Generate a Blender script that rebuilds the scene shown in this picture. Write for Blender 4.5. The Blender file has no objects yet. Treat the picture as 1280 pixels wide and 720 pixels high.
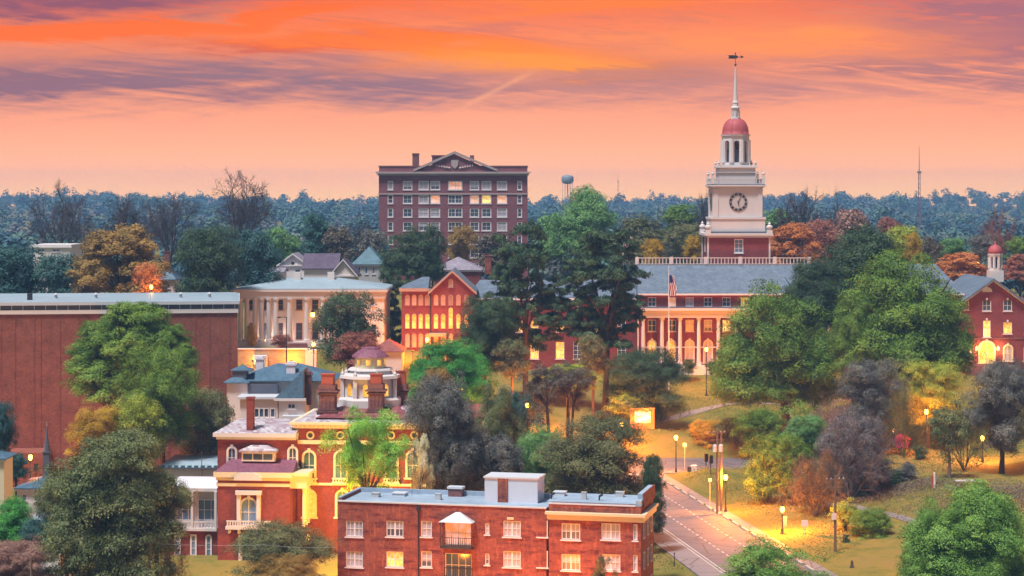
import bpy, math, random
import numpy as np
from mathutils import Vector, Matrix

# ------------------------------------------------------------------ camera, sky, sun, exposure
SC = bpy.context.scene
COL = SC.collection
F, YH, CAMZ = 2560.0, 250.0, 40.0          # focal length in photo pixels, horizon row, eye height
R = math.radians

cam_d = bpy.data.cameras.new('camera')
cam = bpy.data.objects.new('camera', cam_d)
COL.objects.link(cam)
cam.location = (0, 0, CAMZ)
cam.rotation_euler = (R(90), 0, 0)
cam_d.sensor_width = 36.0
cam_d.lens = 36.0 * F / 1280.0
cam_d.shift_y = -(360.0 - YH) / 1280.0
cam_d.clip_start = 1.0
cam_d.clip_end = 9000.0
SC.camera = cam

SUN_EL, SUN_AZ = 66.0, 222.0                # high sun added behind the camera, to its left, to brighten tree crowns
SKY_STRENGTH, CLOUD_STRENGTH = 0.074, 1.0
SUN_STRENGTH, SUN_ANGLE = 5.0, 10.0
EXPOSURE = 0.22
HAZE_DENSITY = 0.00025


def lin(r, g, b):
    f = lambda c: (c / 12.92 if c <= 0.04045 else ((c + 0.055) / 1.055) ** 2.4)
    return (f(r / 255), f(g / 255), f(b / 255), 1.0)


world = bpy.data.worlds.new('World')
SC.world = world
world.use_nodes = True
wt = world.node_tree
for n in list(wt.nodes):
    wt.nodes.remove(n)


class NG:
    """tiny helper for wiring math in a node tree"""
    def __init__(s, t): s.t = t
    def put(s, sock, v):
        if hasattr(v, 'is_output'): s.t.links.new(v, sock)
        else: sock.default_value = v
    def m(s, op, a, b=0.0, c=0.0, clamp=False):
        n = s.t.nodes.new('ShaderNodeMath'); n.operation = op; n.use_clamp = clamp
        for i, v in enumerate((a, b, c)): s.put(n.inputs[i], v)
        return n.outputs[0]
    def mix(s, f, a, b, mode='MIX'):
        n = s.t.nodes.new('ShaderNodeMix'); n.data_type = 'RGBA'; n.blend_type = mode
        s.put(n.inputs[0], f); s.put(n.inputs[6], a); s.put(n.inputs[7], b)
        return n.outputs[2]
    def xyz(s, x, y, z):
        n = s.t.nodes.new('ShaderNodeCombineXYZ')
        for i, v in enumerate((x, y, z)): s.put(n.inputs[i], v)
        return n.outputs[0]
    def noise(s, vec, scale, detail=4.0, rough=0.55, dist=0.0):
        n = s.t.nodes.new('ShaderNodeTexNoise')
        if vec is not None: s.t.links.new(vec, n.inputs['Vector'])
        n.inputs['Scale'].default_value = scale; n.inputs['Detail'].default_value = detail
        n.inputs['Roughness'].default_value = rough; n.inputs['Distortion'].default_value = dist
        return n.outputs[0]
    def ramp(s, f, stops):
        n = s.t.nodes.new('ShaderNodeValToRGB')
        e = n.color_ramp.elements
        while len(e) < len(stops): e.new(0.5)
        for i, (p, c) in enumerate(stops): e[i].position = p; e[i].color = c
        s.put(n.inputs[0], f)
        return n.outputs[0]
    def step(s, v, lo, hi):
        n = s.t.nodes.new('ShaderNodeMapRange'); n.interpolation_type = 'SMOOTHSTEP'
        s.put(n.inputs[0], v)
        n.inputs[1].default_value = lo; n.inputs[2].default_value = hi
        return n.outputs[0]


def build_sky():
    g = NG(wt)
    tc = wt.nodes.new('ShaderNodeTexCoord')
    sep = wt.nodes.new('ShaderNodeSeparateXYZ')
    wt.links.new(tc.outputs['Generated'], sep.inputs[0])
    x, y, z = sep.outputs
    ya = g.m('MAXIMUM', g.m('ABSOLUTE', y), 0.12)
    az = g.m('DIVIDE', x, ya)                    # bearing and elevation of each sky direction
    el = g.m('DIVIDE', z, ya)
    U = g.m('MULTIPLY', az, 2.0)                 # -0.5 .. 0.5 over the view
    V = g.m('MULTIPLY', el, 10.24)               # 0 at the horizon, 1 at the top of the view
    def field(su, sv, tilt, seed, detail, dist):
        return g.noise(g.xyz(g.m('MULTIPLY', U, su), g.m('MULTIPLY', g.m('ADD', V, g.m('MULTIPLY', U, tilt)), sv), seed), 1.0, detail, 0.6, dist)
    n1 = field(2.6, 3.4, 0.10, 0.3, 6.0, 0.8)
    n2 = field(4.2, 9.0, -0.35, 4.3, 8.0, 1.1)
    n3 = field(9.0, 20.0, 0.55, 8.1, 8.0, 1.4)
    n4 = field(1.7, 2.2, 0.0, 2.7, 4.0, 0.4)
    w1 = g.m('SUBTRACT', n1, 0.5); w2 = g.m('SUBTRACT', n2, 0.5); w3 = g.m('SUBTRACT', n3, 0.5)
    Vw = g.m('ADD', V, g.m('ADD', g.m('MULTIPLY', w1, 0.24), g.m('ADD', g.m('MULTIPLY', w2, 0.14), g.m('MULTIPLY', w3, 0.07))))
    Vb = g.m('MAXIMUM', g.m('ADD', V, g.m('ADD', g.m('MULTIPLY', w1, 0.16), g.m('MULTIPLY', w2, 0.06))), 0.0)
    base = g.ramp(g.m('MULTIPLY', Vb, 0.5), [
        (0.0, lin(255, 190, 122)), (0.06, lin(255, 178, 122)), (0.18, lin(255, 166, 128)),
        (0.29, lin(253, 160, 124)), (0.40, lin(246, 140, 100)), (0.52, lin(228, 112, 88)), (0.75, lin(205, 110, 110)), (1.0, lin(190, 140, 150))])

    def blob(cu, cv, ru, rv, slope=0.0, hard=1.0):
        du = g.m('DIVIDE', g.m('SUBTRACT', U, cu), ru)
        dv = g.m('DIVIDE', g.m('SUBTRACT', Vw, g.m('ADD', cv, g.m('MULTIPLY', g.m('SUBTRACT', U, cu), slope))), rv)
        q = g.m('ADD', g.m('MULTIPLY', du, du), g.m('MULTIPLY', dv, dv))
        return g.m('MULTIPLY', g.m('EXPONENT', g.m('MULTIPLY', q, -1.0)), hard, clamp=True)

    def wisp(f, amount=0.7):
        k = g.m('ADD', g.m('MULTIPLY_ADD', w2, 4.0 * amount, 0.9), g.m('MULTIPLY', w3, 3.4 * amount))
        return g.m('MULTIPLY', f, g.m('MAXIMUM', k, 0.0), clamp=True)

    c = base
    def over(c, col, f): return g.mix(f, c, lin(*col))
    # drifting wisps over the whole upper sky
    hi = g.step(V, 0.42, 0.72)
    c = over(c, (255, 150, 96), g.m('MULTIPLY', g.m('MULTIPLY', g.step(n2, 0.50, 0.70), hi), 0.7))
    c = over(c, (190, 112, 110), g.m('MULTIPLY', g.m('MULTIPLY', g.step(n3, 0.46, 0.70), hi), 0.62))
    c = over(c, (255, 170, 120), g.m('MULTIPLY', g.m('MULTIPLY', g.step(n1, 0.50, 0.70), g.m('MULTIPLY', g.step(V, 0.15, 0.45), g.step(n3, 0.35, 0.65))), 0.45))
    c = over(c, (144, 100, 114), wisp(blob(-0.44, 0.585, 0.25, 0.115, 0.02, 1.2), 0.6))
    c = over(c, (150, 108, 120), wisp(blob(-0.20, 0.615, 0.24, 0.085, -0.28, 1.1), 0.65))
    c = over(c, (142, 100, 116), wisp(blob(0.12, 0.615, 0.095, 0.090, -0.25, 1.4), 0.5))
    c = over(c, (190, 128, 126), wisp(blob(0.22, 0.55, 0.20, 0.06, -0.1, 0.9), 0.8))
    c = over(c, (142, 84, 104), wisp(blob(-0.48, 0.985, 0.22, 0.075, 0.25, 1.3), 0.4))
    c = over(c, (206, 104, 84), wisp(blob(-0.22, 0.79, 0.14, 0.05, -0.1, 1.0), 0.9))
    c = over(c, (160, 104, 122), wisp(blob(0.47, 0.88, 0.13, 0.24, -0.5, 1.2), 0.9))
    c = over(c, (172, 116, 120), wisp(blob(0.38, 0.66, 0.20, 0.07, -0.10, 1.0), 1.0))
    c = over(c, (255, 108, 18), wisp(blob(-0.40, 0.87, 0.26, 0.036, 0.36, 1.35), 0.5))
    c = over(c, (255, 120, 44), wisp(blob(-0.10, 0.78, 0.19, 0.05, -0.42, 1.2), 0.7))
    c = over(c, (255, 154, 70), wisp(blob(0.03, 0.68, 0.12, 0.065, -0.35, 1.1), 0.7))
    c = over(c, (250, 132, 76), wisp(blob(0.06, 0.98, 0.20, 0.07, 0.05, 0.9), 1.0))
    c = over(c, (255, 150, 94), wisp(blob(0.28, 0.80, 0.16, 0.12, 0.1, 0.8), 1.1))
    # thin straight vapour trail
    du = g.m('DIVIDE', g.m('SUBTRACT', U, -0.015), 0.035)
    dv = g.m('DIVIDE', g.m('SUBTRACT', V, g.m('MULTIPLY_ADD', g.m('SUBTRACT', U, -0.015), 2.6, 0.55)), 0.014)
    q = g.m('ADD', g.m('POWER', g.m('ABSOLUTE', du), 4.0), g.m('MULTIPLY', dv, dv))
    c = g.mix(g.m('MULTIPLY', g.m('EXPONENT', g.m('MULTIPLY', q, -1.0)), 0.45), c, lin(255, 176, 130))

    sat = wt.nodes.new('ShaderNodeHueSaturation')
    sat.inputs['Saturation'].default_value = 1.05
    lowglow = g.m('MULTIPLY_ADD', g.m('EXPONENT', g.m('MULTIPLY', g.m('POWER', g.m('MULTIPLY', g.m('MAXIMUM', V, 0.0), 3.2), 2.0), -1.0)), 0.62, 1.0)
    c = g.mix(1.0, c, g.xyz(g.m('MULTIPLY', lowglow, 1.05), g.m('MULTIPLY', lowglow, 1.03), g.m('MULTIPLY', lowglow, 0.90)), 'MULTIPLY')
    wt.links.new(c, sat.inputs['Color'])
    bg_c = wt.nodes.new('ShaderNodeBackground'); bg_c.inputs[1].default_value = CLOUD_STRENGTH
    wt.links.new(sat.outputs[0], bg_c.inputs[0])
    sky = wt.nodes.new('ShaderNodeTexSky'); sky.sky_type = 'NISHITA'; sky.sun_disc = False
    sky.sun_elevation = R(SUN_EL); sky.sun_rotation = R(SUN_AZ)
    sky.air_density = 1.0; sky.dust_density = 1.6; sky.ozone_density = 1.2
    bg_s = wt.nodes.new('ShaderNodeBackground'); bg_s.inputs[1].default_value = SKY_STRENGTH
    wt.links.new(g.mix(1.0, sky.outputs[0], (1.10, 0.98, 0.80, 1.0), 'MULTIPLY'), bg_s.inputs[0])
    mx = wt.nodes.new('ShaderNodeMixShader')
    up = g.step(z, 0.10, 0.30)                   # the coloured cloud deck lies low in the west
    back = g.step(y, 0.10, -0.25)
    wt.links.new(g.m('MAXIMUM', up, back), mx.inputs[0])
    wt.links.new(bg_c.outputs[0], mx.inputs[1]); wt.links.new(bg_s.outputs[0], mx.inputs[2])
    out = wt.nodes.new('ShaderNodeOutputWorld')
    wt.links.new(mx.outputs[0], out.inputs[0])


build_sky()
sun_d = bpy.data.lights.new('sun', 'SUN')
sun_d.energy = SUN_STRENGTH; sun_d.angle = R(SUN_ANGLE); sun_d.color = (1.0, 0.955, 0.90)
sun = bpy.data.objects.new('sun', sun_d); COL.objects.link(sun)
sdir = Vector((math.sin(R(SUN_AZ)) * math.cos(R(SUN_EL)), math.cos(R(SUN_AZ)) * math.cos(R(SUN_EL)), math.sin(R(SUN_EL))))
sun.rotation_euler = sdir.to_track_quat('Z', 'Y').to_euler()

SC.view_settings.view_transform = 'Standard'
SC.view_settings.look = 'None'
SC.view_settings.exposure = EXPOSURE
SC.view_settings.gamma = 1.0
SC.render.engine = 'CYCLES'
SC.cycles.use_denoising = True
SC.cycles.max_bounces = 5
SC.cycles.diffuse_bounces = 3
SC.cycles.glossy_bounces = 2
SC.cycles.transmission_bounces = 3
SC.cycles.transparent_max_bounces = 8
SC.cycles.volume_bounces = 0
SC.cycles.sample_clamp_indirect = 4.0

# ------------------------------------------------------------------ object helpers
rng = random.Random(11)


class MB:
    """collects boxes, prisms, tubes and lathes that become ONE mesh"""
    def __init__(s): s.v = []; s.f = []; s.smooth = False
    def add(s, vs, fs):
        o = len(s.v); s.v += [tuple(p) for p in vs]; s.f += [tuple(i + o for i in f) for f in fs]; return s
    def box(s, x0, x1, y0, y1, z0, z1):
        return s.add([(x0, y0, z0), (x1, y0, z0), (x1, y1, z0), (x0, y1, z0), (x0, y0, z1), (x1, y0, z1), (x1, y1, z1), (x0, y1, z1)],
                     [(3, 2, 1, 0), (4, 5, 6, 7), (0, 1, 5, 4), (1, 2, 6, 5), (2, 3, 7, 6), (3, 0, 4, 7)])
    def frustum(s, a, z0, b, z1):
        (x0, x1, y0, y1), (p0, p1, q0, q1) = a, b
        return s.add([(x0, y0, z0), (x1, y0, z0), (x1, y1, z0), (x0, y1, z0), (p0, q0, z1), (p1, q0, z1), (p1, q1, z1), (p0, q1, z1)],
                     [(3, 2, 1, 0), (4, 5, 6, 7), (0, 1, 5, 4), (1, 2, 6, 5), (2, 3, 7, 6), (3, 0, 4, 7)])
    def hip(s, x0, x1, y0, y1, z0, z1, t=0.12):
        s.box(x0, x1, y0, y1, z0 - t, z0)
        w, d = x1 - x0, y1 - y0
        if w >= d: a, b = (x0 + d / 2, (y0 + y1) / 2, z1), (x1 - d / 2, (y0 + y1) / 2, z1)
        else: a, b = ((x0 + x1) / 2, y0 + w / 2, z1), ((x0 + x1) / 2, y1 - w / 2, z1)
        c = [(x0, y0, z0), (x1, y0, z0), (x1, y1, z0), (x0, y1, z0), a, b]
        if w >= d: return s.add(c, [(0, 1, 5, 4), (1, 2, 5), (2, 3, 4, 5), (3, 0, 4)])
        return s.add(c, [(0, 1, 4), (1, 2, 5, 4), (2, 3, 5), (3, 0, 4, 5)])
    def gable(s, x0, x1, y0, y1, z0, z1, t=0.25, over=0.0):
        """ridge along y, slab roof of thickness t"""
        xm = (x0 + x1) / 2
        for xa, sg in ((x0, 1), (x1, -1)):
            s.add([(xa, y0, z0), (xa, y1, z0), (xm, y1, z1), (xm, y0, z1), (xa, y0, z0 + t), (xa, y1, z0 + t), (xm, y1, z1 + t), (xm, y0, z1 + t)],
                  [(0, 1, 2, 3), (4, 7, 6, 5), (0, 4, 5, 1), (0, 3, 7, 4), (1, 5, 6, 2)])
        return s
    def gable_x(s, x0, x1, y0, y1, z0, z1, t=0.25):
        ym = (y0 + y1) / 2
        for ya in (y0, y1):
            s.add([(x0, ya, z0), (x1, ya, z0), (x1, ym, z1), (x0, ym, z1), (x0, ya, z0 + t), (x1, ya, z0 + t), (x1, ym, z1 + t), (x0, ym, z1 + t)],
                  [(0, 1, 2, 3), (4, 7, 6, 5), (0, 4, 5, 1), (0, 3, 7, 4), (1, 5, 6, 2)])
        return s
    def prism(s, pts, y0, y1):
        """polygon in x,z pushed along y"""
        n = len(pts)
        return s.add([(x, y0, z) for x, z in pts] + [(x, y1, z) for x, z in pts],
                     [tuple(range(n)), tuple(range(2 * n - 1, n - 1, -1))] + [(i, i + n, (i + 1) % n + n, (i + 1) % n) for i in range(n)])
    def tube(s, a, b, ra, rb, n=6):
        a = Vector(a); b = Vector(b); d = (b - a)
        if d.length < 1e-6: return s
        d.normalize()
        u = d.orthogonal().normalized(); w = d.cross(u)
        vs = []
        for p, r in ((a, ra), (b, rb)):
            for i in range(n):
                t = 2 * math.pi * i / n
                vs.append(p + u * (r * math.cos(t)) + w * (r * math.sin(t)))
        return s.add(vs, [(i, (i + 1) % n, (i + 1) % n + n, i + n) for i in range(n)] + [tuple(range(n - 1, -1, -1)), tuple(range(n, 2 * n))])
    def lathe(s, prof, n=12, cx=0, cy=0, rot=0.0):
        vs = []
        for r, z in prof:
            for i in range(n):
                t = 2 * math.pi * i / n + rot
                vs.append((cx + r * math.cos(t), cy + r * math.sin(t), z))
        fs = []
        for k in range(len(prof) - 1):
            for i in range(n):
                j = (i + 1) % n
                fs.append((k * n + i, k * n + j, (k + 1) * n + j, (k + 1) * n + i))
        fs.append(tuple(range(n - 1, -1, -1))); fs.append(tuple(range((len(prof) - 1) * n, len(prof) * n)))
        return s.add(vs, fs)
    def band(s, cx, zs, r0, r1, y0, y1, a0=0.0, a1=math.pi, n=14):
        """arch band in the x,z plane"""
        vs = []; fs = []
        for i in range(n + 1):
            t = a0 + (a1 - a0) * i / n
            c, d = math.cos(t), math.sin(t)
            vs += [(cx + r0 * c, y0, zs + r0 * d), (cx + r1 * c, y0, zs + r1 * d), (cx + r1 * c, y1, zs + r1 * d), (cx + r0 * c, y1, zs + r0 * d)]
        for i in range(n):
            o = i * 4
            fs += [(o, o + 1, o + 5, o + 4), (o + 1, o + 2, o + 6, o + 5), (o + 2, o + 3, o + 7, o + 6), (o + 3, o, o + 4, o + 7)]
        fs += [(3, 2, 1, 0), (n * 4, n * 4 + 1, n * 4 + 2, n * 4 + 3)]
        return s.add(vs, fs)
    def mesh(s, name):
        me = bpy.data.meshes.new(name); me.from_pydata(s.v, [], s.f); me.update()
        if s.smooth:
            for p in me.polygons: p.use_smooth = True
        return me
    def build(s, name, mat, parent=None, loc=(0, 0, 0), rz=0.0):
        return link(name, s.mesh(name), mat, parent, loc, rz)


def link(name, me, mat, parent=None, loc=(0, 0, 0), rz=0.0):
    o = bpy.data.objects.new(name, me)
    COL.objects.link(o)
    if mat is not None:
        if len(me.materials) == 0: me.materials.append(mat)
        elif me.materials[0] != mat:
            o.material_slots[0].link = 'OBJECT'; o.material_slots[0].material = mat
    o.location = loc; o.rotation_euler = (0, 0, rz)
    if parent is not None: o.parent = parent
    return o


def tag(o, label=None, cat=None, group=None, kind=None):
    if label: o['label'] = label
    if cat: o['category'] = cat
    if group: o['group'] = group
    if kind: o['kind'] = kind
    return o


def empty(name, loc, rz=0.0, label=None, cat=None, group=None):
    o = bpy.data.objects.new(name, None); COL.objects.link(o)
    o.empty_display_size = 0.5
    o.location = loc; o.rotation_euler = (0, 0, rz)
    return tag(o, label, cat, group)


def wx(px, d): return (px - 640.0) * d / F
def wz(py, d): return CAMZ - (py - YH) * d / F


class Site:
    """a building: an Empty at the foot of its front; pixel readings of the photo become plan measures on its front plane"""
    def __init__(s, name, label, cat, px, d, rz=0.0, z0=0.0, group=None):
        s.ox, s.oy, s.z0, s.rz = wx(px, d), d, z0, R(rz)
        s.root = empty(name, (s.ox, s.oy, z0), s.rz, label, cat, group)
    def uz(s, px, py=YH, v=0.0):
        k = (px - 640.0) / F; c, sn = math.cos(s.rz), math.sin(s.rz)
        u = (k * (s.oy + v * c) - s.ox + v * sn) / (c - k * sn)
        Y = s.oy + u * sn + v * c
        return u, CAMZ - (py - YH) * Y / F - s.z0
    def u(s, px, v=0.0): return s.uz(px, YH, v)[0]
    def z(s, py, px, v=0.0): return s.uz(px, py, v)[1]


# ------------------------------------------------------------------ materials
MAT = {}


def new_mat(name):
    m = bpy.data.materials.new(name); m.use_nodes = True
    t = m.node_tree
    b = t.nodes.get('Principled BSDF')
    MAT[name] = m
    return m, t, b, NG(t)


def bump(t, b, h, strength=0.3, dist=0.05):
    n = t.nodes.new('ShaderNodeBump'); n.inputs['Strength'].default_value = strength; n.inputs['Distance'].default_value = dist
    t.links.new(h, n.inputs['Height']); t.links.new(n.outputs[0], b.inputs['Normal'])


def plain(name, col, rough=0.6, var=0.25, scale=1.5, metal=0.0, spec=0.3, streak=False):
    """paint, stone or metal with weathering at two sizes"""
    m, t, b, g = new_mat(name)
    tc = t.nodes.new('ShaderNodeTexCoord').outputs['Object']
    if streak:
        mp = t.nodes.new('ShaderNodeMapping'); mp.inputs['Scale'].default_value = (1.6, 1.6, 0.18); t.links.new(tc, mp.inputs[0]); tc = mp.outputs[0]
    n = g.noise(tc, scale, 6.0, 0.65)
    n2 = g.noise(tc, scale * 0.17, 3.0, 0.5)
    k = g.m('ADD', g.m('MULTIPLY', g.m('SUBTRACT', n, 0.5), 2.4 * var), g.m('MULTIPLY', g.m('SUBTRACT', n2, 0.5), 1.6 * var))
    k = g.m('ADD', k, 0.5, clamp=True)
    lo = tuple(c * (1 - var) for c in col) + (1,); hi = tuple(min(1, c * (1 + var)) for c in col) + (1,)
    t.links.new(g.mix(k, lo, hi), b.inputs['Base Color'])
    b.inputs['Roughness'].default_value = rough; b.inputs['Metallic'].default_value = metal
    b.inputs['Specular IOR Level'].default_value = spec
    bump(t, b, n, 0.25, 0.03)
    return m


def brick(name, c1, c2, mortar, var=0.35, scale=1.0, bw=0.24, bh=0.085, patch=None, rough=0.85):
    m, t, b, g = new_mat(name)
    tc = t.nodes.new('ShaderNodeTexCoord').outputs['Object']
    sp = t.nodes.new('ShaderNodeSeparateXYZ'); t.links.new(tc, sp.inputs[0])
    vec = g.xyz(g.m('ADD', sp.outputs[0], sp.outputs[1]), sp.outputs[2], 0.0)
    br = t.nodes.new('ShaderNodeTexBrick'); t.links.new(vec, br.inputs['Vector'])
    br.inputs['Scale'].default_value = scale; br.inputs['Brick Width'].default_value = bw; br.inputs['Row Height'].default_value = bh
    br.inputs['Mortar Size'].default_value = 0.006; br.inputs['Bias'].default_value = 0.0
    br.inputs['Color1'].default_value = c1 + (1,); br.inputs['Color2'].default_value = c2 + (1,); br.inputs['Mortar'].default_value = mortar + (1,)
    n = g.noise(vec, 0.55, 7.0, 0.7); n2 = g.noise(vec, 3.0, 4.0, 0.6)
    k = g.m('ADD', g.m('MULTIPLY', g.m('SUBTRACT', n, 0.5), 3.0 * var), g.m('MULTIPLY', g.m('SUBTRACT', n2, 0.5), 2.0 * var))
    k = g.m('ADD', k, 1.0)
    c = g.mix(1.0, br.outputs[0], g.xyz(k, k, k), 'MULTIPLY')
    if patch is not None: c = patch(g, vec, c)
    t.links.new(c, b.inputs['Base Color'])
    b.inputs['Roughness'].default_value = rough; b.inputs['Specular IOR Level'].default_value = 0.2
    bump(t, b, br.outputs[1], -0.4, 0.02)
    return m


def tiles(name, c1, c2, row=0.3, width=0.4, rough=0.6, var=0.3):
    """slate or shingle courses following height"""
    m, t, b, g = new_mat(name)
    tc = t.nodes.new('ShaderNodeTexCoord').outputs['Object']
    sp = t.nodes.new('ShaderNodeSeparateXYZ'); t.links.new(tc, sp.inputs[0])
    vec = g.xyz(g.m('MULTIPLY_ADD', sp.outputs[1], 0.35, sp.outputs[0]), g.m('MULTIPLY_ADD', sp.outputs[1], 0.2, sp.outputs[2]), 0.0)
    br = t.nodes.new('ShaderNodeTexBrick'); t.links.new(vec, br.inputs['Vector'])
    br.inputs['Scale'].default_value = 1.0; br.inputs['Brick Width'].default_value = width; br.inputs['Row Height'].default_value = row
    br.inputs['Mortar Size'].default_value = 0.012
    br.inputs['Color1'].default_value = c1 + (1,); br.inputs['Color2'].default_value = c2 + (1,)
    br.inputs['Mortar'].default_value = tuple(c * 0.55 for c in c1) + (1,)
    n = g.noise(tc, 0.6, 6.0, 0.65)
    k = g.m('MULTIPLY_ADD', g.m('SUBTRACT', n, 0.5), 3.0 * var, 1.0)
    t.links.new(g.mix(1.0, br.outputs[0], g.xyz(k, k, k), 'MULTIPLY'), b.inputs['Base Color'])
    b.inputs['Roughness'].default_value = rough; b.inputs['Specular IOR Level'].default_value = 0.35
    bump(t, b, br.outputs[1], -0.4, 0.03)
    return m


LEAF_TONE = 1.6


def foliage(name, cols, trans=0.2, tone=None):
    """leaf colours scattered leaf by leaf, with drifts of hue from branch to branch"""
    m, t, b, g = new_mat(name)
    geo = t.nodes.new('ShaderNodeNewGeometry'); oi = t.nodes.new('ShaderNodeObjectInfo')
    tc = t.nodes.new('ShaderNodeTexCoord').outputs['Object']
    n = g.noise(tc, 4.5, 3.0, 0.6)
    f = g.m('ADD', g.m('MULTIPLY', geo.outputs['Random Per Island'], 0.55), g.m('MULTIPLY_ADD', g.m('SUBTRACT', n, 0.5), 1.7, 0.2))
    f = g.m('ADD', f, g.m('MULTIPLY', g.m('SUBTRACT', oi.outputs['Random'], 0.5), 0.16), clamp=True)
    k = len(cols) - 1
    cols = [tuple(min(0.75, v * (tone or LEAF_TONE)) for v in q) for q in cols]
    c = g.ramp(f, [(i / k, tuple(c) + (1,)) for i, c in enumerate(cols)])
    t.links.new(c, b.inputs['Base Color'])
    b.inputs['Roughness'].default_value = 0.6; b.inputs['Specular IOR Level'].default_value = 0.25
    tr = t.nodes.new('ShaderNodeBsdfTranslucent'); t.links.new(c, tr.inputs[0])
    mx = t.nodes.new('ShaderNodeMixShader'); mx.inputs[0].default_value = trans
    t.links.new(b.outputs[0], mx.inputs[1]); t.links.new(tr.outputs[0], mx.inputs[2])
    t.links.new(mx.outputs[0], t.nodes['Material Output'].inputs[0])
    return m


def glow(name, col, strength, var=0.5, scale=0.9):
    """a lit window or lamp globe"""
    m, t, b, g = new_mat(name)
    tc = t.nodes.new('ShaderNodeTexCoord').outputs['Object']
    n = g.noise(tc, scale, 2.0, 0.5)
    b.inputs['Base Color'].default_value = tuple(c * 0.5 for c in col) + (1,)
    t.links.new(g.mix(g.step(n, 0.36, 0.64), (col[0], col[1] * 0.80, col[2] * 0.6, 1), (col[0], min(1, col[1] * 1.28), min(1, col[2] * 2.6), 1)), b.inputs['Emission Color'])
    # rooms differ: a blind half drawn, a lamp nearer one side
    sp = t.nodes.new('ShaderNodeSeparateXYZ'); t.links.new(tc, sp.inputs[0])
    oi = t.nodes.new('ShaderNodeObjectInfo')
    edge = g.m('MULTIPLY_ADD', oi.outputs['Random'], 1.6, -0.9)
    blind = g.m('MULTIPLY', g.m('GREATER_THAN', sp.outputs[2], edge), 0.42 * min(1.0, var * 1.6))
    lvl = g.m('SUBTRACT', g.m('MULTIPLY_ADD', g.m('FRACT', g.m('MULTIPLY', oi.outputs['Random'], 7.3)), 0.5 * min(1.0, var * 1.6), 1.0), blind)
    t.links.new(g.m('MULTIPLY', g.m('MULTIPLY', g.m('MULTIPLY_ADD', g.m('SUBTRACT', n, 0.5), 1.6 * var, 0.95), strength), lvl), b.inputs['Emission Strength'])
    b.inputs['Roughness'].default_value = 0.2
    return m


def glass(name, col, rough=0.08, blind=False):
    m, t, b, g = new_mat(name)
    tc = t.nodes.new('ShaderNodeTexCoord').outputs['Object']
    oi = t.nodes.new('ShaderNodeObjectInfo')
    n = g.noise(tc, 0.7, 2.0, 0.5)
    f = g.m('ADD', g.m('MULTIPLY', n, 0.6), g.m('MULTIPLY', oi.outputs['Random'], 0.6), clamp=True)
    c = g.mix(f, tuple(c * (0.75 if blind else 0.5) for c in col) + (1,), tuple(min(1, c * (1.35 if blind else 1.7)) for c in col) + (1,))
    if blind:                                 # blinds drawn to different heights, dark glass below them, slats across
        sp = t.nodes.new('ShaderNodeSeparateXYZ'); t.links.new(tc, sp.inputs[0])
        edge = g.m('MULTIPLY_ADD', g.m('FRACT', g.m('MULTIPLY', oi.outputs['Random'], 5.7)), 2.2, -1.9)
        c = g.mix(g.m('GREATER_THAN', sp.outputs[2], edge), (0.075, 0.08, 0.11, 1), c)
    t.links.new(c, b.inputs['Base Color'])
    b.inputs['Roughness'].default_value = rough; b.inputs['Specular IOR Level'].default_value = 0.6
    return m


def mottled(g, vec, c):
    """slanting runs of darker bricks, with orange-lit streaks painted into the colour"""
    mp = g.t.nodes.new('ShaderNodeMapping'); mp.inputs['Rotation'].default_value = (0, 0, R(16)); mp.inputs['Scale'].default_value = (0.35, 1.5, 1)
    g.t.links.new(vec, mp.inputs[0])
    a = g.noise(mp.outputs[0], 1.1, 6.0, 0.72)
    mp2 = g.t.nodes.new('ShaderNodeMapping'); mp2.inputs['Scale'].default_value = (2.2, 0.45, 1); g.t.links.new(vec, mp2.inputs[0])
    b = g.noise(mp2.outputs[0], 1.3, 5.0, 0.7)
    c = g.mix(g.step(a, 0.47, 0.66), c, (0.105, 0.024, 0.030, 1))
    return g.mix(g.m('MULTIPLY', g.step(b, 0.50, 0.72), 0.65), c, (0.50, 0.150, 0.070, 1))  # orange lamplight streaks painted into the brick colour


def stained(g, vec, c):
    """rain streaks and pale efflorescence running down a big wall"""
    mp = g.t.nodes.new('ShaderNodeMapping'); mp.inputs['Scale'].default_value = (0.9, 0.06, 1); g.t.links.new(vec, mp.inputs[0])
    a = g.noise(mp.outputs[0], 1.0, 5.0, 0.7)
    b = g.noise(vec, 0.12, 5.0, 0.65)
    c = g.mix(g.m('MULTIPLY', g.step(a, 0.50, 0.75), 0.4), c, (0.11, 0.040, 0.036, 1))
    return g.mix(g.m('MULTIPLY', g.step(b, 0.50, 0.70), 0.45), c, (0.30, 0.115, 0.075, 1))


BR_APT = brick('apartment_brick', (0.270, 0.066, 0.040), (0.185, 0.042, 0.032), (0.30, 0.15, 0.12), 0.5, patch=mottled)
BR_VIC = brick('mansion_brick', (0.235, 0.046, 0.034), (0.165, 0.030, 0.028), (0.22, 0.09, 0.075), 0.45)
BR_LAW = brick('college_brick', (0.215, 0.042, 0.044), (0.155, 0.028, 0.034), (0.20, 0.10, 0.10), 0.3)
BR_HALL = brick('hall_brick', (0.255, 0.078, 0.052), (0.195, 0.054, 0.042), (0.24, 0.12, 0.09), 0.5, patch=stained)
BR_HOT = brick('hotel_brick', (0.235, 0.078, 0.098), (0.175, 0.058, 0.080), (0.20, 0.13, 0.14), 0.3)
BR_DULL = brick('chimney_brick', (0.20, 0.080, 0.078), (0.14, 0.055, 0.058), (0.22, 0.15, 0.14), 0.4)
WHITE = plain('white_paint', (0.66, 0.62, 0.65), 0.55, 0.10, 1.2)
STONE = plain('white_stone', (0.55, 0.52, 0.54), 0.7, 0.14, 1.0, streak=True)
CREAM = plain('cream_paint', (0.62, 0.53, 0.37), 0.6, 0.12, 1.2)
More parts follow.
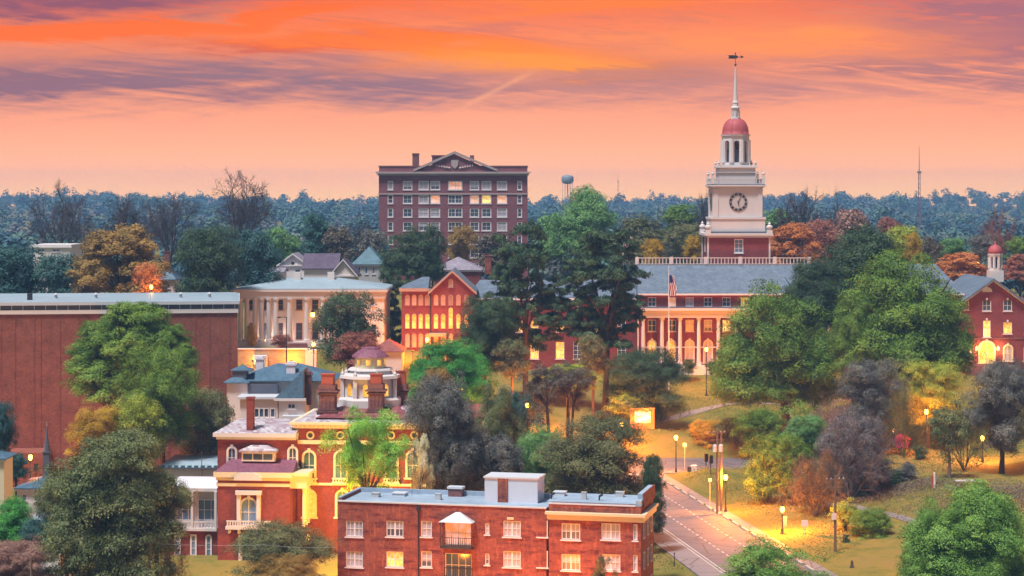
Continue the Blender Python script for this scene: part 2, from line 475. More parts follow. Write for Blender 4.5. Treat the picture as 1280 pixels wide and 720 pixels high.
PINKW = plain('pinkish_plaster', (0.64, 0.58, 0.57), 0.7, 0.12, 0.8)
LILAC = plain('pale_lilac_board', (0.60, 0.58, 0.66), 0.65, 0.22, 1.3, streak=True)
MEMBRANE = plain('roof_membrane', (0.28, 0.36, 0.47), 0.55, 0.42, 0.6)
METALROOF = plain('pale_roof_metal', (0.27, 0.35, 0.42), 0.45, 0.3, 0.35)
COPING = plain('coping_metal', (0.50, 0.52, 0.58), 0.5, 0.15, 0.6)
BANDDARK = plain('dark_band', (0.09, 0.10, 0.14), 0.5, 0.3, 0.8)
DARK = plain('dark_metal', (0.03, 0.03, 0.035), 0.5, 0.3, 2.0)
IRON = plain('lamp_iron', (0.05, 0.045, 0.04), 0.45, 0.3, 2.0)
WOODPOLE = plain('pole_wood', (0.16, 0.10, 0.07), 0.85, 0.3, 2.0, streak=True)
GALV = plain('galvanised_metal', (0.42, 0.42, 0.44), 0.45, 0.2, 2.0)
DOME = plain('copper_red_dome', (0.36, 0.075, 0.085), 0.6, 0.34, 0.7, streak=True)
SLATE = tiles('college_slate', (0.135, 0.175, 0.235), (0.095, 0.13, 0.19), 0.35, 0.5)
SLATEBLUE = tiles('blue_slate', (0.075, 0.145, 0.215), (0.05, 0.10, 0.165), 0.3, 0.4)
TILEPURPLE = tiles('purple_red_tile', (0.24, 0.085, 0.13), (0.16, 0.055, 0.10), 0.22, 0.22)
GREYROOF = tiles('grey_purple_shingle', (0.27, 0.24, 0.30), (0.20, 0.17, 0.23), 0.3, 0.4)
DARKROOF = tiles('dark_purple_shingle', (0.10, 0.075, 0.12), (0.07, 0.05, 0.09), 0.3, 0.4)
TEALROOF = tiles('teal_shingle', (0.07, 0.16, 0.21), (0.05, 0.12, 0.17), 0.3, 0.4)
REDROOF = tiles('red_brown_shingle', (0.30, 0.085, 0.07), (0.22, 0.06, 0.055), 0.3, 0.4)
SHUTTER = plain('orange_tile_pot', (0.36, 0.085, 0.05), 0.8, 0.25, 1.0)
BLIND = glass('pale_blind', (0.33, 0.31, 0.38), 0.35, blind=True)
PANE = glass('dark_pane', (0.05, 0.07, 0.11))
PANEBLUE = glass('blue_pane', (0.10, 0.16, 0.26))
PANEGREEN = glass('green_pane', (0.08, 0.14, 0.12))
LIT = glow('lit_window', (1.0, 0.50, 0.055), 0.86, 0.9, 1.7)
LITHOT = glow('bright_lit_window', (1.0, 0.62, 0.09), 1.0, 0.8, 1.5)
LITPEACH = glow('peach_lit_window', (1.0, 0.46, 0.20), 0.6, 0.4)


def lamp_glass(name, col, strength):
    """thin glowing globe glass that lets the lamp inside shine out"""
    m, t, b, g = new_mat(name)
    e = t.nodes.new('ShaderNodeEmission'); e.inputs[0].default_value = col + (1,); e.inputs[1].default_value = strength
    tr = t.nodes.new('ShaderNodeBsdfTransparent'); mx = t.nodes.new('ShaderNodeMixShader'); mx.inputs[0].default_value = 0.4
    t.links.new(tr.outputs[0], mx.inputs[1]); t.links.new(e.outputs[0], mx.inputs[2])
    t.links.new(mx.outputs[0], t.nodes['Material Output'].inputs[0])
    return m


GLOBE = lamp_glass('lamp_globe', (1.0, 0.42, 0.05), 22.0)
GLOBEWARM = lamp_glass('lantern_glass', (1.0, 0.55, 0.10), 14.0)
SIGNLIT = glow('backlit_sign_face', (1.0, 0.68, 0.24), 1.9, 0.35, 1.4)
TRUNK = plain('bark', (0.075, 0.050, 0.042), 0.9, 0.35, 3.0)
MAUVESTONE = plain('mauve_stone', (0.38, 0.30, 0.31), 0.75, 0.2, 0.8)
TWIG = plain('dark_twig', (0.060, 0.046, 0.054), 0.9, 0.3, 3.0)
TRUNKPALE = plain('pale_bark', (0.26, 0.22, 0.22), 0.9, 0.3, 3.0)

# crowns
G_OAK = foliage('oak_green', [(0.030, 0.062, 0.010), (0.060, 0.118, 0.015), (0.110, 0.180, 0.024), (0.19, 0.235, 0.040)])
G_BRIGHT = foliage('bright_green', [(0.020, 0.090, 0.022), (0.035, 0.165, 0.030), (0.060, 0.24, 0.045), (0.12, 0.30, 0.06)])
G_SPRING = foliage('spring_green', [(0.06, 0.17, 0.02), (0.11, 0.27, 0.03), (0.20, 0.38, 0.05), (0.32, 0.42, 0.08)])
G_DARK = foliage('dark_green', [(0.014, 0.030, 0.018), (0.024, 0.050, 0.024), (0.042, 0.074, 0.030), (0.085, 0.110, 0.045)])
G_TEAL = foliage('blue_green', [(0.010, 0.038, 0.045), (0.018, 0.060, 0.062), (0.030, 0.085, 0.075), (0.05, 0.12, 0.09)])
G_OLIVE = foliage('olive_green', [(0.040, 0.048, 0.022), (0.075, 0.082, 0.034), (0.115, 0.115, 0.046), (0.17, 0.16, 0.07)])
G_GREY = foliage('grey_green', [(0.034, 0.050, 0.022), (0.066, 0.088, 0.034), (0.125, 0.140, 0.052), (0.22, 0.20, 0.085)])
G_PURPLE = foliage('purple_brown', [(0.036, 0.031, 0.028), (0.064, 0.054, 0.042), (0.100, 0.084, 0.060), (0.16, 0.125, 0.08)])
G_PLUM = foliage('plum_grey', [(0.027, 0.030, 0.031), (0.048, 0.050, 0.050), (0.083, 0.081, 0.072), (0.145, 0.130, 0.100)], tone=2.2)
G_MAUVE = foliage('grey_mauve_twig', [(0.044, 0.038, 0.044), (0.078, 0.066, 0.072), (0.12, 0.10, 0.10), (0.17, 0.145, 0.12)])
G_FRESH = foliage('fresh_green', [(0.035, 0.080, 0.016), (0.070, 0.155, 0.026), (0.125, 0.225, 0.040), (0.20, 0.28, 0.06)])
TRIM = plain('terracotta_trim', (0.42, 0.27, 0.22), 0.7, 0.12, 1.0)
G_YELLOW = foliage('autumn_yellow', [(0.24, 0.14, 0.015), (0.42, 0.25, 0.02), (0.58, 0.36, 0.03), (0.66, 0.46, 0.06)], tone=0.95)
G_GOLD = foliage('golden_olive', [(0.11, 0.085, 0.024), (0.22, 0.145, 0.034), (0.34, 0.20, 0.05), (0.42, 0.26, 0.08)], tone=1.1)
G_ORANGE = foliage('autumn_orange', [(0.24, 0.085, 0.030), (0.40, 0.135, 0.040), (0.55, 0.20, 0.055), (0.60, 0.28, 0.10)], tone=1.25)
G_RUST = foliage('rusty_red', [(0.15, 0.045, 0.040), (0.24, 0.085, 0.060), (0.34, 0.13, 0.09), (0.42, 0.20, 0.13)], tone=1.1)
G_PINK = foliage('dusty_pink', [(0.20, 0.095, 0.085), (0.32, 0.17, 0.14), (0.42, 0.25, 0.20), (0.5, 0.33, 0.27)], tone=1.0)
G_MAGENTA = foliage('magenta_flower', [(0.30, 0.02, 0.16), (0.45, 0.04, 0.27), (0.60, 0.10, 0.40)])
G_LIME = foliage('yellow_green', [(0.08, 0.11, 0.015), (0.16, 0.20, 0.022), (0.26, 0.29, 0.035), (0.36, 0.35, 0.06)])
G_MID = foliage('mid_green', [(0.040, 0.095, 0.035), (0.070, 0.155, 0.050), (0.105, 0.21, 0.062), (0.15, 0.26, 0.08)])
G_CREAM = foliage('cream_blossom', [(0.20, 0.24, 0.07), (0.45, 0.42, 0.20), (0.68, 0.60, 0.40), (0.7, 0.36, 0.16)])
# ------------------------------------------------------------------ terrain
CP = np.array([
    (-120, 150, -6), (-60, 160, -6), (0, 150, -6), (60, 150, -1), (0, 185, -5.5), (-25, 190, -5), (40, 185, 0), (70, 190, 0), (110, 200, 2),
    (-45, 200, -4.5), (-30, 215, -4), (-45, 240, -3), (-70, 240, -3), (-100, 240, -2), (-60, 262, -2), (-30, 245, -2.8), (-15, 250, -2.5), (0, 222, -3.5), (8, 205, -4),
    (15, 222, -0.4), (17, 235, 0), (0, 250, -1.5), (14, 208, -1),
    (0, 275, 0), (-15, 275, -1), (0, 300, 1), (-20, 292, 1), (-60, 300, -1), (-40, 297, 0), (-90, 300, -1), (-140, 300, 0),
    (-60, 350, 13), (-30, 337, 10), (-36, 346, 14.3), (-48, 346, 14.3), (-40, 352, 14.9), (-20, 353, 14.6), (-80, 350, 12), (-120, 350, 12),
    (-10, 330, 7), (0, 343, 8), (-15, 345, 11.5), (-15, 365, 12),
    (0, 368, 9.6), (25, 368, 9.3), (40, 368, 9.3), (10, 366, 9.5), (25, 347, 6.2), (25, 330, 3.0), (40, 345, 6), (60, 347, 6.6), (60, 367, 9.3), (85, 367, 9.3), (110, 367, 9.6),
    (5, 322, 4.2), (7, 335, 6.0), (-5, 312, 2.5), (14, 324, 4.0), (21, 326, 4.0), (32, 328, 3.4), (45, 328, 3.2),
    (33, 250, 0.0), (36, 235, 0), (40, 250, 0.8), (46, 250, 1.9), (50, 238, 1.2), (45, 225, 0.4), (57, 265, 3.8), (66, 250, 4), (60, 280, 3.6), (64, 292, 3.6), (50, 285, 3.2), (45, 270, 2.0), (36, 270, 0.2), (36, 285, 0.2),
    (58, 300, 4.6), (75, 300, 5.4), (80, 280, 5.5), (50, 305, 3.6), (110, 260, 7), (110, 300, 7), (70, 325, 6), (100, 330, 7),
    (0, 410, 14), (40, 410, 11), (80, 410, 11), (-60, 410, 16), (-120, 410, 14), (120, 410, 12),
    (-30, 450, 19), (-30, 492, 21.5), (0, 480, 19), (40, 470, 16), (90, 470, 13), (-90, 470, 15), (-150, 470, 13), (150, 470, 12), (0, 540, 16), (-100, 540, 13), (100, 540, 12),
], dtype=float)
ROAD_FAR, ROAD_NEAR = 296.0, 150.0


def road_mid(y): return 20.1 + (268.0 - y) * 0.153        # centre line of the street running towards the viewer


def terrain(x, y):
    x = np.asarray(x, float); y = np.asarray(y, float)
    sh = x.shape; xf = x.ravel(); yf = y.ravel()
    num = np.zeros_like(xf); den = np.zeros_like(xf)
    for cx, cy, cz in CP:
        w = 1.0 / ((xf - cx) ** 2 + (yf - cy) ** 2 + 30.0) ** 2
        num += w * cz; den += w
    near = num / den
    far = np.interp(yf, [540, 700, 1000, 1500, 2500, 3200, 9000], [14, 11, 11, 14, 27, 30, 30]) + 3.5 * np.sin(xf * 0.004 + yf * 0.002) * np.clip((yf - 600) / 600, 0, 1)
    t = np.clip((yf - 470) / 110, 0, 1); t = t * t * (3 - 2 * t)
    z = near * (1 - t) + far * t
    # level bed of the streets
    a = np.clip((12.0 - np.abs(xf - road_mid(yf))) / 4.0, 0, 1) * np.clip((314 - yf) / 5, 0, 1)
    b = np.clip((13.0 - np.abs(yf - 308.5)) / 3.0, 0, 1) * np.clip((xf + 4) / 8, 0, 1) * np.clip((72 - xf) / 10, 0, 1)
    m = np.maximum(a, b); m = m * m * (3 - 2 * m)
    z = z * (1 - m)
    return z.reshape(sh)


def tz(x, y): return float(terrain(np.array([x]), np.array([y]))[0])


def sheet(name, xs, ys, zf, mat, kind='structure'):
    X, Y = np.meshgrid(np.array(xs, float), np.array(ys, float))
    Z = zf(X, Y)
    nx, ny = len(xs), len(ys)
    me = bpy.data.meshes.new(name)
    me.from_pydata(np.stack([X.ravel(), Y.ravel(), Z.ravel()], 1).tolist(), [],
                   [(j * nx + i, j * nx + i + 1, (j + 1) * nx + i + 1, (j + 1) * nx + i) for j in range(ny - 1) for i in range(nx - 1)])
    for p in me.polygons: p.use_smooth = True
    return tag(link(name, me, mat), kind=kind)


def ground_mat():
    m, t, b, g = new_mat('lawn')
    tc = t.nodes.new('ShaderNodeTexCoord').outputs['Object']
    n1 = g.noise(tc, 0.05, 5.0, 0.6); n2 = g.noise(tc, 0.5, 6.0, 0.7); n3 = g.noise(tc, 6.0, 3.0, 0.7)
    f = g.m('ADD', g.m('MULTIPLY', n1, 0.5), g.m('ADD', g.m('MULTIPLY', n2, 0.4), g.m('MULTIPLY', n3, 0.25)))
    c = g.ramp(f, [(0.36, (0.050, 0.085, 0.016, 1)), (0.5, (0.115, 0.122, 0.026, 1)), (0.6, (0.20, 0.155, 0.038, 1)), (0.72, (0.20, 0.12, 0.055, 1))])
    t.links.new(c, b.inputs['Base Color']); b.inputs['Roughness'].default_value = 0.95; b.inputs['Specular IOR Level'].default_value = 0.1
    bump(t, b, n3, 0.8, 0.08)
    return m


LAWN = ground_mat()


def asphalt_mat(name, c0, c1, scale=0.35):
    m, t, b, g = new_mat(name)
    tc = t.nodes.new('ShaderNodeTexCoord').outputs['Object']
    n = g.noise(tc, scale, 7.0, 0.7); n2 = g.noise(tc, 8.0, 3.0, 0.7)
    vo = t.nodes.new('ShaderNodeTexVoronoi'); vo.feature = 'DISTANCE_TO_EDGE'; vo.inputs['Scale'].default_value = 0.22
    t.links.new(tc, vo.inputs['Vector'])
    crack = g.step(vo.outputs[0], 0.0, 0.03)
    f = g.m('ADD', g.m('MULTIPLY', n, 0.75), g.m('MULTIPLY', n2, 0.3))
    c = g.mix(f, c0 + (1,), c1 + (1,))
    c = g.mix(crack, tuple(v * 0.6 for v in c0) + (1,), c)
    t.links.new(c, b.inputs['Base Color']); b.inputs['Roughness'].default_value = 0.7; b.inputs['Specular IOR Level'].default_value = 0.35
    bump(t, b, n2, 0.3, 0.01)
    return m


ASPHALT = asphalt_mat('asphalt', (0.058, 0.064, 0.088), (0.145, 0.152, 0.19))
PAVE = asphalt_mat('concrete_pavement', (0.13, 0.12, 0.125), (0.24, 0.22, 0.225), 0.5)
GRAVEL = asphalt_mat('gravel', (0.12, 0.112, 0.13), (0.24, 0.225, 0.25), 1.2)
PAINT = plain('road_paint', (0.42, 0.41, 0.40), 0.7, 0.5, 2.5)
KERB = plain('kerb_stone', (0.36, 0.33, 0.32), 0.8, 0.3, 1.5)

xs = np.unique(np.concatenate([np.arange(-150, 151, 2.5), np.linspace(-1300, -150, 24), np.linspace(150, 1300, 24)]))
ys = np.unique(np.concatenate([np.arange(140, 560, 2.5), np.linspace(0, 140, 15), np.linspace(560, 3250, 40), np.linspace(-200, 0, 4)]))
sheet('ground', xs, ys, terrain, LAWN)


def strip(name, mat, y0, y1, off0, off1, lift, thick=0.0, n=60, kind='structure', parent=None, gaps=None):
    """a ribbon along the street between two offsets from its centre line; thick makes it a solid kerb"""
    mb = MB()
    Y = np.linspace(y0, y1, n + 1)
    for i in range(n):
        if gaps and gaps(i): continue
        ya, yb = Y[i], Y[i + 1]
        a, b, c, d = (road_mid(ya) + off0, ya), (road_mid(ya) + off1, ya), (road_mid(yb) + off1, yb), (road_mid(yb) + off0, yb)
        if thick <= 0: mb.add([p + (lift,) for p in (a, b, c, d)], [(0, 1, 2, 3)])
        else:
            mb.add([p + (-0.3,) for p in (a, b, c, d)] + [p + (lift,) for p in (a, b, c, d)],
                   [(4, 5, 6, 7), (0, 1, 5, 4), (1, 2, 6, 5), (2, 3, 7, 6), (3, 0, 4, 7)])
    o = mb.build(name, mat, parent)
    if parent is None: tag(o, kind=kind)
    return o


HW = 5.0
street = strip('road', ASPHALT, ROAD_NEAR, 302, -HW, HW, 0.020)
cross = tag(MB().add([(-6, 302.004, 0.020), (70, 302.004, 0.020), (70, 318, 0.020), (-6, 318, 0.020)], [(0, 1, 2, 3)]).build('cross_road', ASPHALT), kind='structure')
for off, w, dash in ((-1.6, 0.09, True), (1.9, 0.09, True), (-HW + 0.5, 0.08, False)):
    strip('lane_marking', PAINT, ROAD_NEAR, 290, off - w, off + w, 0.026, n=int(140 / (1.0 if dash else 3)), parent=street, gaps=(lambda i: i % 2 == 1) if dash else None)
strip('stop_line', PAINT, 293.0, 293.5, -HW + 0.4, -0.3, 0.026, n=1, parent=street)
mb = MB()
for k in range(9): mb.add([(road_mid(297) - HW + 0.4 + k * 1.0, 297.6, 0.026), (road_mid(297) - HW + 0.8 + k * 1.0, 297.6, 0.026), (road_mid(297) - HW + 0.8 + k * 1.0, 299.4, 0.026), (road_mid(297) - HW + 0.4 + k * 1.0, 299.4, 0.026)], [(0, 1, 2, 3)])
mb.build('crossing_marking', PAINT, street)
strip('kerb', KERB, ROAD_NEAR, 297, HW, HW + 0.3, 0.16, 0.3, n=100, gaps=lambda i: i % 3 == 2)
strip('sidewalk', PAVE, ROAD_NEAR, 299, HW + 0.3, HW + 1.7, 0.15, 0.3)
strip('kerb', KERB, ROAD_NEAR, 299, -HW - 0.25, -HW, 0.15, 0.3)
strip('sidewalk', GRAVEL, ROAD_NEAR, 299, -HW - 3.0, -HW - 0.25, 0.14, 0.3)
tag(MB().box(33.5, 68, 318.0, 320.0, -0.3, 0.14).box(-6, 14, 318.0, 320.0, -0.3, 0.14).build('sidewalk', PAVE), kind='structure')
tag(MB().box(22.0, 66, 299.1, 301.9, -0.3, 0.14).build('sidewalk', PAVE), kind='structure')


def path(name, pts, w, mat, lift=0.05):
    mb = MB(); P = []
    for (x0, y0), (x1, y1) in zip(pts[:-1], pts[1:]):
        k = max(2, int(math.hypot(x1 - x0, y1 - y0) / 1.2))
        P += [(x0 + (x1 - x0) * i / k, y0 + (y1 - y0) * i / k) for i in range(k)]
    P.append(pts[-1])
    vs = []
    for i, (x, y) in enumerate(P):
        a = P[max(0, i - 1)]; b = P[min(len(P) - 1, i + 1)]
        l = math.hypot(b[0] - a[0], b[1] - a[1]); nx, ny = -(b[1] - a[1]) / l, (b[0] - a[0]) / l
        for s in (-1, 1):
            q = (x + s * nx * w / 2, y + s * ny * w / 2)
            vs.append((q[0], q[1], tz(*q) + lift))
    mb.add(vs, [(2 * i, 2 * i + 1, 2 * i + 3, 2 * i + 2) for i in range(len(P) - 1)])
    return tag(mb.build(name, mat), kind='structure')


def ground_at(px, py, d0=200, d1=420):
    """where the sight line through a photo pixel meets the terrain"""
    ds = np.arange(d0, d1, 0.5)
    z = terrain(wx(px, ds), ds); zz = CAMZ - (py - YH) * ds / F
    i = np.argmax(z >= zz)
    return float(wx(px, ds[i])), float(ds[i]), float(z[i])


g0 = ground_at(1062, 632); g1 = ground_at(1100, 641); g2 = ground_at(1145, 654)
path('footpath', [(g0[0] - 3, g0[1] + 3), g0[:2], g1[:2], g2[:2], (g2[0] + 6, g2[1] - 2)], 1.7, PAVE)
h0 = ground_at(915, 505); h1 = ground_at(820, 528)
path('footpath', [(h0[0] + 22, h0[1]), h0[:2], h1[:2], (h1[0] - 8, h1[1] - 3)], 1.6, PAVE)

# ------------------------------------------------------------------ trees: leaf clouds and branches
def leaf_mesh(name, P, Nn, S, seed):
    r = np.random.default_rng(seed)
    n = len(P)
    Nn = Nn / (np.linalg.norm(Nn, axis=1, keepdims=True) + 1e-9)
    A = np.cross(Nn, r.normal(size=(n, 3))); A /= np.linalg.norm(A, axis=1, keepdims=True) + 1e-9
    B = np.cross(Nn, A)
    s = S[:, None]; e = r.uniform(0.55, 0.95, (n, 1))
    V = np.stack([P + A * s, P + B * s * e + Nn * s * 0.15, P - A * s * r.uniform(0.7, 1.1, (n, 1)), P - B * s * e - Nn * s * 0.1], 1).reshape(-1, 3)
    me = bpy.data.meshes.new(name)
    me.vertices.add(4 * n); me.loops.add(4 * n); me.polygons.add(n)
    me.vertices.foreach_set('co', V.astype(np.float32).ravel())
    me.loops.foreach_set('vertex_index', np.arange(4 * n, dtype=np.int32))
    me.polygons.foreach_set('loop_start', np.arange(0, 4 * n, 4, dtype=np.int32))
    me.update(calc_edges=True)
    return me


def crown_cloud(seed, form, n, leaf):
    """unit crown: x,y in -0.5..0.5, z in 0..1; leaves sit on sprays, sprays on boughs, boughs round the crown's shell"""
    r = np.random.default_rng(seed)
    B = []                                    # boughs: x, y, z, radius
    if form == 'round':
        for i in range(84):
            v = r.normal(size=3); v /= np.linalg.norm(v)
            v = np.sign(v) * np.abs(v) ** 0.8; v /= (np.abs(v) ** 2.6).sum() ** (1 / 2.6)
            k = r.uniform(0.80, 1.0) if i < 58 else r.uniform(0.1, 0.72)
            c = v * np.array([0.36, 0.36, 0.37]) * k
            B.append((c[0], c[1], 0.5 + c[2], r.uniform(0.11, 0.18)))
    elif form == 'dome':
        for i in range(96):
            v = r.normal(size=3); v[2] = abs(v[2]) * 0.9 - 0.22; v /= np.linalg.norm(v)
            k = r.uniform(0.85, 1.0) if i < 66 else r.uniform(0.15, 0.78)
            c = v * np.array([0.38, 0.38, 0.62]) * k
            B.append((c[0], c[1], 0.26 + c[2], r.uniform(0.10, 0.17)))
    elif form == 'spread':
        for _ in range(84):
            a = r.uniform(0, 2 * math.pi); q = math.sqrt(r.uniform(0.02, 1))
            top = 0.84 * (1 - 0.55 * q ** 2.4)
            z = top * r.choice([1.0, 0.78, 0.52, 0.32], p=[0.46, 0.26, 0.16, 0.12]) + r.uniform(-0.04, 0.06)
            B.append((0.40 * q * math.cos(a), 0.40 * q * math.sin(a), max(0.08, z), r.uniform(0.09, 0.15)))
    elif form == 'tall':
        for _ in range(110):
            z = r.uniform(0.05, 0.93); a = r.uniform(0, 2 * math.pi)
            w = 0.38 * math.sin(math.pi * min(1, (z * 0.86 + 0.12))) ** 0.6 * r.uniform(0.4, 1.0)
            B.append((w * math.cos(a), w * math.sin(a), z, r.uniform(0.085, 0.15)))
    elif form == 'pine':
        for _ in range(66):
            z = r.uniform(0.05, 0.94); a = r.uniform(0, 2 * math.pi)
            w = (0.42 - 0.20 * max(0, z - 0.55) / 0.45) * r.uniform(0.3, 1.0) * (0.65 + 0.35 * math.sin(min(1, z * 2.2) * math.pi / 2))
            B.append((w * math.cos(a), w * math.sin(a), z, r.uniform(0.075, 0.125)))
    else:                                     # loose
        for _ in range(44):
            v = r.normal(size=3); v[2] = v[2] * 0.8 + 0.2; v /= np.linalg.norm(v)
            c = v * np.array([0.42, 0.42, 0.44]) * r.uniform(0.35, 1.0)
            B.append((c[0], c[1], 0.48 + c[2], r.uniform(0.06, 0.12)))
    if form in ('dome', 'round', 'tall'):
        for _ in range(26):
            v = r.normal(size=3); v /= np.linalg.norm(v)
            B.append((v[0] * 0.24 * r.uniform(.3, 1), v[1] * 0.24 * r.uniform(.3, 1), 0.48 + v[2] * 0.26, r.uniform(0.13, 0.18)))
    L = []
    flat = 0.42 if form == 'pine' else (0.95 if form == 'loose' else 0.78)
    for x, y, z, q in B:
        for _ in range(12):
            v = r.normal(size=3); v /= np.linalg.norm(v)
            if v[2] < -0.25: v[2] *= -1
            k = r.uniform(0.55, 1.0)
            L.append((x + v[0] * q * k, y + v[1] * q * k, z + v[2] * q * k * flat, q * r.uniform(0.30, 0.52), *v))
    L = np.array(L); rad = L[:, 3]
    pick = r.choice(len(L), n, p=rad ** 2 / (rad ** 2).sum())
    v = r.normal(size=(n, 3)); v /= np.linalg.norm(v, axis=1, keepdims=True)
    v[:, 2] = np.where(v[:, 2] < -0.4, -v[:, 2], v[:, 2])
    jit = r.uniform(0.66, 1.06, n)
    if form == 'loose': jit *= 1.5
    P = L[pick, :3] + v * np.array([1.0, 1.0, 0.8 * flat + 0.2]) * (rad[pick] * jit)[:, None] + r.normal(size=(n, 3)) * 0.005
    Nn = v * 0.6 + L[pick, 4:7] * 0.8 + np.array([0, 0, 0.25]) + r.normal(size=(n, 3)) * 0.34
    rr = np.percentile(np.hypot(P[:, 0], P[:, 1]), 98.5); P[:, :2] *= 0.5 / rr
    z0, z1 = np.percentile(P[:, 2], [0.6, 99.6]); P[:, 2] = (P[:, 2] - z0) / (z1 - z0)
    S = leaf * r.uniform(0.6, 1.3, n)
    return leaf_mesh('crown_%s' % form, P, Nn, S, seed)


CROWNS = {}


def crown(form, size, variant):
    key = (form, size, variant)
    if key not in CROWNS:
        n, leaf = {'ultra': (150000, 0.0066), 'fine': (64000, 0.0098), 'mid': (24000, 0.0148), 'coarse': (8000, 0.025)}[size]
        if form in ('loose',): n = int(n * 0.42)
        if form == 'pine': n = int(n * 0.8)
        CROWNS[key] = crown_cloud(100 + variant * 17 + hash(form) % 1 + len(form) * 31, form, n, leaf)
    return CROWNS[key]


def twig_cloud(seed, form='vase'):
    """bare branching: limbs fan out of the trunk, boughs and twigs leave them along their length; unit size, z 0..1"""
    r = random.Random(seed); thick = MB(); fine = MB()
    side = [0, 7, 6, 5, 0]
    lens = [0.62, 0.62, 0.30, 0.15, 0.075] if form == 'vase' else [0.0, 0.75, 0.34, 0.17, 0.08]
    rads = [0.030, 0.015, 0.0062, 0.0032, 0.0019] if form == 'vase' else [0.02, 0.0085, 0.0045, 0.0027, 0.0017]
    up = 0.035 if form == 'vase' else 0.02

    def shoot(p, d, k, scale):
        n = (3, 6, 4, 3, 2)[k]
        l = lens[k] * scale / n; q = Vector(p); nodes = []
        for i in range(n):
            d = (d + Vector((r.gauss(0, .13), r.gauss(0, .13), r.gauss(0, .10) + up))).normalized()
            e = q + d * l
            t0, t1 = 1 - .72 * i / n, 1 - .72 * (i + 1) / n
            (thick if k < 2 else fine).tube(q, e, rads[k] * t0, rads[k] * t1, 6 if k < 2 else 3)
            q = e; nodes.append((q.copy(), d.copy(), (i + 1) / n))
        if k >= 4: return
        for c in range(side[k] + (1 if k else 0)):
            p0, d0, t = nodes[min(n - 1, int((0.22 + 0.78 * (c + r.random() * .8) / (side[k] + 1)) * n))]
            a = r.uniform(0, 6.28); u = d0.orthogonal().normalized(); w = d0.cross(u)
            ang = r.uniform(0.55, 1.0)
            shoot(p0, (d0 * math.cos(ang) + (u * math.cos(a) + w * math.sin(a)) * math.sin(ang)).normalized(), k + 1, (1.15 - .5 * t) * r.uniform(.75, 1.2))

    if form == 'vase': thick.tube((0, 0, 0), (0.01, 0, lens[0]), rads[0], rads[0] * .8, 8)
    m = 9 if form == 'vase' else 15
    for i in range(m):
        a = 6.28 * i / m + r.uniform(-.3, .3); tilt = r.uniform(0.12, 0.85) if form == 'vase' else r.uniform(0.15, 1.0)
        z = lens[0] * r.uniform(.80, 1.0)
        shoot((0.01 * math.cos(a), 0.01 * math.sin(a), z), Vector((math.sin(tilt) * math.cos(a), math.sin(tilt) * math.sin(a), math.cos(tilt))), 1, r.uniform(.8, 1.1))
    allv = np.array(thick.v + fine.v)
    w = np.percentile(np.hypot(allv[:, 0], allv[:, 1]), 98); top = allv[:, 2].max()
    for mb in (thick, fine): mb.v = [(x * .5 / w, y * .5 / w, max(0.0, z) / top) for x, y, z in mb.v]
    return thick.mesh('bare_limbs'), fine.mesh('bare_twigs')


BARE = {}


def bare(form, variant):
    key = (form, variant)
    if key not in BARE: BARE[key] = twig_cloud(40 + variant * 7, form)
    return BARE[key]


tree_no = [0]


def tree(name, label, cat, px, top, w, bottom, d, mat, form='round', size='mid', trunk=True, deep=0.92, bark=None, group=None, limbs=6, lean=0.0, foot=None, more=()):
    """a tree read off the photo: crown centre column, top row, crown width and bottom row, at distance d"""
    tree_no[0] += 1
    if size == 'fine' and d < 330 and w >= 84: size = 'ultra'
    k = tree_no[0]
    r = random.Random(k * 13 + 5)
    x = wx(px, d); zt = wz(top, d); zb = wz(bottom, d); W = w * d / F; Hh = zt - zb
    fx = x if foot is None else wx(foot, d)
    zg = tz(fx, d) - 0.15
    root = empty(name, (fx, d, zg), 0, label, cat, group)
    c = link('crown', crown(form, size, k % 3), mat, root, (x - fx, 0, zb - zg), r.uniform(0, 6.28))
    c.scale = (W, W * deep, Hh)
    for j, (mx_, mt_, mw_, mb_) in enumerate(more):      # further boughs of the same tree
        q = link('crown', crown(form, size, (k + j + 1) % 3), mat, root, (wx(mx_, d) - fx, r.uniform(-1, 1), wz(mb_, d) - zg), r.uniform(0, 6.28))
        q.scale = (mw_ * d / F, mw_ * d / F * deep, wz(mt_, d) - wz(mb_, d))
    if trunk:
        mb = MB(); rt = max(0.16, W * 0.032)
        z0 = max(0.4, zb - zg + Hh * 0.12)
        a = Vector((0, 0, 0)); b = Vector((lean + (x - fx) * 0.6, 0, z0))
        m1 = a.lerp(b, 0.5) + Vector((r.uniform(-.15, .15), 0, 0))
        mb.tube(a, m1, rt * 1.35, rt, 8); mb.tube(m1, b, rt, rt * 0.85, 8)
        for i in range(limbs):
            t = 6.28 * i / limbs + r.uniform(-.4, .4); q = r.uniform(0.22, 0.38)
            e = Vector((x - fx + W * q * math.cos(t), W * q * math.sin(t), zb - zg + Hh * r.uniform(0.45, 0.85)))
            mid = b.lerp(e, 0.45) + Vector((0, 0, Hh * 0.03))
            mb.tube(b - Vector((0, 0, 0.2)), mid, rt * 0.6, rt * 0.38, 6); mb.tube(mid, e, rt * 0.38, rt * 0.10, 5)
        mb.build('trunk', bark or TRUNK, root)
    return root


def bare_tree(name, label, cat, px, top, w, base, d, mat, form='vase', variant=0, bark=None, group=None, ground=True):
    x = wx(px, d); zt = wz(top, d)
    zg = tz(x, d) - 0.1 if ground else wz(base, d)
    root = empty(name, (x, d, zg), 0, label, cat, group)
    a, b = bare(form, variant)
    W = w * d / F
    for nm, me in (('trunk' if form == 'vase' else 'stems', a), ('crown', b)):
        o = link(nm, me, mat if nm == 'crown' else (bark or mat), root, (0, 0, 0), variant * 1.3 + px * 0.01)
        o.scale = (W, W, zt - zg)
    return root
# ------------------------------------------------------------------ building parts
WINC = {}


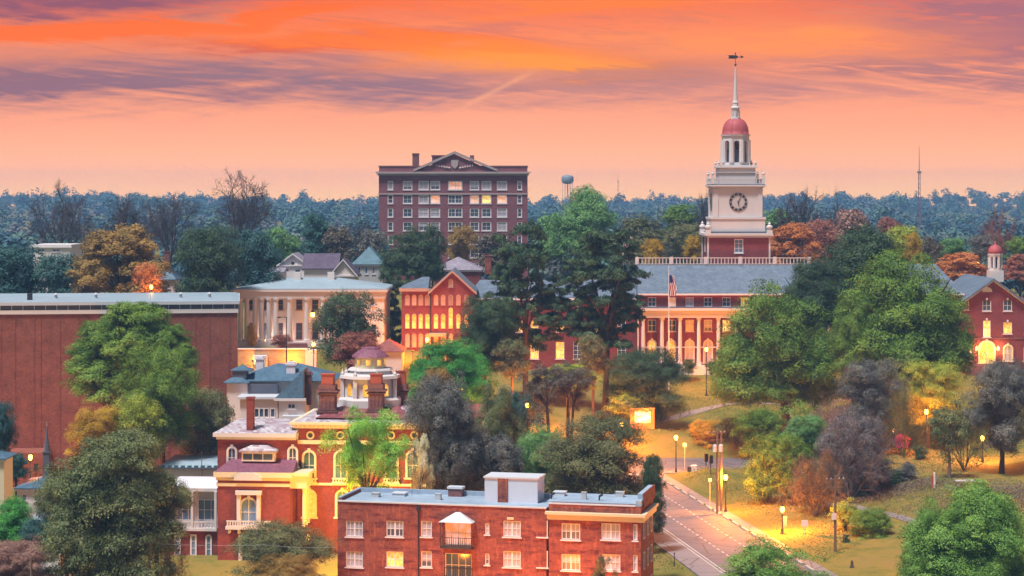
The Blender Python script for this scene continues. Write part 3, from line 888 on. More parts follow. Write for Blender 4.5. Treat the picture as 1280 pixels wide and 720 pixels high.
def window(site, u, z, w, h, v=0.0, pane=None, frame=None, nx=2, nz=2, style='sash', label=None, border=0.11, name='window', sill=True, setback=0.10, parent=None, head=False):
    """u, z: centre of the window on the front plane"""
    w, h = round(w, 1), round(h, 1)
    key = (w, h, nx, nz, style, border, sill, head)
    if key not in WINC:
        f = MB(); p = MB(); b = border
        if style == 'arch':
            r = w / 2; zs = h / 2 - r
            f.box(-r, -r + b, -0.04, 0.08, -h / 2, zs); f.box(r - b, r, -0.04, 0.08, -h / 2, zs)
            f.box(-r + b, r - b, -0.04, 0.08, -h / 2, -h / 2 + b)
            f.band(0, zs, r - b, r, -0.04, 0.08)
            for i in range(1, nx): f.box(-r + w * i / nx - 0.035, -r + w * i / nx + 0.035, 0.0, 0.05, -h / 2 + b, zs + r - b)
            for i in range(1, nz): f.box(-r + b, r - b, 0.004, 0.046, -h / 2 + h * i / (nz + 0.4) - 0.035, -h / 2 + h * i / (nz + 0.4) + 0.035)
            pts = [(-r + b / 2, -h / 2 + b / 2), (r - b / 2, -h / 2 + b / 2)] + [((r - b / 2) * math.cos(math.pi * i / 12), zs + (r - b / 2) * math.sin(math.pi * i / 12)) for i in range(13)]
            p.prism(pts, 0.06, 0.07)
            if head: f.box(-0.14, 0.14, -0.09, 0.0, h / 2 - 0.02, h / 2 + 0.42)
        else:
            f.box(-w / 2, w / 2, -0.04, 0.08, h / 2 - b, h / 2).box(-w / 2, w / 2, -0.04, 0.08, -h / 2, -h / 2 + b)
            f.box(-w / 2, -w / 2 + b, -0.04, 0.08, -h / 2 + b, h / 2 - b).box(w / 2 - b, w / 2, -0.04, 0.08, -h / 2 + b, h / 2 - b)
            for i in range(1, nx):
                t = 0.09 if (style == 'pair' and i == nx // 2) else 0.035
                f.box(-w / 2 + w * i / nx - t, -w / 2 + w * i / nx + t, 0.0, 0.05, -h / 2 + b, h / 2 - b)
            for i in range(1, nz):
                f.box(-w / 2 + b, w / 2 - b, 0.004, 0.046, -h / 2 + h * i / nz - 0.035, -h / 2 + h * i / nz + 0.035)
            p.box(-w / 2 + b / 2, w / 2 - b / 2, 0.06, 0.07, -h / 2 + b / 2, h / 2 - b / 2)
            if head: f.box(-0.15, 0.15, -0.2, -0.04, h / 2 - 0.01, h / 2 + 0.38)
        if sill: f.box(-w / 2 - 0.1, w / 2 + 0.1, -0.22, 0.0, -h / 2 - 0.12, -h / 2 - 0.002)
        WINC[key] = (f.mesh('window'), p.mesh('pane'))
    fm, pm = WINC[key]
    par = parent or site.root
    o = link(name, fm, frame or WHITE, par, (u, v + setback, z))
    if label: o['label'] = label
    link('pane', pm, pane or PANE, o)
    return o


def wall(site, u0, u1, z0, z1, v, holes, mat, depth, name='wall', t=0.32, extra=None):
    """front wall with real openings cut where the windows sit, and the solid body behind it"""
    mb = MB()
    H = [(cu - w / 2 + 0.02, cu + w / 2 - 0.02, cz - h / 2 + 0.02, cz + h / 2 - 0.02) for cu, cz, w, h in holes]
    us = sorted({u0, u1} | {e for a in H for e in a[:2] if u0 < e < u1})
    for ua, ub in zip(us[:-1], us[1:]):
        m = (ua + ub) / 2
        cut = sorted((a[2], a[3]) for a in H if a[0] < m < a[1])
        z = z0
        for lo, hi in cut:
            if lo > z: mb.box(ua, ub, v, v + t, z, lo)
            z = max(z, hi)
        if z < z1: mb.box(ua, ub, v, v + t, z, z1)
    mb.box(u0, u1, v + t, v + depth, z0, z1)
    if extra: extra(mb)
    return mb.build(name, mat, site.root)


def read_windows(site, rows, v=0.0):
    """rows of (px, py, w_px, h_px, options) read from the photo -> list of holes and window makers"""
    out = []
    for px, py, wp, hp, opt in rows:
        u, z = site.uz(px, py, v); k = (site.oy + u * math.sin(site.rz)) / F
        out.append((u, z, round(wp * k, 1), round(hp * k, 1), opt))
    return out


def put_windows(site, wins, v=0.0):
    for u, z, w, h, opt in wins: window(site, u, z, w, h, v, **opt)


def balustrade(mb, x0, x1, y, z0, h, step=0.45, t=0.14, post=None):
    mb.box(x0, x1, y - t, y + t, z0 + h - 0.14, z0 + h); mb.box(x0, x1, y - t, y + t, z0, z0 + 0.12)
    n = max(1, int(abs(x1 - x0) / step))
    for i in range(n):
        c = x0 + (i + 0.5) * (x1 - x0) / n
        mb.box(c - 0.08, c + 0.08, y - 0.08, y + 0.08, z0 + 0.12, z0 + h - 0.14)
    if post:
        m = max(1, int((x1 - x0) / post))
        for i in range(m + 1):
            c = x0 + i * (x1 - x0) / m
            mb.box(c - 0.3, c + 0.3, y - 0.24, y + 0.24, z0 - 0.004, z0 + h + 0.12)


def balustrade_y(mb, x, y0, y1, z0, h, step=0.45, t=0.14):
    mb.box(x - t, x + t, y0, y1, z0 + h - 0.14, z0 + h); mb.box(x - t, x + t, y0, y1, z0, z0 + 0.12)
    n = max(1, int(abs(y1 - y0) / step))
    for i in range(n):
        c = y0 + (i + 0.5) * (y1 - y0) / n
        mb.box(x - 0.08, x + 0.08, c - 0.08, c + 0.08, z0 + 0.12, z0 + h - 0.14)


def W(**k): return k


# ------------------------------------------------------------------ brick apartment block in the foreground
def apartment():
    s = Site('apartment_building', 'long red brick apartment block with pale flat roof beside the street, front centre', 'apartment building', 422, 217, -13, -6)
    L = s.u(801); D = 7.4
    rows = []
    for py in (661, 699):
        for px, w, nx, st in ((443, 23, 4, 'pair'), (493.5, 23, 4, 'pair'), (533, 14, 2, 'sash'), (640, 23, 4, 'pair'), (678, 13, 2, 'sash')):
            o = W(nx=nx, nz=2, style=st, pane=BLIND)
            if px == 493.5 and py == 699: o = W(nx=nx, nz=2, style=st, pane=LIT, label='yellow lit double window')
            rows.append((px, py, w, 20.5, o))
        rows.append((609, py, 6.5, 14, W(nx=1, nz=2, pane=BLIND)))
    for py in (737,):
        for px in (443, 493.5, 640): rows.append((px, py, 23, 20.5, W(nx=4, nz=2, style='pair', pane=BLIND)))
    ztop = 14.05
    wins = read_windows(s, rows)
    bal_u0, bal_u1 = s.u(555.5), s.u(590)
    bz0, bz1 = s.z(682.5, 572), s.z(652, 572)
    fz0, fz1 = s.z(722, 572), s.z(691.5, 572)
    ub = s.u(683)
    holes = [q[:4] for q in wins] + [((bal_u0 + bal_u1) / 2, (bz0 + bz1) / 2, bal_u1 - bal_u0, bz1 - bz0), ((bal_u0 + bal_u1) / 2, (fz0 + fz1) / 2, bal_u1 - bal_u0, fz1 - fz0)]
    hb = [h for h in holes if h[0] < ub - 0.5]
    def rest(mb):
        mb.box(0, 0.35, 0.322, D, ztop, ztop + 0.35)
    # deep loggias: the wall is 1.3 m thick around them
    wall(s, 0, ub, 0, ztop, 0, hb, BR_APT, D, t=0.32, extra=rest)
    put_windows(s, wins)
    # projecting right bay with its own windows
    bv = -0.7
    rb = []
    for py in (664.5, 703, 741):
        for px in (713.5, 763.5): rb.append((px, py, 24.5, 20.5, W(nx=4, nz=2, style='pair', pane=BLIND, frame=WHITE)))
        rb.append((794, py + 1, 5.5, 21, W(nx=1, nz=2, pane=BLIND)))
    wr = read_windows(s, rb, bv)
    u0b, u1b = s.u(686, bv), s.u(801, bv)
    zc = s.z(648, 700, bv)
    wall(s, u0b, u1b, 0, ztop + 0.62, bv, [q[:4] for q in wr], BR_APT, D - bv - 0.004, name='bay_wall')
    put_windows(s, wr, bv)
    MB().box(u0b - 0.3, u1b + 0.55, bv - 0.55, bv + 0.05, zc + 0.45, zc + 0.72).box(u0b - 0.15, u1b + 0.35, bv - 0.3, bv + 0.03, zc - 0.1, zc + 0.448)\
        .box(u1b + 0.01, u1b + 0.55, bv + 0.052, D, zc + 0.45, zc + 0.72).box(u1b + 0.01, u1b + 0.35, bv + 0.052, D, zc - 0.1, zc + 0.448).build('cornice', CREAM, s.root)
    # side windows facing the street
    for vv in (1.2, 3.6, 5.9):
        for k in range(3):
            z = s.z(665, 808) - k * 3.15
            o = window(s, 0, 0, 1.0, 1.8, nx=1, nz=2, pane=BLIND, sill=False)
            o.location = (u1b + 0.03, vv, z); o.rotation_euler = (0, 0, R(90))
    # stepped parapet on the street side, white on its roof face
    MB().box(u1b - 0.55, u1b - 0.004, 0.6, D + 0.2, ztop + 0.5, ztop + 1.75).box(u1b - 0.55, u1b - 0.006, bv + 0.2, 0.598, ztop + 0.6, ztop + 1.2).build('parapet', MEMBRANE, s.root)
    MB().box(u1b - 0.002, u1b + 0.16, 0.5, D + 0.2, ztop + 0.4, ztop + 1.81).build('parapet_face', BR_APT, s.root)
    MB().box(-0.12, ub + 0.02, -0.12, 0.3, ztop + 0.003, ztop + 0.14).box(u0b - 0.02, u1b - 0.56, bv - 0.06, bv + 0.3, ztop + 0.622, ztop + 0.74).build('coping', COPING, s.root)
    MB().box(0.36, ub - 0.1, 0.33, D - 0.25, ztop - 0.1, ztop + 0.03).box(ub - 0.1, u1b - 0.56, 0.8, D - 0.25, ztop + 0.62, ztop + 0.68).build('roof', MEMBRANE, s.root)
    MB().box(0, u1b - 0.57, D - 0.24, D + 0.1, ztop - 0.6, ztop + 0.5).box(0.0, 0.32, 0.33, D - 0.25, ztop + 0.36, ztop + 0.46).build('rear_parapet', MEMBRANE, s.root)
    # stair head of pale boards with a brick flue in its face
    a, b = s.u(608, 4), s.u(674, 4)
    hz = s.z(597, 640, 4)
    hut = MB().box(a, b, 3.2, 6.6, ztop, hz).build('stair_head', LILAC, s.root)
    MB().box(a - 0.12, b + 0.12, 3.08, 6.72, hz + 0.002, hz + 0.16).build('roof_cap', COPING, hut)
    MB().box(s.u(624.5, 4), s.u(637, 4), 3.10, 3.5, ztop, hz - 0.003).build('flue', BR_APT, hut)
    a, b = s.u(566, 8), s.u(583, 8)
    ch = MB().box(a, b, 6.0, 7.0, ztop, s.z(608, 574, 8)).build('chimney', BR_DULL, s.root)
    MB().box(a - 0.1, b + 0.1, 5.9, 7.1, s.z(608, 574, 8), s.z(605.5, 574, 8)).build('cap', COPING, ch)
    # small roof vents
    for px in (688, 748):
        u = s.u(px, 2.0)
        MB().tube((u, 2.5, ztop + 0.6), (u, 2.5, ztop + 1.1), 0.09, 0.09).tube((u, 2.5, ztop + 1.1), (u + 0.35, 2.5, ztop + 1.3), 0.13, 0.13).build('roof_vent', DARK, s.root)
    for px, v_, w_, h_ in ((470, 4, .4, .4), (500, 5.5, .7, .3), (548, 3.5, .3, .6), (700, 5, .6, .4), (730, 3, .25, .7), (775, 5.5, .4, .5)):
        u = s.u(px, v_); b_ = ztop + (.682 if px > 683 else .032)
        MB().box(u - w_, u + w_, v_ - w_, v_ + w_, b_, b_ + h_).box(u - w_ * 1.1, u + w_ * 1.1, v_ - w_ * 1.1, v_ + w_ * 1.1, b_ + h_ + .002, b_ + h_ + .06).build('roof_hatch', GALV if w_ < .6 else COPING, s.root)
    u = s.u(515, 6); MB().tube((u, 6, ztop), (u, 6, ztop + 2.6), .03, .02, 5).tube((u - .6, 6, ztop + 2.3), (u + .6, 6, ztop + 2.3), .02, .02, 4).tube((u - .4, 6, ztop + 2.0), (u + .4, 6, ztop + 2.0), .02, .02, 4).build('aerial', DARK, s.root)
    # down pipe in the joint
    u = s.u(523.5)
    MB().tube((u, -0.12, 0), (u, -0.12, ztop - 0.2), 0.09, 0.09).box(u - 0.2, u + 0.2, -0.3, -0.005, ztop - 0.6, ztop - 0.2).build('down_pipe', DARK, s.root)
    # loggias
    uc = (bal_u0 + bal_u1) / 2; hw = (bal_u1 - bal_u0) / 2
    for lo, hi, pn, lab in ((bz0, bz1, LITPEACH, 'peach lit sunroom window'), (fz0, fz1, PANEBLUE, None)):
        o = window(s, uc, (lo + hi) / 2, 2 * hw, hi - lo, 0, nx=4, nz=2, pane=pn, sill=False, border=0.14, label=lab, setback=0.22)
    MB().frustum((uc - hw - 0.35, uc + hw + 0.35, -1.1, -0.002), bz1 + 0.05, (uc - 0.25, uc + 0.25, -0.25, -0.003), bz1 + 1.0).build('canopy', COPING, s.root)
    bal = MB().box(uc - hw - 0.25, uc + hw + 0.2, -0.95, -0.002, bz0 - 0.18, bz0).build('balcony', DARK, s.root)
    m = MB()
    for z in (0.95, 0.1): m.box(uc - hw - 0.2, uc + hw + 0.15, -0.92, -0.86, bz0 + z, bz0 + z + 0.07)
    for i in range(15):
        c = uc - hw - 0.18 + i * (2 * hw + 0.32) / 14
        m.box(c - 0.025, c + 0.025, -0.91, -0.87, bz0, bz0 + 0.95)
    for c in (uc - hw - 0.2, uc + hw + 0.15):
        m.box(c - 0.03, c + 0.03, -0.91, -0.87, bz0, bz1 + 0.05); m.box(c - 0.02, c + 0.02, -0.86, -0.01, bz0 + 0.95, bz0 + 1.0)
    m.build('railing', DARK, bal)
    m = MB()
    for z in (0.95, 0.1): m.box(uc - hw, uc + hw, -0.10, -0.04, fz0 + z, fz0 + z + 0.07)
    for i in range(13):
        c = uc - hw + i * (2 * hw) / 12
        m.box(c - 0.025, c + 0.025, -0.09, -0.05, fz0 + 0.1, fz0 + 0.95)
    m.build('railing', DARK, s.root)
    # white wall sign plate under the parapet
    u, z = s.uz(638, 648)
    MB().box(u - 0.35, u + 0.35, -0.05, -0.004, z - 0.13, z + 0.13).build('wall_plate', CREAM, s.root)


apartment()


# ------------------------------------------------------------------ red brick mansion with cupola and ornate chimneys
def mansion():
    s = Site('ornate_mansion', 'ornate red brick mansion with white cupola, four tall chimneys and arched windows', 'mansion', 369, 247, -5, -3.2)
    R_ = s.u(533); D = 15.0
    zc0, zc1 = s.z(538, 370), s.z(527, 370)
    MBz = zc0
    arch2, arch1 = [], []
    for px in (386.5, 426, 448, 489.5, 516):
        u, z0 = s.uz(px, 597); z1 = s.z(565, px); arch2.append((u, (z0 + z1) / 2, 1.25, z1 - z0))
    for px in (387, 428, 489.5, 516):
        u, z0 = s.uz(px, 646); z1 = s.z(614, px); arch1.append((u, (z0 + z1) / 2, 1.25, z1 - z0))
    m = MB().box(0, R_, 0, D, 0, MBz + 0.3)
    m.build('wall', BR_VIC, s.root)
    for i, (u, z, w, h) in enumerate(arch2): surround(s, u, z, w, h, PANEGREEN)
    for i, (u, z, w, h) in enumerate(arch1): surround(s, u, z, w, h, LIT if i == 0 else PANEGREEN, 'yellow lit arched window' if i == 0 else None)
    # round attic windows
    for px in (388, 425.5, 489, 518):
        u, z = s.uz(px, 544)
        f = MB().band(u, z, 0.30, 0.50, -0.14, 0.0, 0, 2 * math.pi, 18).build('round_window', CREAM, s.root)
        MB().prism([(u + 0.3 * math.cos(t * 0.5236), z + 0.3 * math.sin(t * 0.5236)) for t in range(12)], -0.03, -0.006).build('pane', PANE, f)
    zb0, zb1 = s.z(555, 400), s.z(550, 400)
    z1b0, z1b1 = s.z(606.5, 400), s.z(603.5, 400)
    MB().box(-0.12, R_ + 0.1, -0.16, -0.002, zb0, zb1).box(-0.1, R_ + 0.1, -0.13, -0.002, z1b0, z1b1)\
        .box(R_ + 0.002, R_ + 0.12, 0.0, D, zb0, zb1).build('stone_belt', CREAM, s.root)
    c = MB().box(-0.3, R_ + 0.4, -0.4, D + 0.3, zc0 + 0.302, zc1 - 0.3).box(-0.6, R_ + 0.75, -0.75, D + 0.5, zc1 - 0.298, zc1)
    n = int((R_ + 0.6) / 0.55)
    for i in range(n):
        u = -0.2 + i * (R_ + 0.5) / n
        c.box(u, u + 0.22, -0.68, -0.41, zc0 + 0.45, zc1 - 0.301)
    c.build('cornice', CREAM, s.root)
    # small stone balconies under the upper windows
    for u, z, w, h in arch2[:2] + arch2[3:4]:
        b = MB().box(u - 1.05, u + 1.05, -0.6, -0.17, z - h / 2 - 0.75, z - h / 2 - 0.55)
        balustrade(b, u - 1.0, u + 1.0, -0.45, z - h / 2 - 0.548, 0.55, 0.3, 0.08)
        b.build('balcony', CREAM, s.root)
    # low roof with flared sides
    zr = zc1
    uA, uB = s.u(400, 5), s.u(533, 5)
    MB().frustum((-0.1, R_ + 0.2, -0.2, D), zr + 0.002, (4.0, R_ - 3.4, 4.6, D - 3.0), zr + 1.3).build('roof', WHITE_TILE, s.root)
    u0, u1 = s.u(428, 6), s.u(500, 6)
    MB().frustum((u0 - 2.4, u1 + 2.4, 0.5, 13.4), zr + 0.42, (u0, u1, 4.4, 10.8), s.z(507, 460, 6)).build('dome_skirt', TILERED, s.root)
    # cupola
    z0 = s.z(508, 460, 6); cu, cv = (s.u(424, 6) + s.u(497, 6)) / 2, 7.6
    w0 = (s.u(497, 6) - s.u(424, 6)) / 2 * 1.08
    z1, z2, z3, z4, z5 = s.z(497, 460, 6), s.z(478, 460, 6), s.z(461, 460, 6), s.z(447, 460, 6), s.z(435.5, 460, 6)
    cup = MB().lathe([(w0 * 1.04, z0 - 0.3), (w0 * 1.04, z1 - 0.25), (w0 * 0.98, z1)], 8, cu, cv, R(22.5)).lathe([(w0 * 0.86, z1), (w0 * 0.84, z2 + 0.45), (w0 * 1.0, z2 + 0.5), (w0 * 0.98, z2 + 0.85), (w0 * 0.72, z2 + 0.95), (w0 * 0.66, z3 - 0.3), (w0 * 0.74, z3 - 0.25), (w0 * 0.7, z3)], 8, cu, cv, R(22.5))
    for k in range(8):
        t = R(22.5 + 45 * k); x, y = cu + w0 * 0.90 * math.cos(t), cv + w0 * 0.90 * math.sin(t)
        cup.box(x - 0.22, x + 0.22, y - 0.22, y + 0.22, z1 - 0.003, z2 + 0.44)
        cup.lathe([(0.2, z2 + 0.85), (0.24, z2 + 1.1), (0.1, z2 + 1.3), (0.02, z2 + 1.7)], 6, x, y)
    cobj = cup.build('cupola', STONE, s.root)
    for k in range(4):
        t = R(-90 + 45 * (k - 1) - 0)
        r_ = w0 * 0.86 * math.cos(R(22.5)) + 0.01
        f = MB().prism([(-0.42, z1 + 0.25), (0.42, z1 + 0.25), (0.42, z2 - 0.55)] + [(0.42 * math.cos(R(15 * i)), z2 - 0.55 + 0.42 * math.sin(R(15 * i))) for i in range(1, 12)] + [(-0.42, z2 - 0.55)], -0.03, 0.02)
        o = f.build('arched_light', LIT, cobj, (cu + r_ * math.cos(t), cv + r_ * math.sin(t), 0), t + R(90))
    lan = MB().lathe([(w0 * 0.50, z3 - 0.05), (w0 * 0.50, z4)], 8, cu, cv, R(22.5)).build('lantern', CREAM, s.root)
    for k in range(5):
        t = R(-180 + 45 * k)
        r_ = w0 * 0.50 * math.cos(R(22.5)) + 0.01
        MB().box(-0.26, 0.26, -0.03, 0.02, z3 + 0.35, z4 - 0.3).build('lantern_light', LIT, lan, (cu + r_ * math.cos(t), cv + r_ * math.sin(t), 0), t + R(90))
    m = MB().lathe([(w0 * 0.60, z4 + 0.002), (w0 * 0.57, z4 + 0.18), (w0 * 0.46, z4 + 0.55), (w0 * 0.30, z5 - 0.2), (w0 * 0.28, z5), (w0 * 0.05, z5 + 0.12)], 12, cu, cv); m.smooth = False
    m.build('cupola_roof', TILEPURPLE, s.root)
    # chimneys
    for px, v, yb, yt, yp, wpx in ((410, 3.0, 524, 481, 467, 25), (470.5, 3.2, 526, 480, 467, 23), (500.5, 9.0, 515, 480, 463, 22), (484, 13.0, 515, 484, 468, 16)):
        u = s.u(px, v); zt = s.z(yt, px, v); zp = s.z(yp, px, v); k = wpx * 247 / F / 2
        zb = zr + 0.1
        h = zt - zb
        c = MB().box(u - k, u + k, v - k * .8, v + k * .8, zb, zb + h * 0.22).box(u - k * .80, u + k * .80, v - k * .64, v + k * .64, zb + h * .22, zb + h * .74)
        for z_, e in ((0.20, 1.08), (0.26, 0.92), (0.72, 0.95), (0.80, 1.10)): c.box(u - k * e, u + k * e, v - k * e * .8, v + k * e * .8, zb + h * z_ + 0.001, zb + h * (z_ + 0.045))
        c.box(u - k * .86, u + k * .86, v - k * .7, v + k * .7, zb + h * .846, zt)
        for i in range(4): c.box(u - k * .72 + i * k * .40, u - k * .72 + i * k * .40 + k * .22, v - k * .70, v - k * .641, zb + h * .30, zb + h * .70)
        o = c.build('chimney', BR_DULL, s.root)
        MB().box(u - k * .62, u + k * .62, v - k * .5, v + k * .5, zt + 0.002, zp - 0.1).box(u - k * .70, u + k * .70, v - k * .58, v + k * .58, zp - 0.098, zp).build('chimney_pot', SHUTTER, o)

    # ---- left wing, in front
    v = -4.2
    a, b = s.u(272, v), s.u(362, v)
    zc = s.z(597, 320, v); zc2 = s.z(590, 320, v)
    MB().box(a, b, v, 4, 0, zc + 0.2).build('wing_wall', BR_VIC, s.root)
    zf0, zf1 = s.z(608, 320, v), s.z(604, 320, v)
    MB().box(a - 0.4, b + 0.4, v - 0.45, 0.0, zc + 0.05, zc2).box(a - 0.15, b + 0.15, v - 0.18, -0.002, zc - 0.35, zc + 0.048)\
        .box(a - 0.12, b + 0.12, v - 0.15, -0.003, zf0, zf1).build('wing_cornice', CREAM, s.root)
    # skirt roof of purple tiles and the recessed upper block
    v2 = -1.2
    a2, b2 = s.u(290, v2), s.u(371, v2)
    zs = s.z(574, 320, v2)
    MB().frustum((a - 0.35, b + 0.35, v - 0.4, -0.002), zc2 + 0.002, (a2 - 0.1, b2 + 0.1, v2 - 0.05, -0.001), zs).build('skirt_roof', TILEPURPLE, s.root)
    zu0, zu1 = s.z(548, 320, v2), s.z(541, 320, v2)
    a3 = s.u(272, v2)
    MB().box(a3, b2 - 0.1, v2, 8, zc2 - 0.2, zu0 + 0.2).build('upper_wall', BR_VIC, s.root)
    MB().box(a3 - 0.45, b2, v2 - 0.6, 8.2, zu0 + 0.2, zu1).box(a3 - 0.15, b2 - 0.05, v2 - 0.15, -0.002, zu0 - 0.15, zu0 + 0.198).build('upper_cornice', STONE, s.root)
    MB().frustum((a3 - 0.4, b2 - 0.02, v2 - 0.5, 8.1), zu1 + 0.002, (a3 + 1.2, b2 - 0.03, 3.0, 6.0), s.z(531, 320, v2)).build('upper_roof', WHITE_TILE, s.root)
    # clerestory box
    p0, p1 = s.uz(302, 576.5, v2 - 1.2), s.uz(343, 565.5, v2 - 1.2)
    cl = MB().box(p0[0], p1[0], v2 - 1.2, v2 - 0.002, p0[1], p1[1]).build('clerestory', STONE, s.root)
    MB().box(p0[0] - 0.3, p1[0] + 0.3, v2 - 1.5, v2 - 0.003, p1[1] + 0.002, p1[1] + 0.2).frustum((p0[0] - .3, p1[0] + .3, v2 - 1.5, v2 - 0.004), p1[1] + 0.202, (p0[0] + 1, p1[0] - 1, v2 - 0.4, v2 - 0.004), p1[1] + 0.75).build('clerestory_roof', WHITE_TILE, cl)
    for i in range(3):
        q = p0[0] + 0.2 + i * (p1[0] - p0[0] - 0.3) / 3
        MB().box(q, q + (p1[0] - p0[0]) / 3 - 0.25, v2 - 1.23, v2 - 1.202, p0[1] + 0.2, p1[1] - 0.2).build('pane', PANE, cl)
    # arched niche windows flanking
    for px in (290, 366):
        u, z0 = s.uz(px, 583, v2); z1 = s.z(560, px, v2)
        surround(s, u, (z0 + z1) / 2, 0.8, (z1 - z0), PANE, v=v2, mat=STONE)
    # red flue in front of the upper roof
    u = s.u(313, v2 + 0.8)
    MB().box(u - 0.42, u + 0.42, v2 + 0.5, v2 + 1.3, zu0, s.z(499, 313, v2)).box(u - 0.5, u + 0.5, v2 + 0.42, v2 + 1.38, s.z(499, 313, v2) + 0.001, s.z(497, 313, v2)).build('wing_chimney', BR_VIC, s.root)
    # great arched window with pilasters and entablature
    u, z0 = s.uz(311, 655, v); z1 = s.z(624, 311, v)
    surround(s, u, (z0 + z1) / 2, 1.75, z1 - z0, PANEBLUE, v=v, mat=STONE)
    q0, q1 = s.u(297, v), s.u(326, v); ze = s.z(618, 311, v); zl = s.z(657, 311, v)
    port = MB()
    for q in (q0 + 0.2, q1 - 0.2): port.box(q - 0.22, q + 0.22, v - 0.45, v - 0.002, zl, ze)
    port.box(q0 - 0.15, q1 + 0.15, v - 0.62, v - 0.003, ze + 0.002, ze + 0.5)
    zped = s.z(597, 311, v)
    port.prism([(u - 1.7, zped - 0.25), (u + 1.7, zped - 0.25)] + [(u + 1.7 * math.cos(R(20 * i)), zped - 0.2 + 0.9 * math.sin(R(20 * i))) for i in range(10)], v - 0.7, v - 0.451)
    port.build('portal', STONE, s.root)
    b1 = MB().box(s.u(284, v), s.u(341, v), v - 1.0, v - 0.002, zl - 0.35, zl)
    balustrade(b1, s.u(285, v), s.u(340, v), v - 0.85, zl + 0.002, 0.7, 0.3, 0.09)
    for px in (288, 300, 322, 336): uu = s.u(px, v); b1.box(uu - 0.12, uu + 0.12, v - 0.8, v - 0.003, zl - 0.85, zl - 0.351)
    b1.build('balcony', STONE, s.root)
    MB().box(s.u(303, v), s.u(327, v), v - 0.06, v - 0.003, 0, s.z(668, 311, v)).build('basement_door', DARK, s.root)
    f = MB()
    for px in (301, 329): uu = s.u(px, v); f.box(uu - 0.2, uu + 0.2, v - 0.35, v - 0.004, 0, s.z(668, 311, v))
    f.build('door_post', STONE, s.root)
    # side porch facing the garden, lit: columns between wing and main block
    px0 = b + 0.002
    pc = MB()
    for vv in (-3.6, -2.4, -1.0): pc.lathe([(0.22, s.z(655, 365, -2)), (0.18, s.z(612, 365, -2)), (0.28, s.z(608, 365, -2))], 10, b + 1.6, vv)
    pc.box(b + 0.003, b + 2.0, -4.0, -0.17, s.z(607.5, 365, -2), s.z(592, 365, -2)).box(b + 0.003, b + 2.3, -4.3, -0.18, s.z(592, 365, -2) + .002, s.z(588, 365, -2))
    pc.build('porch', CREAM, s.root)
    pb = MB().box(b + 0.004, b + 2.1, -4.1, -0.19, 0, s.z(656, 365, -2)); pb.build('porch_base', BR_VIC, s.root)
    # ---- low sunroom wing to the far left
    v3 = -1.0
    c0, c1 = s.u(205, v3), s.u(272, v3) - 0.02
    zl0, zl1 = s.z(663, 240, v3), s.z(660, 240, v3)
    MB().box(c0, c1, v3, 5, 0, zl0).build('sunroom_base', BR_VIC, s.root)
    ztop = s.z(614, 240, v3)
    MB().box(c0, c1, v3 + 1.2, 4.9, zl0, ztop).box(c0 - 0.3, c1, v3 - 0.2, 5, ztop + 0.002, s.z(610, 240, v3)).build('sunroom', STONE, s.root)
    MB().frustum((c0 - 0.3, c1, v3 - 0.2, 5), s.z(610, 240, v3) + 0.002, (c0 + 0.5, c1, 3, 5), s.z(604, 240, v3)).build('sunroom_roof', LILAC, s.root)
    for px, w in ((257, 26), (229, 22), (212, 10)):
        window(s, s.u(px, v3), (s.z(652, px, v3) + s.z(626, px, v3)) / 2, w * 0.0965, 2.6, v3 + 1.0, nx=3 if w > 12 else 1, nz=2, pane=PANEBLUE, sill=False, setback=0.1, border=0.13)
    bl = MB().box(c0 - 0.2, c1, v3 - 0.5, v3 + 1.0, zl0 + 0.002, zl1)
    balustrade(bl, c0, c1, v3 - 0.3, zl1 + 0.002, 0.85, 0.4, 0.1)
    for px in (213, 241, 271): uu = min(s.u(px, v3), c1 - 0.16); bl.box(uu - 0.15, uu + 0.15, v3 - 0.42, v3 - 0.1, zl1, ztop)
    bl.build('balcony', STONE, s.root)
    for px, st in ((242, 'sash'), (261, 'arch'), (222, 'sash')):
        u = s.u(px, v3); z0 = s.z(702, px, v3); z1 = s.z(668, px, v3)
        window(s, u, (z0 + z1) / 2, 0.8, z1 - z0, v3 - 0.09, nx=1, nz=4, pane=PANEBLUE, style=st, setback=0.0, border=0.2)
    return s


def surround(s, u, z, w, h, pane, label=None, v=0.0, mat=None):
    """arched stone surround standing proud of the wall, sash and glass inside it"""
    r = w / 2; zs = z + h / 2 - r; e = 0.26
    m = MB().box(u - r - e, u - r, v - 0.16, v - 0.001, z - h / 2, zs).box(u + r, u + r + e, v - 0.16, v - 0.001, z - h / 2, zs)
    m.band(u, zs, r, r + e, v - 0.16, v - 0.001)
    m.box(u - 0.16, u + 0.16, v - 0.22, v - 0.002, zs + r - 0.02, zs + r + 0.45)
    m.box(u - r - 0.4, u + r + 0.4, v - 0.3, v - 0.002, z - h / 2 - 0.2, z - h / 2 - 0.002)
    m.box(u - 0.045, u + 0.045, v - 0.07, v - 0.02, z - h / 2, zs + r).box(u - r, u + r, v - 0.068, v - 0.022, z - 0.1, z - 0.02)
    o = m.build('window', mat or CREAM, s.root)
    if label: o['label'] = label
    pts = [(u - r, z - h / 2), (u + r, z - h / 2)] + [(u + r * math.cos(math.pi * i / 12), zs + r * math.sin(math.pi * i / 12)) for i in range(13)]
    MB().prism(pts, v - 0.02, v - 0.003).build('pane', pane, o)
    return o


TILERED = tiles('red_tile', (0.26, 0.075, 0.085), (0.17, 0.045, 0.06), 0.25, 0.3, 0.6, 0.4)
WHITE_TILE = tiles('white_pattern_tile', (0.50, 0.47, 0.52), (0.27, 0.17, 0.21), 0.26, 0.42, 0.6, 0.2)
mansion()


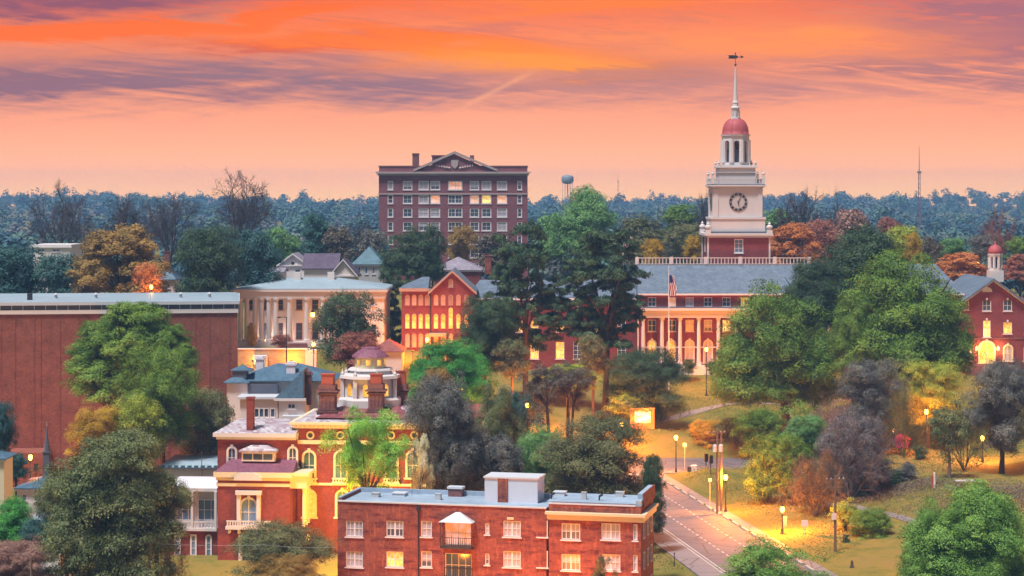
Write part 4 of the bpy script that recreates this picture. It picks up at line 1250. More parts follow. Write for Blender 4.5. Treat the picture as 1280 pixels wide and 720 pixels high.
# ------------------------------------------------------------------ white annex behind the mansion's sunroom
def annex():
    s = Site('flat_roofed_annex', 'low white flat-roofed annex with one orange lit window behind the mansion sunroom', 'annex', 200, 262, 0, -2)
    L = s.u(274); zt = s.z(586, 240); z1 = s.z(579, 240)
    w = read_windows(s, [(227, 605, 13, 9, W(nx=1, nz=1, pane=LIT, frame=DARK, label='orange lit window')), (216, 605, 6, 9, W(nx=1, nz=1)), (264, 603, 13, 6, W(nx=2, nz=1))])
    wall(s, 0, L, 0, zt, 0, [q[:4] for q in w], WHITE, 9)
    put_windows(s, w)
    MB().box(-0.3, L + 0.1, -0.4, 9.2, zt + 0.002, zt + 0.22).build('roof_edge', BANDDARK, s.root)
    MB().frustum((-0.2, L, -0.3, 9.1), zt + 0.222, (0.6, L - 0.5, 1.2, 8), z1 + 0.1).build('roof', METALROOF, s.root)
    m = MB()
    for i in range(9): u = 0.4 + i * (L - 0.8) / 8; m.box(u - 0.25, u + 0.25, -0.31, 0.6, zt + 0.2, zt + 0.42)
    m.build('roof_ribs', TEALROOF, s.root)
    u = s.u(252, -0.4); MB().tube((u, -0.3, 0), (u, -0.3, s.z(563, 252)), 0.06, 0.05).build('vent_pipe', WOODPOLE, s.root)


annex()


# ------------------------------------------------------------------ slate roofed house behind the mansion
def slate_house():
    s = Site('slate_roofed_house', 'rambling pale house with blue slate hip roofs and grey chimneys above the mansion', 'house', 283, 290, 0, 0)
    ze = s.z(476, 330); u0, u1 = s.u(291), s.u(420)
    MB().box(u0 + 0.6, u1 - 0.3, 0.6, 11, 0, ze - 0.1).build('wall', PINKW, s.root)
    MB().hip(u0, u1, 0, 11.4, ze, s.z(454, 350, 5.7)).build('roof', SLATEBLUE, s.root)
    # little hipped tower roof at the left corner
    a, b = s.u(279, -0.6), s.u(312, -0.6)
    z0 = s.z(477.5, 290)
    t = MB().hip(a, b, -1.0, 4.0, z0, z0 + 1.0)
    t.hip(a + 0.9, b + 0.2, 0, 3.2, s.z(463, 295), s.z(457, 295)); t.build('corner_roof', SLATEBLUE, s.root)
    MB().box(a + 1.2, b - 0.6, 0.2, 3.0, z0 + 0.5, s.z(463.5, 295)).build('corner_tower', BANDDARK, s.root)
    MB().box(a + 0.5, b - 0.3, -0.5, 3.5, 0, z0 - 0.12).build('corner_wall', PINKW, s.root)
    # recessed dark attic band under the main roof
    # front wing with a tall triangular slate roof
    v = -7.0
    a, b = s.u(345, v), s.u(379, v); z1 = s.z(498, 360, v); zt = s.z(463, 376, v)
    fw = MB().add([(a - 0.2, v, z1), (b, v, z1), (b, v + 7.2, z1), (a - 0.2, v + 7.2, z1), (b, v + 0.8, zt), (b, v + 7.2, zt)], [(0, 1, 4), (0, 4, 5, 3), (1, 2, 5, 4), (2, 3, 5), (3, 2, 1, 0)])
    fw.build('wing_roof', SLATEBLUE, s.root)
    MB().box(a + 0.3, b + 0.2, v + 0.5, 0.5, 0, z1 - 0.12).build('wing_wall', PINKW, s.root)
    MB().box(a - 0.3, b + 0.3, v - 0.1, v + 0.5, z1 - 0.35, z1 - 0.002).build('eaves', WHITE, s.root)
    u, z = s.uz(364, 508, v); window(s, u, z, 1.1, 0.7, v + 0.5, nx=2, nz=1, setback=-0.07)
    # flat white bay on the left of it
    v2 = -5.0
    a, b = s.u(300, v2), s.u(347, v2); zf = s.z(496, 320, v2)
    MB().box(a, b, v2, 0.5, 0, zf - 0.3).build('bay', PINKW, s.root)
    MB().box(a - 0.4, b + 0.2, v2 - 0.5, 0.4, zf - 0.298, zf).build('bay_roof', COPING, s.root)
    MB().box(a + 0.5, b - 0.5, -0.6, 0.3, zf + 0.1, s.z(480, 320)).build('attic_band', BANDDARK, s.root)
    for px in (321, 327, 333, 341):
        u, z = s.uz(px, 516, v2); window(s, u, z, 0.7, 1.3, v2 - 0.08, nx=1, nz=1, setback=0.0)
    MB().box(s.u(356, v2), s.u(383, v2), v - 1.4, v + 0.48, 0, s.z(517, 370, v2)).build('porch_roof', COPING, s.root)
    # chimneys
    for px, y0, y1, w, vv, mt in ((364, 478, 452, 11, 3.0, LILAC), (382.5, 505, 464, 13, v + 3.5, BR_DULL), (325, 457, 445, 10, 8.0, LILAC)):
        u = s.u(px, vv); k = w * 0.057
        zt = s.z(y1, px, vv)
        c = MB().box(u - k, u + k, vv - k, vv + k, ze - 3, zt - 0.5).box(u - k * 1.2, u + k * 1.2, vv - k * 1.2, vv + k * 1.2, zt - 0.498, zt - 0.25).box(u - k * 0.9, u + k * .9, vv - k * .9, vv + k * .9, zt - 0.248, zt)
        c.build('chimney', mt, s.root)


slate_house()


# ------------------------------------------------------------------ big plain brick auditorium on the left
def auditorium():
    s = Site('brick_auditorium', 'huge windowless brick auditorium with pale metal roof edge on the left', 'auditorium', -60, 295, 7.6, -2)
    L = s.u(297); D = 26
    zb = s.z(392, 150); zt = s.z(377, 150)
    m = MB().box(0, L, 0, D, 0, zb)
    for px in (2, 20, 44, 52, 76, 100, 128, 150, 180, 212, 245, 263, 288):
        u = s.u(px); m.box(u - 0.22, u - 0.06, -0.06, 0.0, 0, zb - 0.3)
    m.build('wall', BR_HALL, s.root)
    MB().box(-0.1, L + 0.1, -0.2, D, zb + 0.002, s.z(387, 150)).build('frieze', PINKW, s.root)
    MB().box(-0.05, L + 0.05, 0.1, D, s.z(387, 150), s.z(381, 150)).build('band', BANDDARK, s.root)
    for i in range(26): u = 0.4 + i * (L - 0.8) / 25; MB().box(u - 0.05, u + 0.05, 0.03, 0.098, s.z(387, 150), s.z(381, 150)).build('band_post', COPING, s.root)
    MB().box(-0.3, L + 0.3, -0.4, D + 0.2, s.z(381, 150) + 0.002, zt).build('roof_edge', COPING, s.root)
    MB().frustum((-0.2, L + 0.2, -0.3, D), zt + 0.002, (0.6, L - 0.8, 1.5, D - 1), zt + 0.16).build('roof', METALROOF, s.root)
    u = s.u(37, 3); MB().box(u - 0.35, u + 0.35, 3, 3.8, zt, zt + 1.1).build('roof_vent', DARK, s.root)
    for px in (70, 120, 226, 262):
        u = s.u(px, 8); MB().tube((u, 8, zt), (u, 8, zt + .7), 0.22, 0.22, 8).lathe([(0.4, zt + .702), (0.1, zt + .95)], 8, u, 8).build('roof_vent', GALV, s.root)
    u = s.u(188, 3); MB().tube((u, 3, zt), (u, 3, zt + 2.6), 0.05, 0.04).build('roof_mast', GALV, s.root)
    # low service building at its foot, lit by a lamp
    MB().box(s.u(10, -6), s.u(58, -6), -6, -0.15, 0, s.z(566, 40, -6)).build('service_annex', BR_HALL, s.root)
    u, z = s.uz(45, 584, -6); MB().box(u - 0.3, u + 0.3, -6.05, -6.003, z - .5, z + .5).build('service_window', DARK, s.root)


auditorium()


# ------------------------------------------------------------------ mansion with tall white columns
def columned():
    z0 = 14.6
    s = Site('columned_mansion', 'pale pink antebellum mansion with tall white columns and low blue-grey hip roof', 'mansion', 283, 353, 0, z0)
    zf = s.z(427, 340)
    ze0, ze1 = s.z(373, 340), s.z(362, 340)
    a, b = s.u(299), s.u(406)
    R_ = s.u(480)
    MB().box(a - 0.5, b + 0.6, 0, 4.2, 0, zf).build('porch_floor', STONE, s.root)
    # walls behind the columns with dark tall windows
    rows = []
    for px in (314, 332, 350, 374, 394):
        for py, h in ((381, 12), (414, 20)):
            rows.append((px, py, 9, h + 2, W(nx=1, nz=2, pane=PANE, frame=TRIM)))
    w = read_windows(s, rows, 4.0)
    wall(s, a + 0.4, b + 0.3, 0, ze0, 4.0, [q[:4] for q in w], PINKW, 14)
    put_windows(s, w, 4.0)
    w = read_windows(s, [(420, 377, 7, 10, W(nx=1, nz=2, pane=PANEBLUE)), (450, 376, 6, 9, W(nx=1, nz=2, pane=PANEBLUE)), (465, 377, 6, 10, W(nx=1, nz=2, pane=PANEBLUE)), (450, 412, 7, 14, W(nx=1, nz=2)), (467, 412, 7, 14, W(nx=1, nz=2))], 0.6)
    wall(s, b + 0.32, R_, 0, ze0, 0.6, [q[:4] for q in w], PINKW, 17, name='side_wing')
    put_windows(s, w, 0.6)
    MB().box(a - 0.6, R_ + 0.2, 0.35, 18, ze0 + 0.002, ze1 - 0.4).box(a - 1.1, R_ + 0.6, 0.05, 18.4, ze1 - 0.398, ze1).build('entablature', STONE, s.root)
    for px in (300.5, 308.5, 318.5, 327, 336, 345, 362, 383.5, 403.5):
        u = s.u(px, 0.6); k = 0.46
        c = MB().lathe([(k * 1.25, zf + 0.002), (k * 1.25, zf + 0.3), (k, zf + 0.45), (k * 0.84, ze0 - 0.5), (k * 1.2, ze0 - 0.3), (k * 1.25, ze0)], 14, u, 0.75); c.smooth = False
        c.build('column', STONE, s.root)
    MB().hip(a - 1.0, R_ + 0.5, 0.1, 18.3, ze1 + 0.14, s.z(347, 400, 9)).build('roof', METALROOF, s.root)
    for px in (372, 414):
        u = s.u(px, 8); MB().box(u - 0.6, u + 0.6, 7.4, 8.6, ze1, s.z(340, px, 8)).build('chimney', PINKW, s.root)
    # front steps of brick
    u0, u1 = s.u(362), s.u(384)
    st = MB()
    for i in range(6): st.box(u0, u1, -0.35 * (i + 1), -0.35 * i - 0.001, 0, zf - 0.28 * (i + 1) - 0.0)
    st.build('front_steps', BR_DULL, s.root)
    # hanging porch lantern
    u, z = s.uz(391, 393, 2.0)
    lo = MB().lathe([(0.05, z + 0.9), (0.3, z + 0.5), (0.38, z + 0.3)], 8, u, 2.0).tube((u, 2, z + 0.9), (u, 2, ze0), 0.03, 0.03).build('porch_lantern', DARK, s.root)
    MB().lathe([(0.30, z - 0.4), (0.34, z + 0.28)], 8, u, 2.0).build('lantern_glass', GLOBEWARM, lo)
    lamp_light('lantern_light', (u, 1.6, z), 220, (1.0, 0.36, 0.08), 0.4, s.root)
    for u_, zz in ((s.u(330), zf + 0.5), (s.u(352), zf + 0.5)):  # added lights, not known fixtures, to brighten the porch behind the columns
        lamp_light('porch_fill_light', (u_, 2.4, zz), 200, (1.0, 0.62, 0.48), 0.4, s.root)
        MB().lathe([(0.22, zz - 0.55), (0.16, zz - 0.35)], 8, u_, 2.4).build('added_floor_light', GLOBEWARM, s.root)


def lamp_light(name, loc, power, col, size, parent=None):
    d = bpy.data.lights.new(name, 'POINT'); d.energy = power; d.color = col; d.shadow_soft_size = size
    o = bpy.data.objects.new(name, d); COL.objects.link(o); o.location = loc
    if parent is not None: o.parent = parent
    return o


columned()
# ------------------------------------------------------------------ college building: long main block
def college():
    z0 = 8.8
    s = Site('college_building', 'long red brick college block with grey slate roof, white balustrade and colonnade', 'college building', 585, 366, 0, z0)
    ze = s.z(369, 880)
    uL, uC, uR = s.u(585), s.u(799), s.u(1203)
    # colonnaded centre and right part
    rows = []
    k3 = dict(nx=2, nz=2, sill=True)
    for i, px in enumerate((815, 840, 862, 885, 908, 931, 955, 978, 1001, 1024, 1047, 1070, 1093, 1116, 1139, 1162, 1185)):
        pn, lb, fr = PANE, None, WHITE
        if px == 840: pn, lb = LITPEACH, 'peach lit window'
        if px == 862: pn = BLIND
        if px in (931,): pn, lb = LIT, 'yellow lit upper window'
        rows.append((px, 377.5, 10.5, 12, W(pane=pn, label=lb, **k3)))
        pn, lb = PANE, None
        if px in (862, 885): pn = BLIND
        if px in (908, 931, 1047, 1070): pn, lb = LITHOT, 'bright lit window'
        rows.append((px, 407, 10.5, 14.5, W(pane=pn, label=lb, **k3)))
    w = read_windows(s, rows)
    holes = [q[:4] for q in w]
    wall(s, uC, uR, 0, ze, 0, holes, BR_LAW, 15)
    put_windows(s, w)
    for px in (815, 839, 862, 885, 908, 931, 955, 978, 1001, 1024, 1047, 1070, 1093, 1116, 1139, 1162):
        u, za = s.uz(px, 453); zb = s.z(426, px)
        lit = px in (815, 839, 1024, 1047)
        surround(s, u, (za + zb) / 2, 1.25, zb - za, LIT if lit else BLIND, 'yellow lit arched window' if lit else None, mat=PINKW)
    # colonnade
    cv = -1.9
    zc0, zc1 = s.z(397, 880, cv), s.z(385, 880, cv)
    uE = s.u(1040, cv)
    MB().box(uC - 0.3, uE, cv - 0.5, -0.002, zc0, zc0 + 0.6).box(uC - 0.25, uE, cv - 0.4, -0.003, zc0 + 0.602, zc1 - 0.45).box(uC - 0.6, uE + 0.3, cv - 0.9, -0.004, zc1 - 0.448, zc1).build('entablature', STONE, s.root)
    MB().box(uC - 0.5, uE + 0.2, cv - 0.8, -0.005, zc1 + 0.002, zc1 + 0.15).build('flashing', BANDDARK, s.root)
    for px in (804, 827.5, 850, 873.5, 898, 921, 945, 968, 991, 1014, 1037):
        u = s.u(px, cv); zf = s.z(456, px, cv)
        c = MB().box(u - 0.42, u + 0.42, cv - 0.4, cv + 0.42, 0, zf + 0.5)
        c.lathe([(0.38, zf + 0.502), (0.36, zf + 2), (0.31, zc0 - 0.5), (0.44, zc0 - 0.28), (0.46, zc0 - 0.002)], 12, u, cv)
        c.build('column', STONE, s.root)
    zb0 = s.z(433, 880)
    MB().box(uC + 0.4, uE - 0.3, cv - 0.05, cv + 0.05, zb0 - 0.08, zb0 + 0.08).build('tie_rail', STONE, s.root)
    MB().box(uC - 0.5, uE + 0.3, cv - 0.9, -0.006, 0, s.z(457, 880, cv)).build('portico_base', PINKW, s.root)
    for px in (903, 998):
        pass
    # eaves and roof
    MB().box(uC - 0.3, uR + 0.3, -0.5, -0.002, ze + 0.002, ze + 0.3).build('eaves', WHITE, s.root)
    zr = s.z(330, 880, 9)
    MB().frustum((uC - 0.3, uR + 0.3, -0.5, 15.6), ze + 0.302, (uC + 0.2, uR - 3, 8.6, 9.6), zr).build('roof', SLATE, s.root)
    b = MB(); zq0, zq1 = s.z(330.5, 880, 8), s.z(322, 880, 8)
    balustrade(b, uC + 0.1, s.u(1012, 8), 8.4, zq0, zq1 - zq0, 0.62, 0.14, post=5.4)
    b.build('balustrade', STONE, s.root)
    # lower left part behind the pines
    zl = s.z(384, 720)
    rows = []
    for px in (650, 668, 700, 722, 748, 777):
        pn, lb = (LIT, 'yellow lit window') if px in (650, 668, 700, 748) else (PANE, None)
        rows.append((px, 408, 10.5, 14.5, W(pane=pn, label=lb, **k3)))
        rows.append((px, 378 + 5, 10, 11, W(pane=LIT if px == 777 else PANE, label='yellow lit window' if px == 777 else None, **k3)))
        rows.append((px, 438, 11, 22, W(pane=LIT if px in (668, 700) else PANE, label='yellow lit tall window' if px in (668, 700) else None, nx=2, nz=4)))
    w = read_windows(s, rows, 1.5)
    wall(s, uL, uC - 0.05, 0, zl + 1.5, 1.5, [q[:4] for q in w], BR_LAW, 13, name='side_wall')
    put_windows(s, w, 1.5)
    MB().box(uL, uC - 0.4, 0.9, 1.49, zl + 1.2, zl + 1.6).build('side_eaves', WHITE, s.root)
    MB().frustum((uL - 0.3, uC - 0.32, 0.9, 15), zl + 1.602, (uL + 2, uC - 0.33, 7.8, 8.6), s.z(350, 700, 8)).build('side_roof', SLATE, s.root)
    MB().tube((uC - 0.2, -0.15, 0), (uC - 0.2, -0.15, zl), 0.12, 0.12).build('down_pipe', WHITE, s.root)
    return s


college()


PANEPINK = glass('pinkish_pane', (0.34, 0.22, 0.20), 0.3)


def gable_wing():
    s = Site('gabled_hall', 'orange-lit brick hall with steep gable and rows of arched windows, left of the pines', 'hall', 502, 355, 0, 9.5)
    ze = s.z(362, 520)
    uA, uB, uC = s.u(502), s.u(539), s.u(592)
    v = -0.9
    MB().box(uA, uB, 0, 12, 0, ze).build('side_wall', BR_LAW, s.root)
    zg, za = s.z(366, 565, v), s.z(340, 563.5, v)
    MB().prism([(uB, 0), (uC, 0), (uC, zg), ((uB + uC) / 2, za), (uB, zg)], v, 14).build('wall', BR_LAW, s.root)
    MB().gable(uB - 0.5, uC + 0.5, v - 0.35, 16, zg - 0.25, za + 0.02, 0.3).build('roof', SLATE, s.root)
    mb = MB().gable(uB - 0.55, uC + 0.55, v - 0.5, v - 0.36, zg - 0.38, za - 0.1, 0.42); mb.build('gable_trim', TRIM, s.root)
    MB().frustum((uA - 0.4, uB - 0.5, -0.4, 12.3), ze + 0.25, (uA + 3.4, uB - 0.51, 5.6, 6.4), s.z(346, 535, 6)).build('side_roof', SLATE, s.root)
    MB().box(uA - 0.4, uB - 0.01, -0.45, -0.002, ze - 0.3, ze + 0.24).build('eaves', TRIM, s.root)
    for py0, py1, lit in ((382, 368, False), (411, 392, True), (434, 417, False)):
        for px in (509.3, 517.7, 526, 534.3):
            u, z0 = s.uz(px, py0); z1 = s.z(py1, px)
            window(s, u, (z0 + z1) / 2, 0.8, z1 - z0, 0, pane=LIT if lit else PANEPINK, style='arch', nx=1, nz=2, setback=-0.08, border=0.09, frame=TRIM, sill=False, label='yellow lit arched window' if lit else None)
        for px in (545, 554, 563.5, 573, 583):
            dz = 8 if (px == 563.5 and lit) else 0
            u, z0 = s.uz(px, py0, v); z1 = s.z(py1 - dz, px, v)
            if py0 == 434 and px > 570: continue
            window(s, u, (z0 + z1) / 2, 0.85, z1 - z0, v, pane=LIT if lit else PANEPINK, style='arch', nx=1, nz=2, setback=-0.08, border=0.09, frame=TRIM, sill=False, label='yellow lit arched window' if lit else None)
    u, z = s.uz(563.5, 353.5, v)
    window(s, u, z, 0.8, 1.4, v, pane=PANEPINK, style='arch', nx=1, nz=2, setback=-0.08, border=0.15, frame=TRIM)
    MB().tube((uB - 0.1, v - 0.1, 0), (uB - 0.1, v - 0.1, ze), 0.12, 0.12).build('down_pipe', DARK, s.root)
    p = MB().box(s.u(537, v), s.u(558, v), v - 1.6, v - 0.003, s.z(420, 548, v), s.z(416, 548, v)).build('porch_roof', TRIM, s.root)
    m = MB()
    for px in (538, 557): uu = s.u(px, v); m.box(uu - 0.12, uu + 0.12, v - 1.5, v - 1.26, 0, s.z(420, 548, v))
    m.build('porch_post', TRIM, s.root)


gable_wing()


# ------------------------------------------------------------------ clock tower
def clock_tower():
    d = 376.5
    s = Site('clock_tower', 'tall white clock tower with red copper dome, spire and weathervane on brick base', 'clock tower', 923.5, d, 0, 24.0)
    Z = lambda py: s.z(py, 923, 0)
    hb = 5.65
    cy = hb
    def sq(m, w, z0, z1, c=None): return m.box(-w, w, cy - w, cy + w, z0, z1)
    wn = [(0, (Z(316.5) + Z(298.5)) / 2, 1.7, Z(298.5) - Z(316.5))]
    mb = MB()
    wall_s = wall(s, -hb, hb, 0, Z(297), 0, wn, BR_LAW, 2 * hb)
    window(s, 0, wn[0][1], 1.7, wn[0][3], 0, nx=2, nz=3, pane=PANEBLUE, border=0.16)
    # side window on the left face
    o = window(s, 0, 0, 1.3, 2.6, nx=2, nz=3, pane=PANEBLUE, sill=False, border=0.16); o.location = (-hb - 0.03, cy, Z(307)); o.rotation_euler = (0, 0, R(-90))
    q = MB()
    for x in (-hb, hb): q.box(x - 0.14, x + 0.14, -0.12, 0.5, 0, Z(297.2)).box(x - 0.14, x + 0.14, 2 * hb - .5, 2 * hb + .1, 0, Z(297.2))
    q.build('corner_quoin', STONE, s.root)
    c = MB(); sq(c, hb + 0.25, Z(297) + 0.002, Z(294.5)); sq(c, hb + 0.6, Z(294.5) + 0.002, Z(291.5)); c.build('cornice', STONE, s.root)
    dk = MB(); sq(dk, hb - 0.3, Z(291.5) + 0.002, Z(289.5)); dk.build('roof_lead', BANDDARK, s.root)
    urns = []
    for x in (-hb, hb):
        for y in (cy - hb, cy + hb): urns.append((x, y, Z(291.5), 0.62, Z(277) - Z(291.5)))
    # white stages
    w1, w2 = 4.95, 4.52
    p = MB(); sq(p, w1, Z(289.5), Z(274)); sq(p, w1 + 0.15, Z(274) + .002, Z(271.5)); p.build('plinth_stage', STONE, s.root)
    st = MB(); sq(st, w2, Z(271.5) + 0.002, Z(234.5))
    for x in (-w2 + 0.45, w2 - 0.45):
        st.box(x - 0.4, x + 0.4, cy - w2 - 0.12, cy - w2 - 0.001, Z(271.2), Z(236)); st.box(x - 0.5, x + 0.5, cy - w2 - 0.2, cy - w2 - 0.122, Z(238.5), Z(236))
    for y in (cy - w2 + 0.45, cy + w2 - 0.45): st.box(-w2 - 0.12, -w2 - 0.001, y - 0.4, y + 0.4, Z(271.2), Z(236))
    st.build('clock_stage', STONE, s.root)
    cc = MB(); sq(cc, w2 + 0.3, Z(234.5) + 0.002, Z(233)); sq(cc, w2 + 0.65, Z(233) + 0.002, Z(231)); cc.build('stage_cornice', STONE, s.root)
    dk = MB(); sq(dk, w2 + 0.4, Z(231) + 0.002, Z(230)); dk.build('stage_lead', BANDDARK, s.root)
    # clocks on front and left face
    zc = Z(252.5); rc = 1.66
    for rot, loc in ((0, (0, cy - w2, zc)), (-90, (-w2, cy, zc))):
        ring = MB().band(0, 0, rc * 0.74, rc, -0.12, -0.002, 0, 2 * math.pi, 32).build('clock', CLOCKRING, s.root, loc, R(rot))
        MB().prism([(rc * 0.74 * math.cos(t * math.pi / 16), rc * 0.74 * math.sin(t * math.pi / 16)) for t in range(32)], -0.05, -0.003).build('dial', CLOCKFACE, ring)
        mk = MB()
        for h in range(12):
            t = h * math.pi / 6; a = Vector((math.sin(t), 0, math.cos(t))); n = Vector((math.cos(t), 0, -math.sin(t)))
            for r0, r1, ww in ((0.79, 0.95, 0.085),):
                p0, p1 = a * rc * r0, a * rc * r1
                mk.add([p0 - n * ww + Vector((0, -0.125, 0)), p0 + n * ww + Vector((0, -0.125, 0)), p1 + n * ww + Vector((0, -0.125, 0)), p1 - n * ww + Vector((0, -0.125, 0)),
                        p0 - n * ww + Vector((0, -0.16, 0)), p0 + n * ww + Vector((0, -0.16, 0)), p1 + n * ww + Vector((0, -0.16, 0)), p1 - n * ww + Vector((0, -0.16, 0))],
                       [(3, 2, 1, 0), (4, 5, 6, 7), (0, 1, 5, 4), (1, 2, 6, 5), (2, 3, 7, 6), (3, 0, 4, 7)])
        mk.build('hour_mark', CLOCKFACE, ring)
        hd = MB()
        for ang, ln, ww in ((R(28), 0.72, 0.07), (R(168), 0.55, 0.10)):   # minute and hour hands
            a = Vector((math.sin(ang), 0, math.cos(ang)))
            hd.tube(Vector((0, -0.1, 0)) - a * 0.2, Vector((0, -0.1, 0)) + a * rc * ln, ww, ww * 0.5, 4)
        hd.build('clock_hand', CLOCKRING, ring)
    # balustrade stage
    b = MB(); zb0, zb1 = Z(230), Z(223); wb = w2 + 0.15
    for y in (cy - wb, cy + wb): balustrade(b, -wb, wb, y, zb0 + .002, zb1 - zb0, 0.5, 0.12)
    for x in (-wb, wb): balustrade_y(b, x, cy - wb, cy + wb, zb0 + .002, zb1 - zb0, 0.5, 0.12)
    for x in (-wb, wb):
        for y in (cy - wb, cy + wb):
            b.box(x - .3, x + .3, y - .3, y + .3, zb0, zb1 + 0.2); urns.append((x, y, zb1 + 0.2, 0.32, Z(214) - zb1))
    b.build('balustrade', STONE, s.root)
    w3 = 3.35
    p = MB(); sq(p, w3, Z(230), Z(209.5)); sq(p, w3 + 0.22, Z(215.5), Z(214.5)); sq(p, w3 + 0.35, Z(209.5) + .002, Z(208)); sq(p, w3 - 0.1, Z(208) + .002, Z(206)); p.build('upper_stage', STONE, s.root)
    for x in (-w3, w3):
        for y in (cy - w3, cy + w3): urns.append((x, y, Z(208), 0.28, Z(199) - Z(208)))
    for x, y, z, r, h in urns:
        u = MB().box(x - r * .8, x + r * .8, y - r * .8, y + r * .8, z, z + h * .3); u.lathe([(r * .4, z + h * .3), (r, z + h * .5), (r * .9, z + h * .62), (r * .35, z + h * .72), (r * .45, z + h * .8), (0.03, z + h)], 8, x, y)
        u.build('urn', STONE, s.root)
    # open octagonal belfry
    ro = 2.62
    zB0, zB1 = Z(206), Z(167.5)
    m = MB()
    m.lathe([(ro, zB0), (ro, Z(202.5))], 8, 0, cy, R(22.5))
    for k in range(8):
        t = R(22.5 + 45 * k); x, y = ro * .93 * math.cos(t), cy + ro * .93 * math.sin(t)
        m.lathe([(0.52, Z(202.6)), (0.50, Z(174))], 8, x, y, R(22.5))
    for k in range(8):
        t = R(45 * k - 90); ap = ro * math.cos(R(22.5)); L = ro * math.sin(R(22.5))
        e = Vector((-math.sin(t), math.cos(t), 0)); n = Vector((math.cos(t), math.sin(t), 0)); c0 = Vector((0, cy, 0)) + n * (ap - 0.25)
        # arch heads
        rr = L - 0.45; zs = Z(174) - rr - 0.15
        for i in range(8):
            a0, a1 = math.pi * i / 8, math.pi * (i + 1) / 8
            q = [(rr * math.cos(a0), zs + rr * math.sin(a0)), (rr * math.cos(a1), zs + rr * math.sin(a1)), (L * math.cos(a1) * 1.0, Z(173.9)), (L * math.cos(a0) * 1.0, Z(173.9))]
            f = [c0 + e * a + Vector((0, 0, z)) for a, z in q]; bk = [p_ + n * 0.32 for p_ in f]
            m.add(f + bk, [(0, 1, 2, 3), (7, 6, 5, 4), (0, 4, 5, 1), (2, 6, 7, 3)])
    m.lathe([(ro + .02, Z(174)), (ro + .02, Z(169)), (ro + 0.3, Z(168.6)), (ro + 0.32, zB1)], 8, 0, cy, R(22.5))
    m.build('belfry', STONE, s.root)
    lv = MB()
    lv.lathe([(ro - 0.95, Z(202.4)), (ro - 0.95, Z(186))], 8, 0, cy, R(22.5)); lv.build('louvre_box', BANDDARK, s.root)
    bell = MB().lathe([(0.75, Z(185.5)), (0.55, Z(181)), (0.35, Z(178)), (0.1, Z(174.5))], 12, 0, cy); bell.smooth = True; bell.build('bell', DOMEBELL, s.root)
    # dome
    zD = zB1 + .002; hD = Z(147) - zB1; rd = 2.5
    prof = [(rd + .12, zD), (rd + .1, zD + .15), (rd, zD + .2)] + [(rd * math.cos(a) ** .62, zD + 0.2 + (hD - 0.2) * math.sin(a)) for a in [R(x) for x in (12, 24, 36, 46, 56, 65, 73, 79)]]
    dm = MB().lathe(prof, 24, 0, cy); dm.smooth = True
    do = dm.build('dome', DOME, s.root)
    rib = MB()
    for k in range(8):
        t = R(45 * k + 22.5)
        for (r0, z0), (r1, z1) in zip(prof[2:-1], prof[3:]): rib.tube((r0 * math.cos(t), cy + r0 * math.sin(t), z0), (r1 * math.cos(t), cy + r1 * math.sin(t), z1), 0.07, 0.07, 5)
    rib.build('dome_rib', DOME, do)
    # lantern base, spire, weathervane
    zt = Z(147.5)
    sp = MB().lathe([(1.0, zt), (1.0, zt + .3), (0.72, zt + .35), (0.72, Z(134)), (0.95, Z(133.6)), (0.9, Z(132)), (0.56, Z(131)), (0.52, Z(127)), (0.62, Z(126.5)), (0.45, Z(124)), (0.10, Z(82)), (0.05, Z(80))], 8, 0, cy, R(22.5))
    for k in range(8):
        t = R(45 * k); sp.box(0.78 * math.cos(t) - .06, 0.78 * math.cos(t) + .06, cy + 0.78 * math.sin(t) - .06, cy + 0.78 * math.sin(t) + .06, Z(145), Z(136))
    sp.build('spire', STONE, s.root)
    x0, x1 = -1.45, 0.85
    wv = MB().tube((0, cy, Z(82)), (0, cy, Z(64)), 0.06, 0.04, 6)
    wv.lathe([(0.02, Z(80.5)), (0.26, Z(78.5)), (0.02, Z(76.5))], 10, 0, cy)
    zv = Z(68.5)
    wv.tube((-1.3, cy, zv), (1.45, cy, zv), 0.06, 0.06, 6).prism([(1.0, zv - .28), (1.6, zv), (1.0, zv + .28)], cy - .06, cy + .06)
    wv.prism([(-1.5, zv + .3), (-1.0, zv), (-1.5, zv - .3), (-0.5, zv - .34), (0.3, zv - .28), (0.55, zv), (0.3, zv + .28), (-0.5, zv + .34)], cy - .05, cy + .05)
    wv.lathe([(0.02, Z(65.5)), (0.16, Z(64)), (0.02, Z(62.5))], 8, 0, cy)
    wv.build('weathervane', DARK, s.root)


CLOCKRING = plain('clock_dark', (0.035, 0.03, 0.035), 0.5, 0.2, 3.0)
CLOCKFACE = plain('clock_dial', (0.46, 0.42, 0.42), 0.6, 0.06, 2.0)
DOMEBELL = plain('bell_bronze', (0.20, 0.12, 0.06), 0.4, 0.2, 3.0, metal=0.7)
clock_tower()


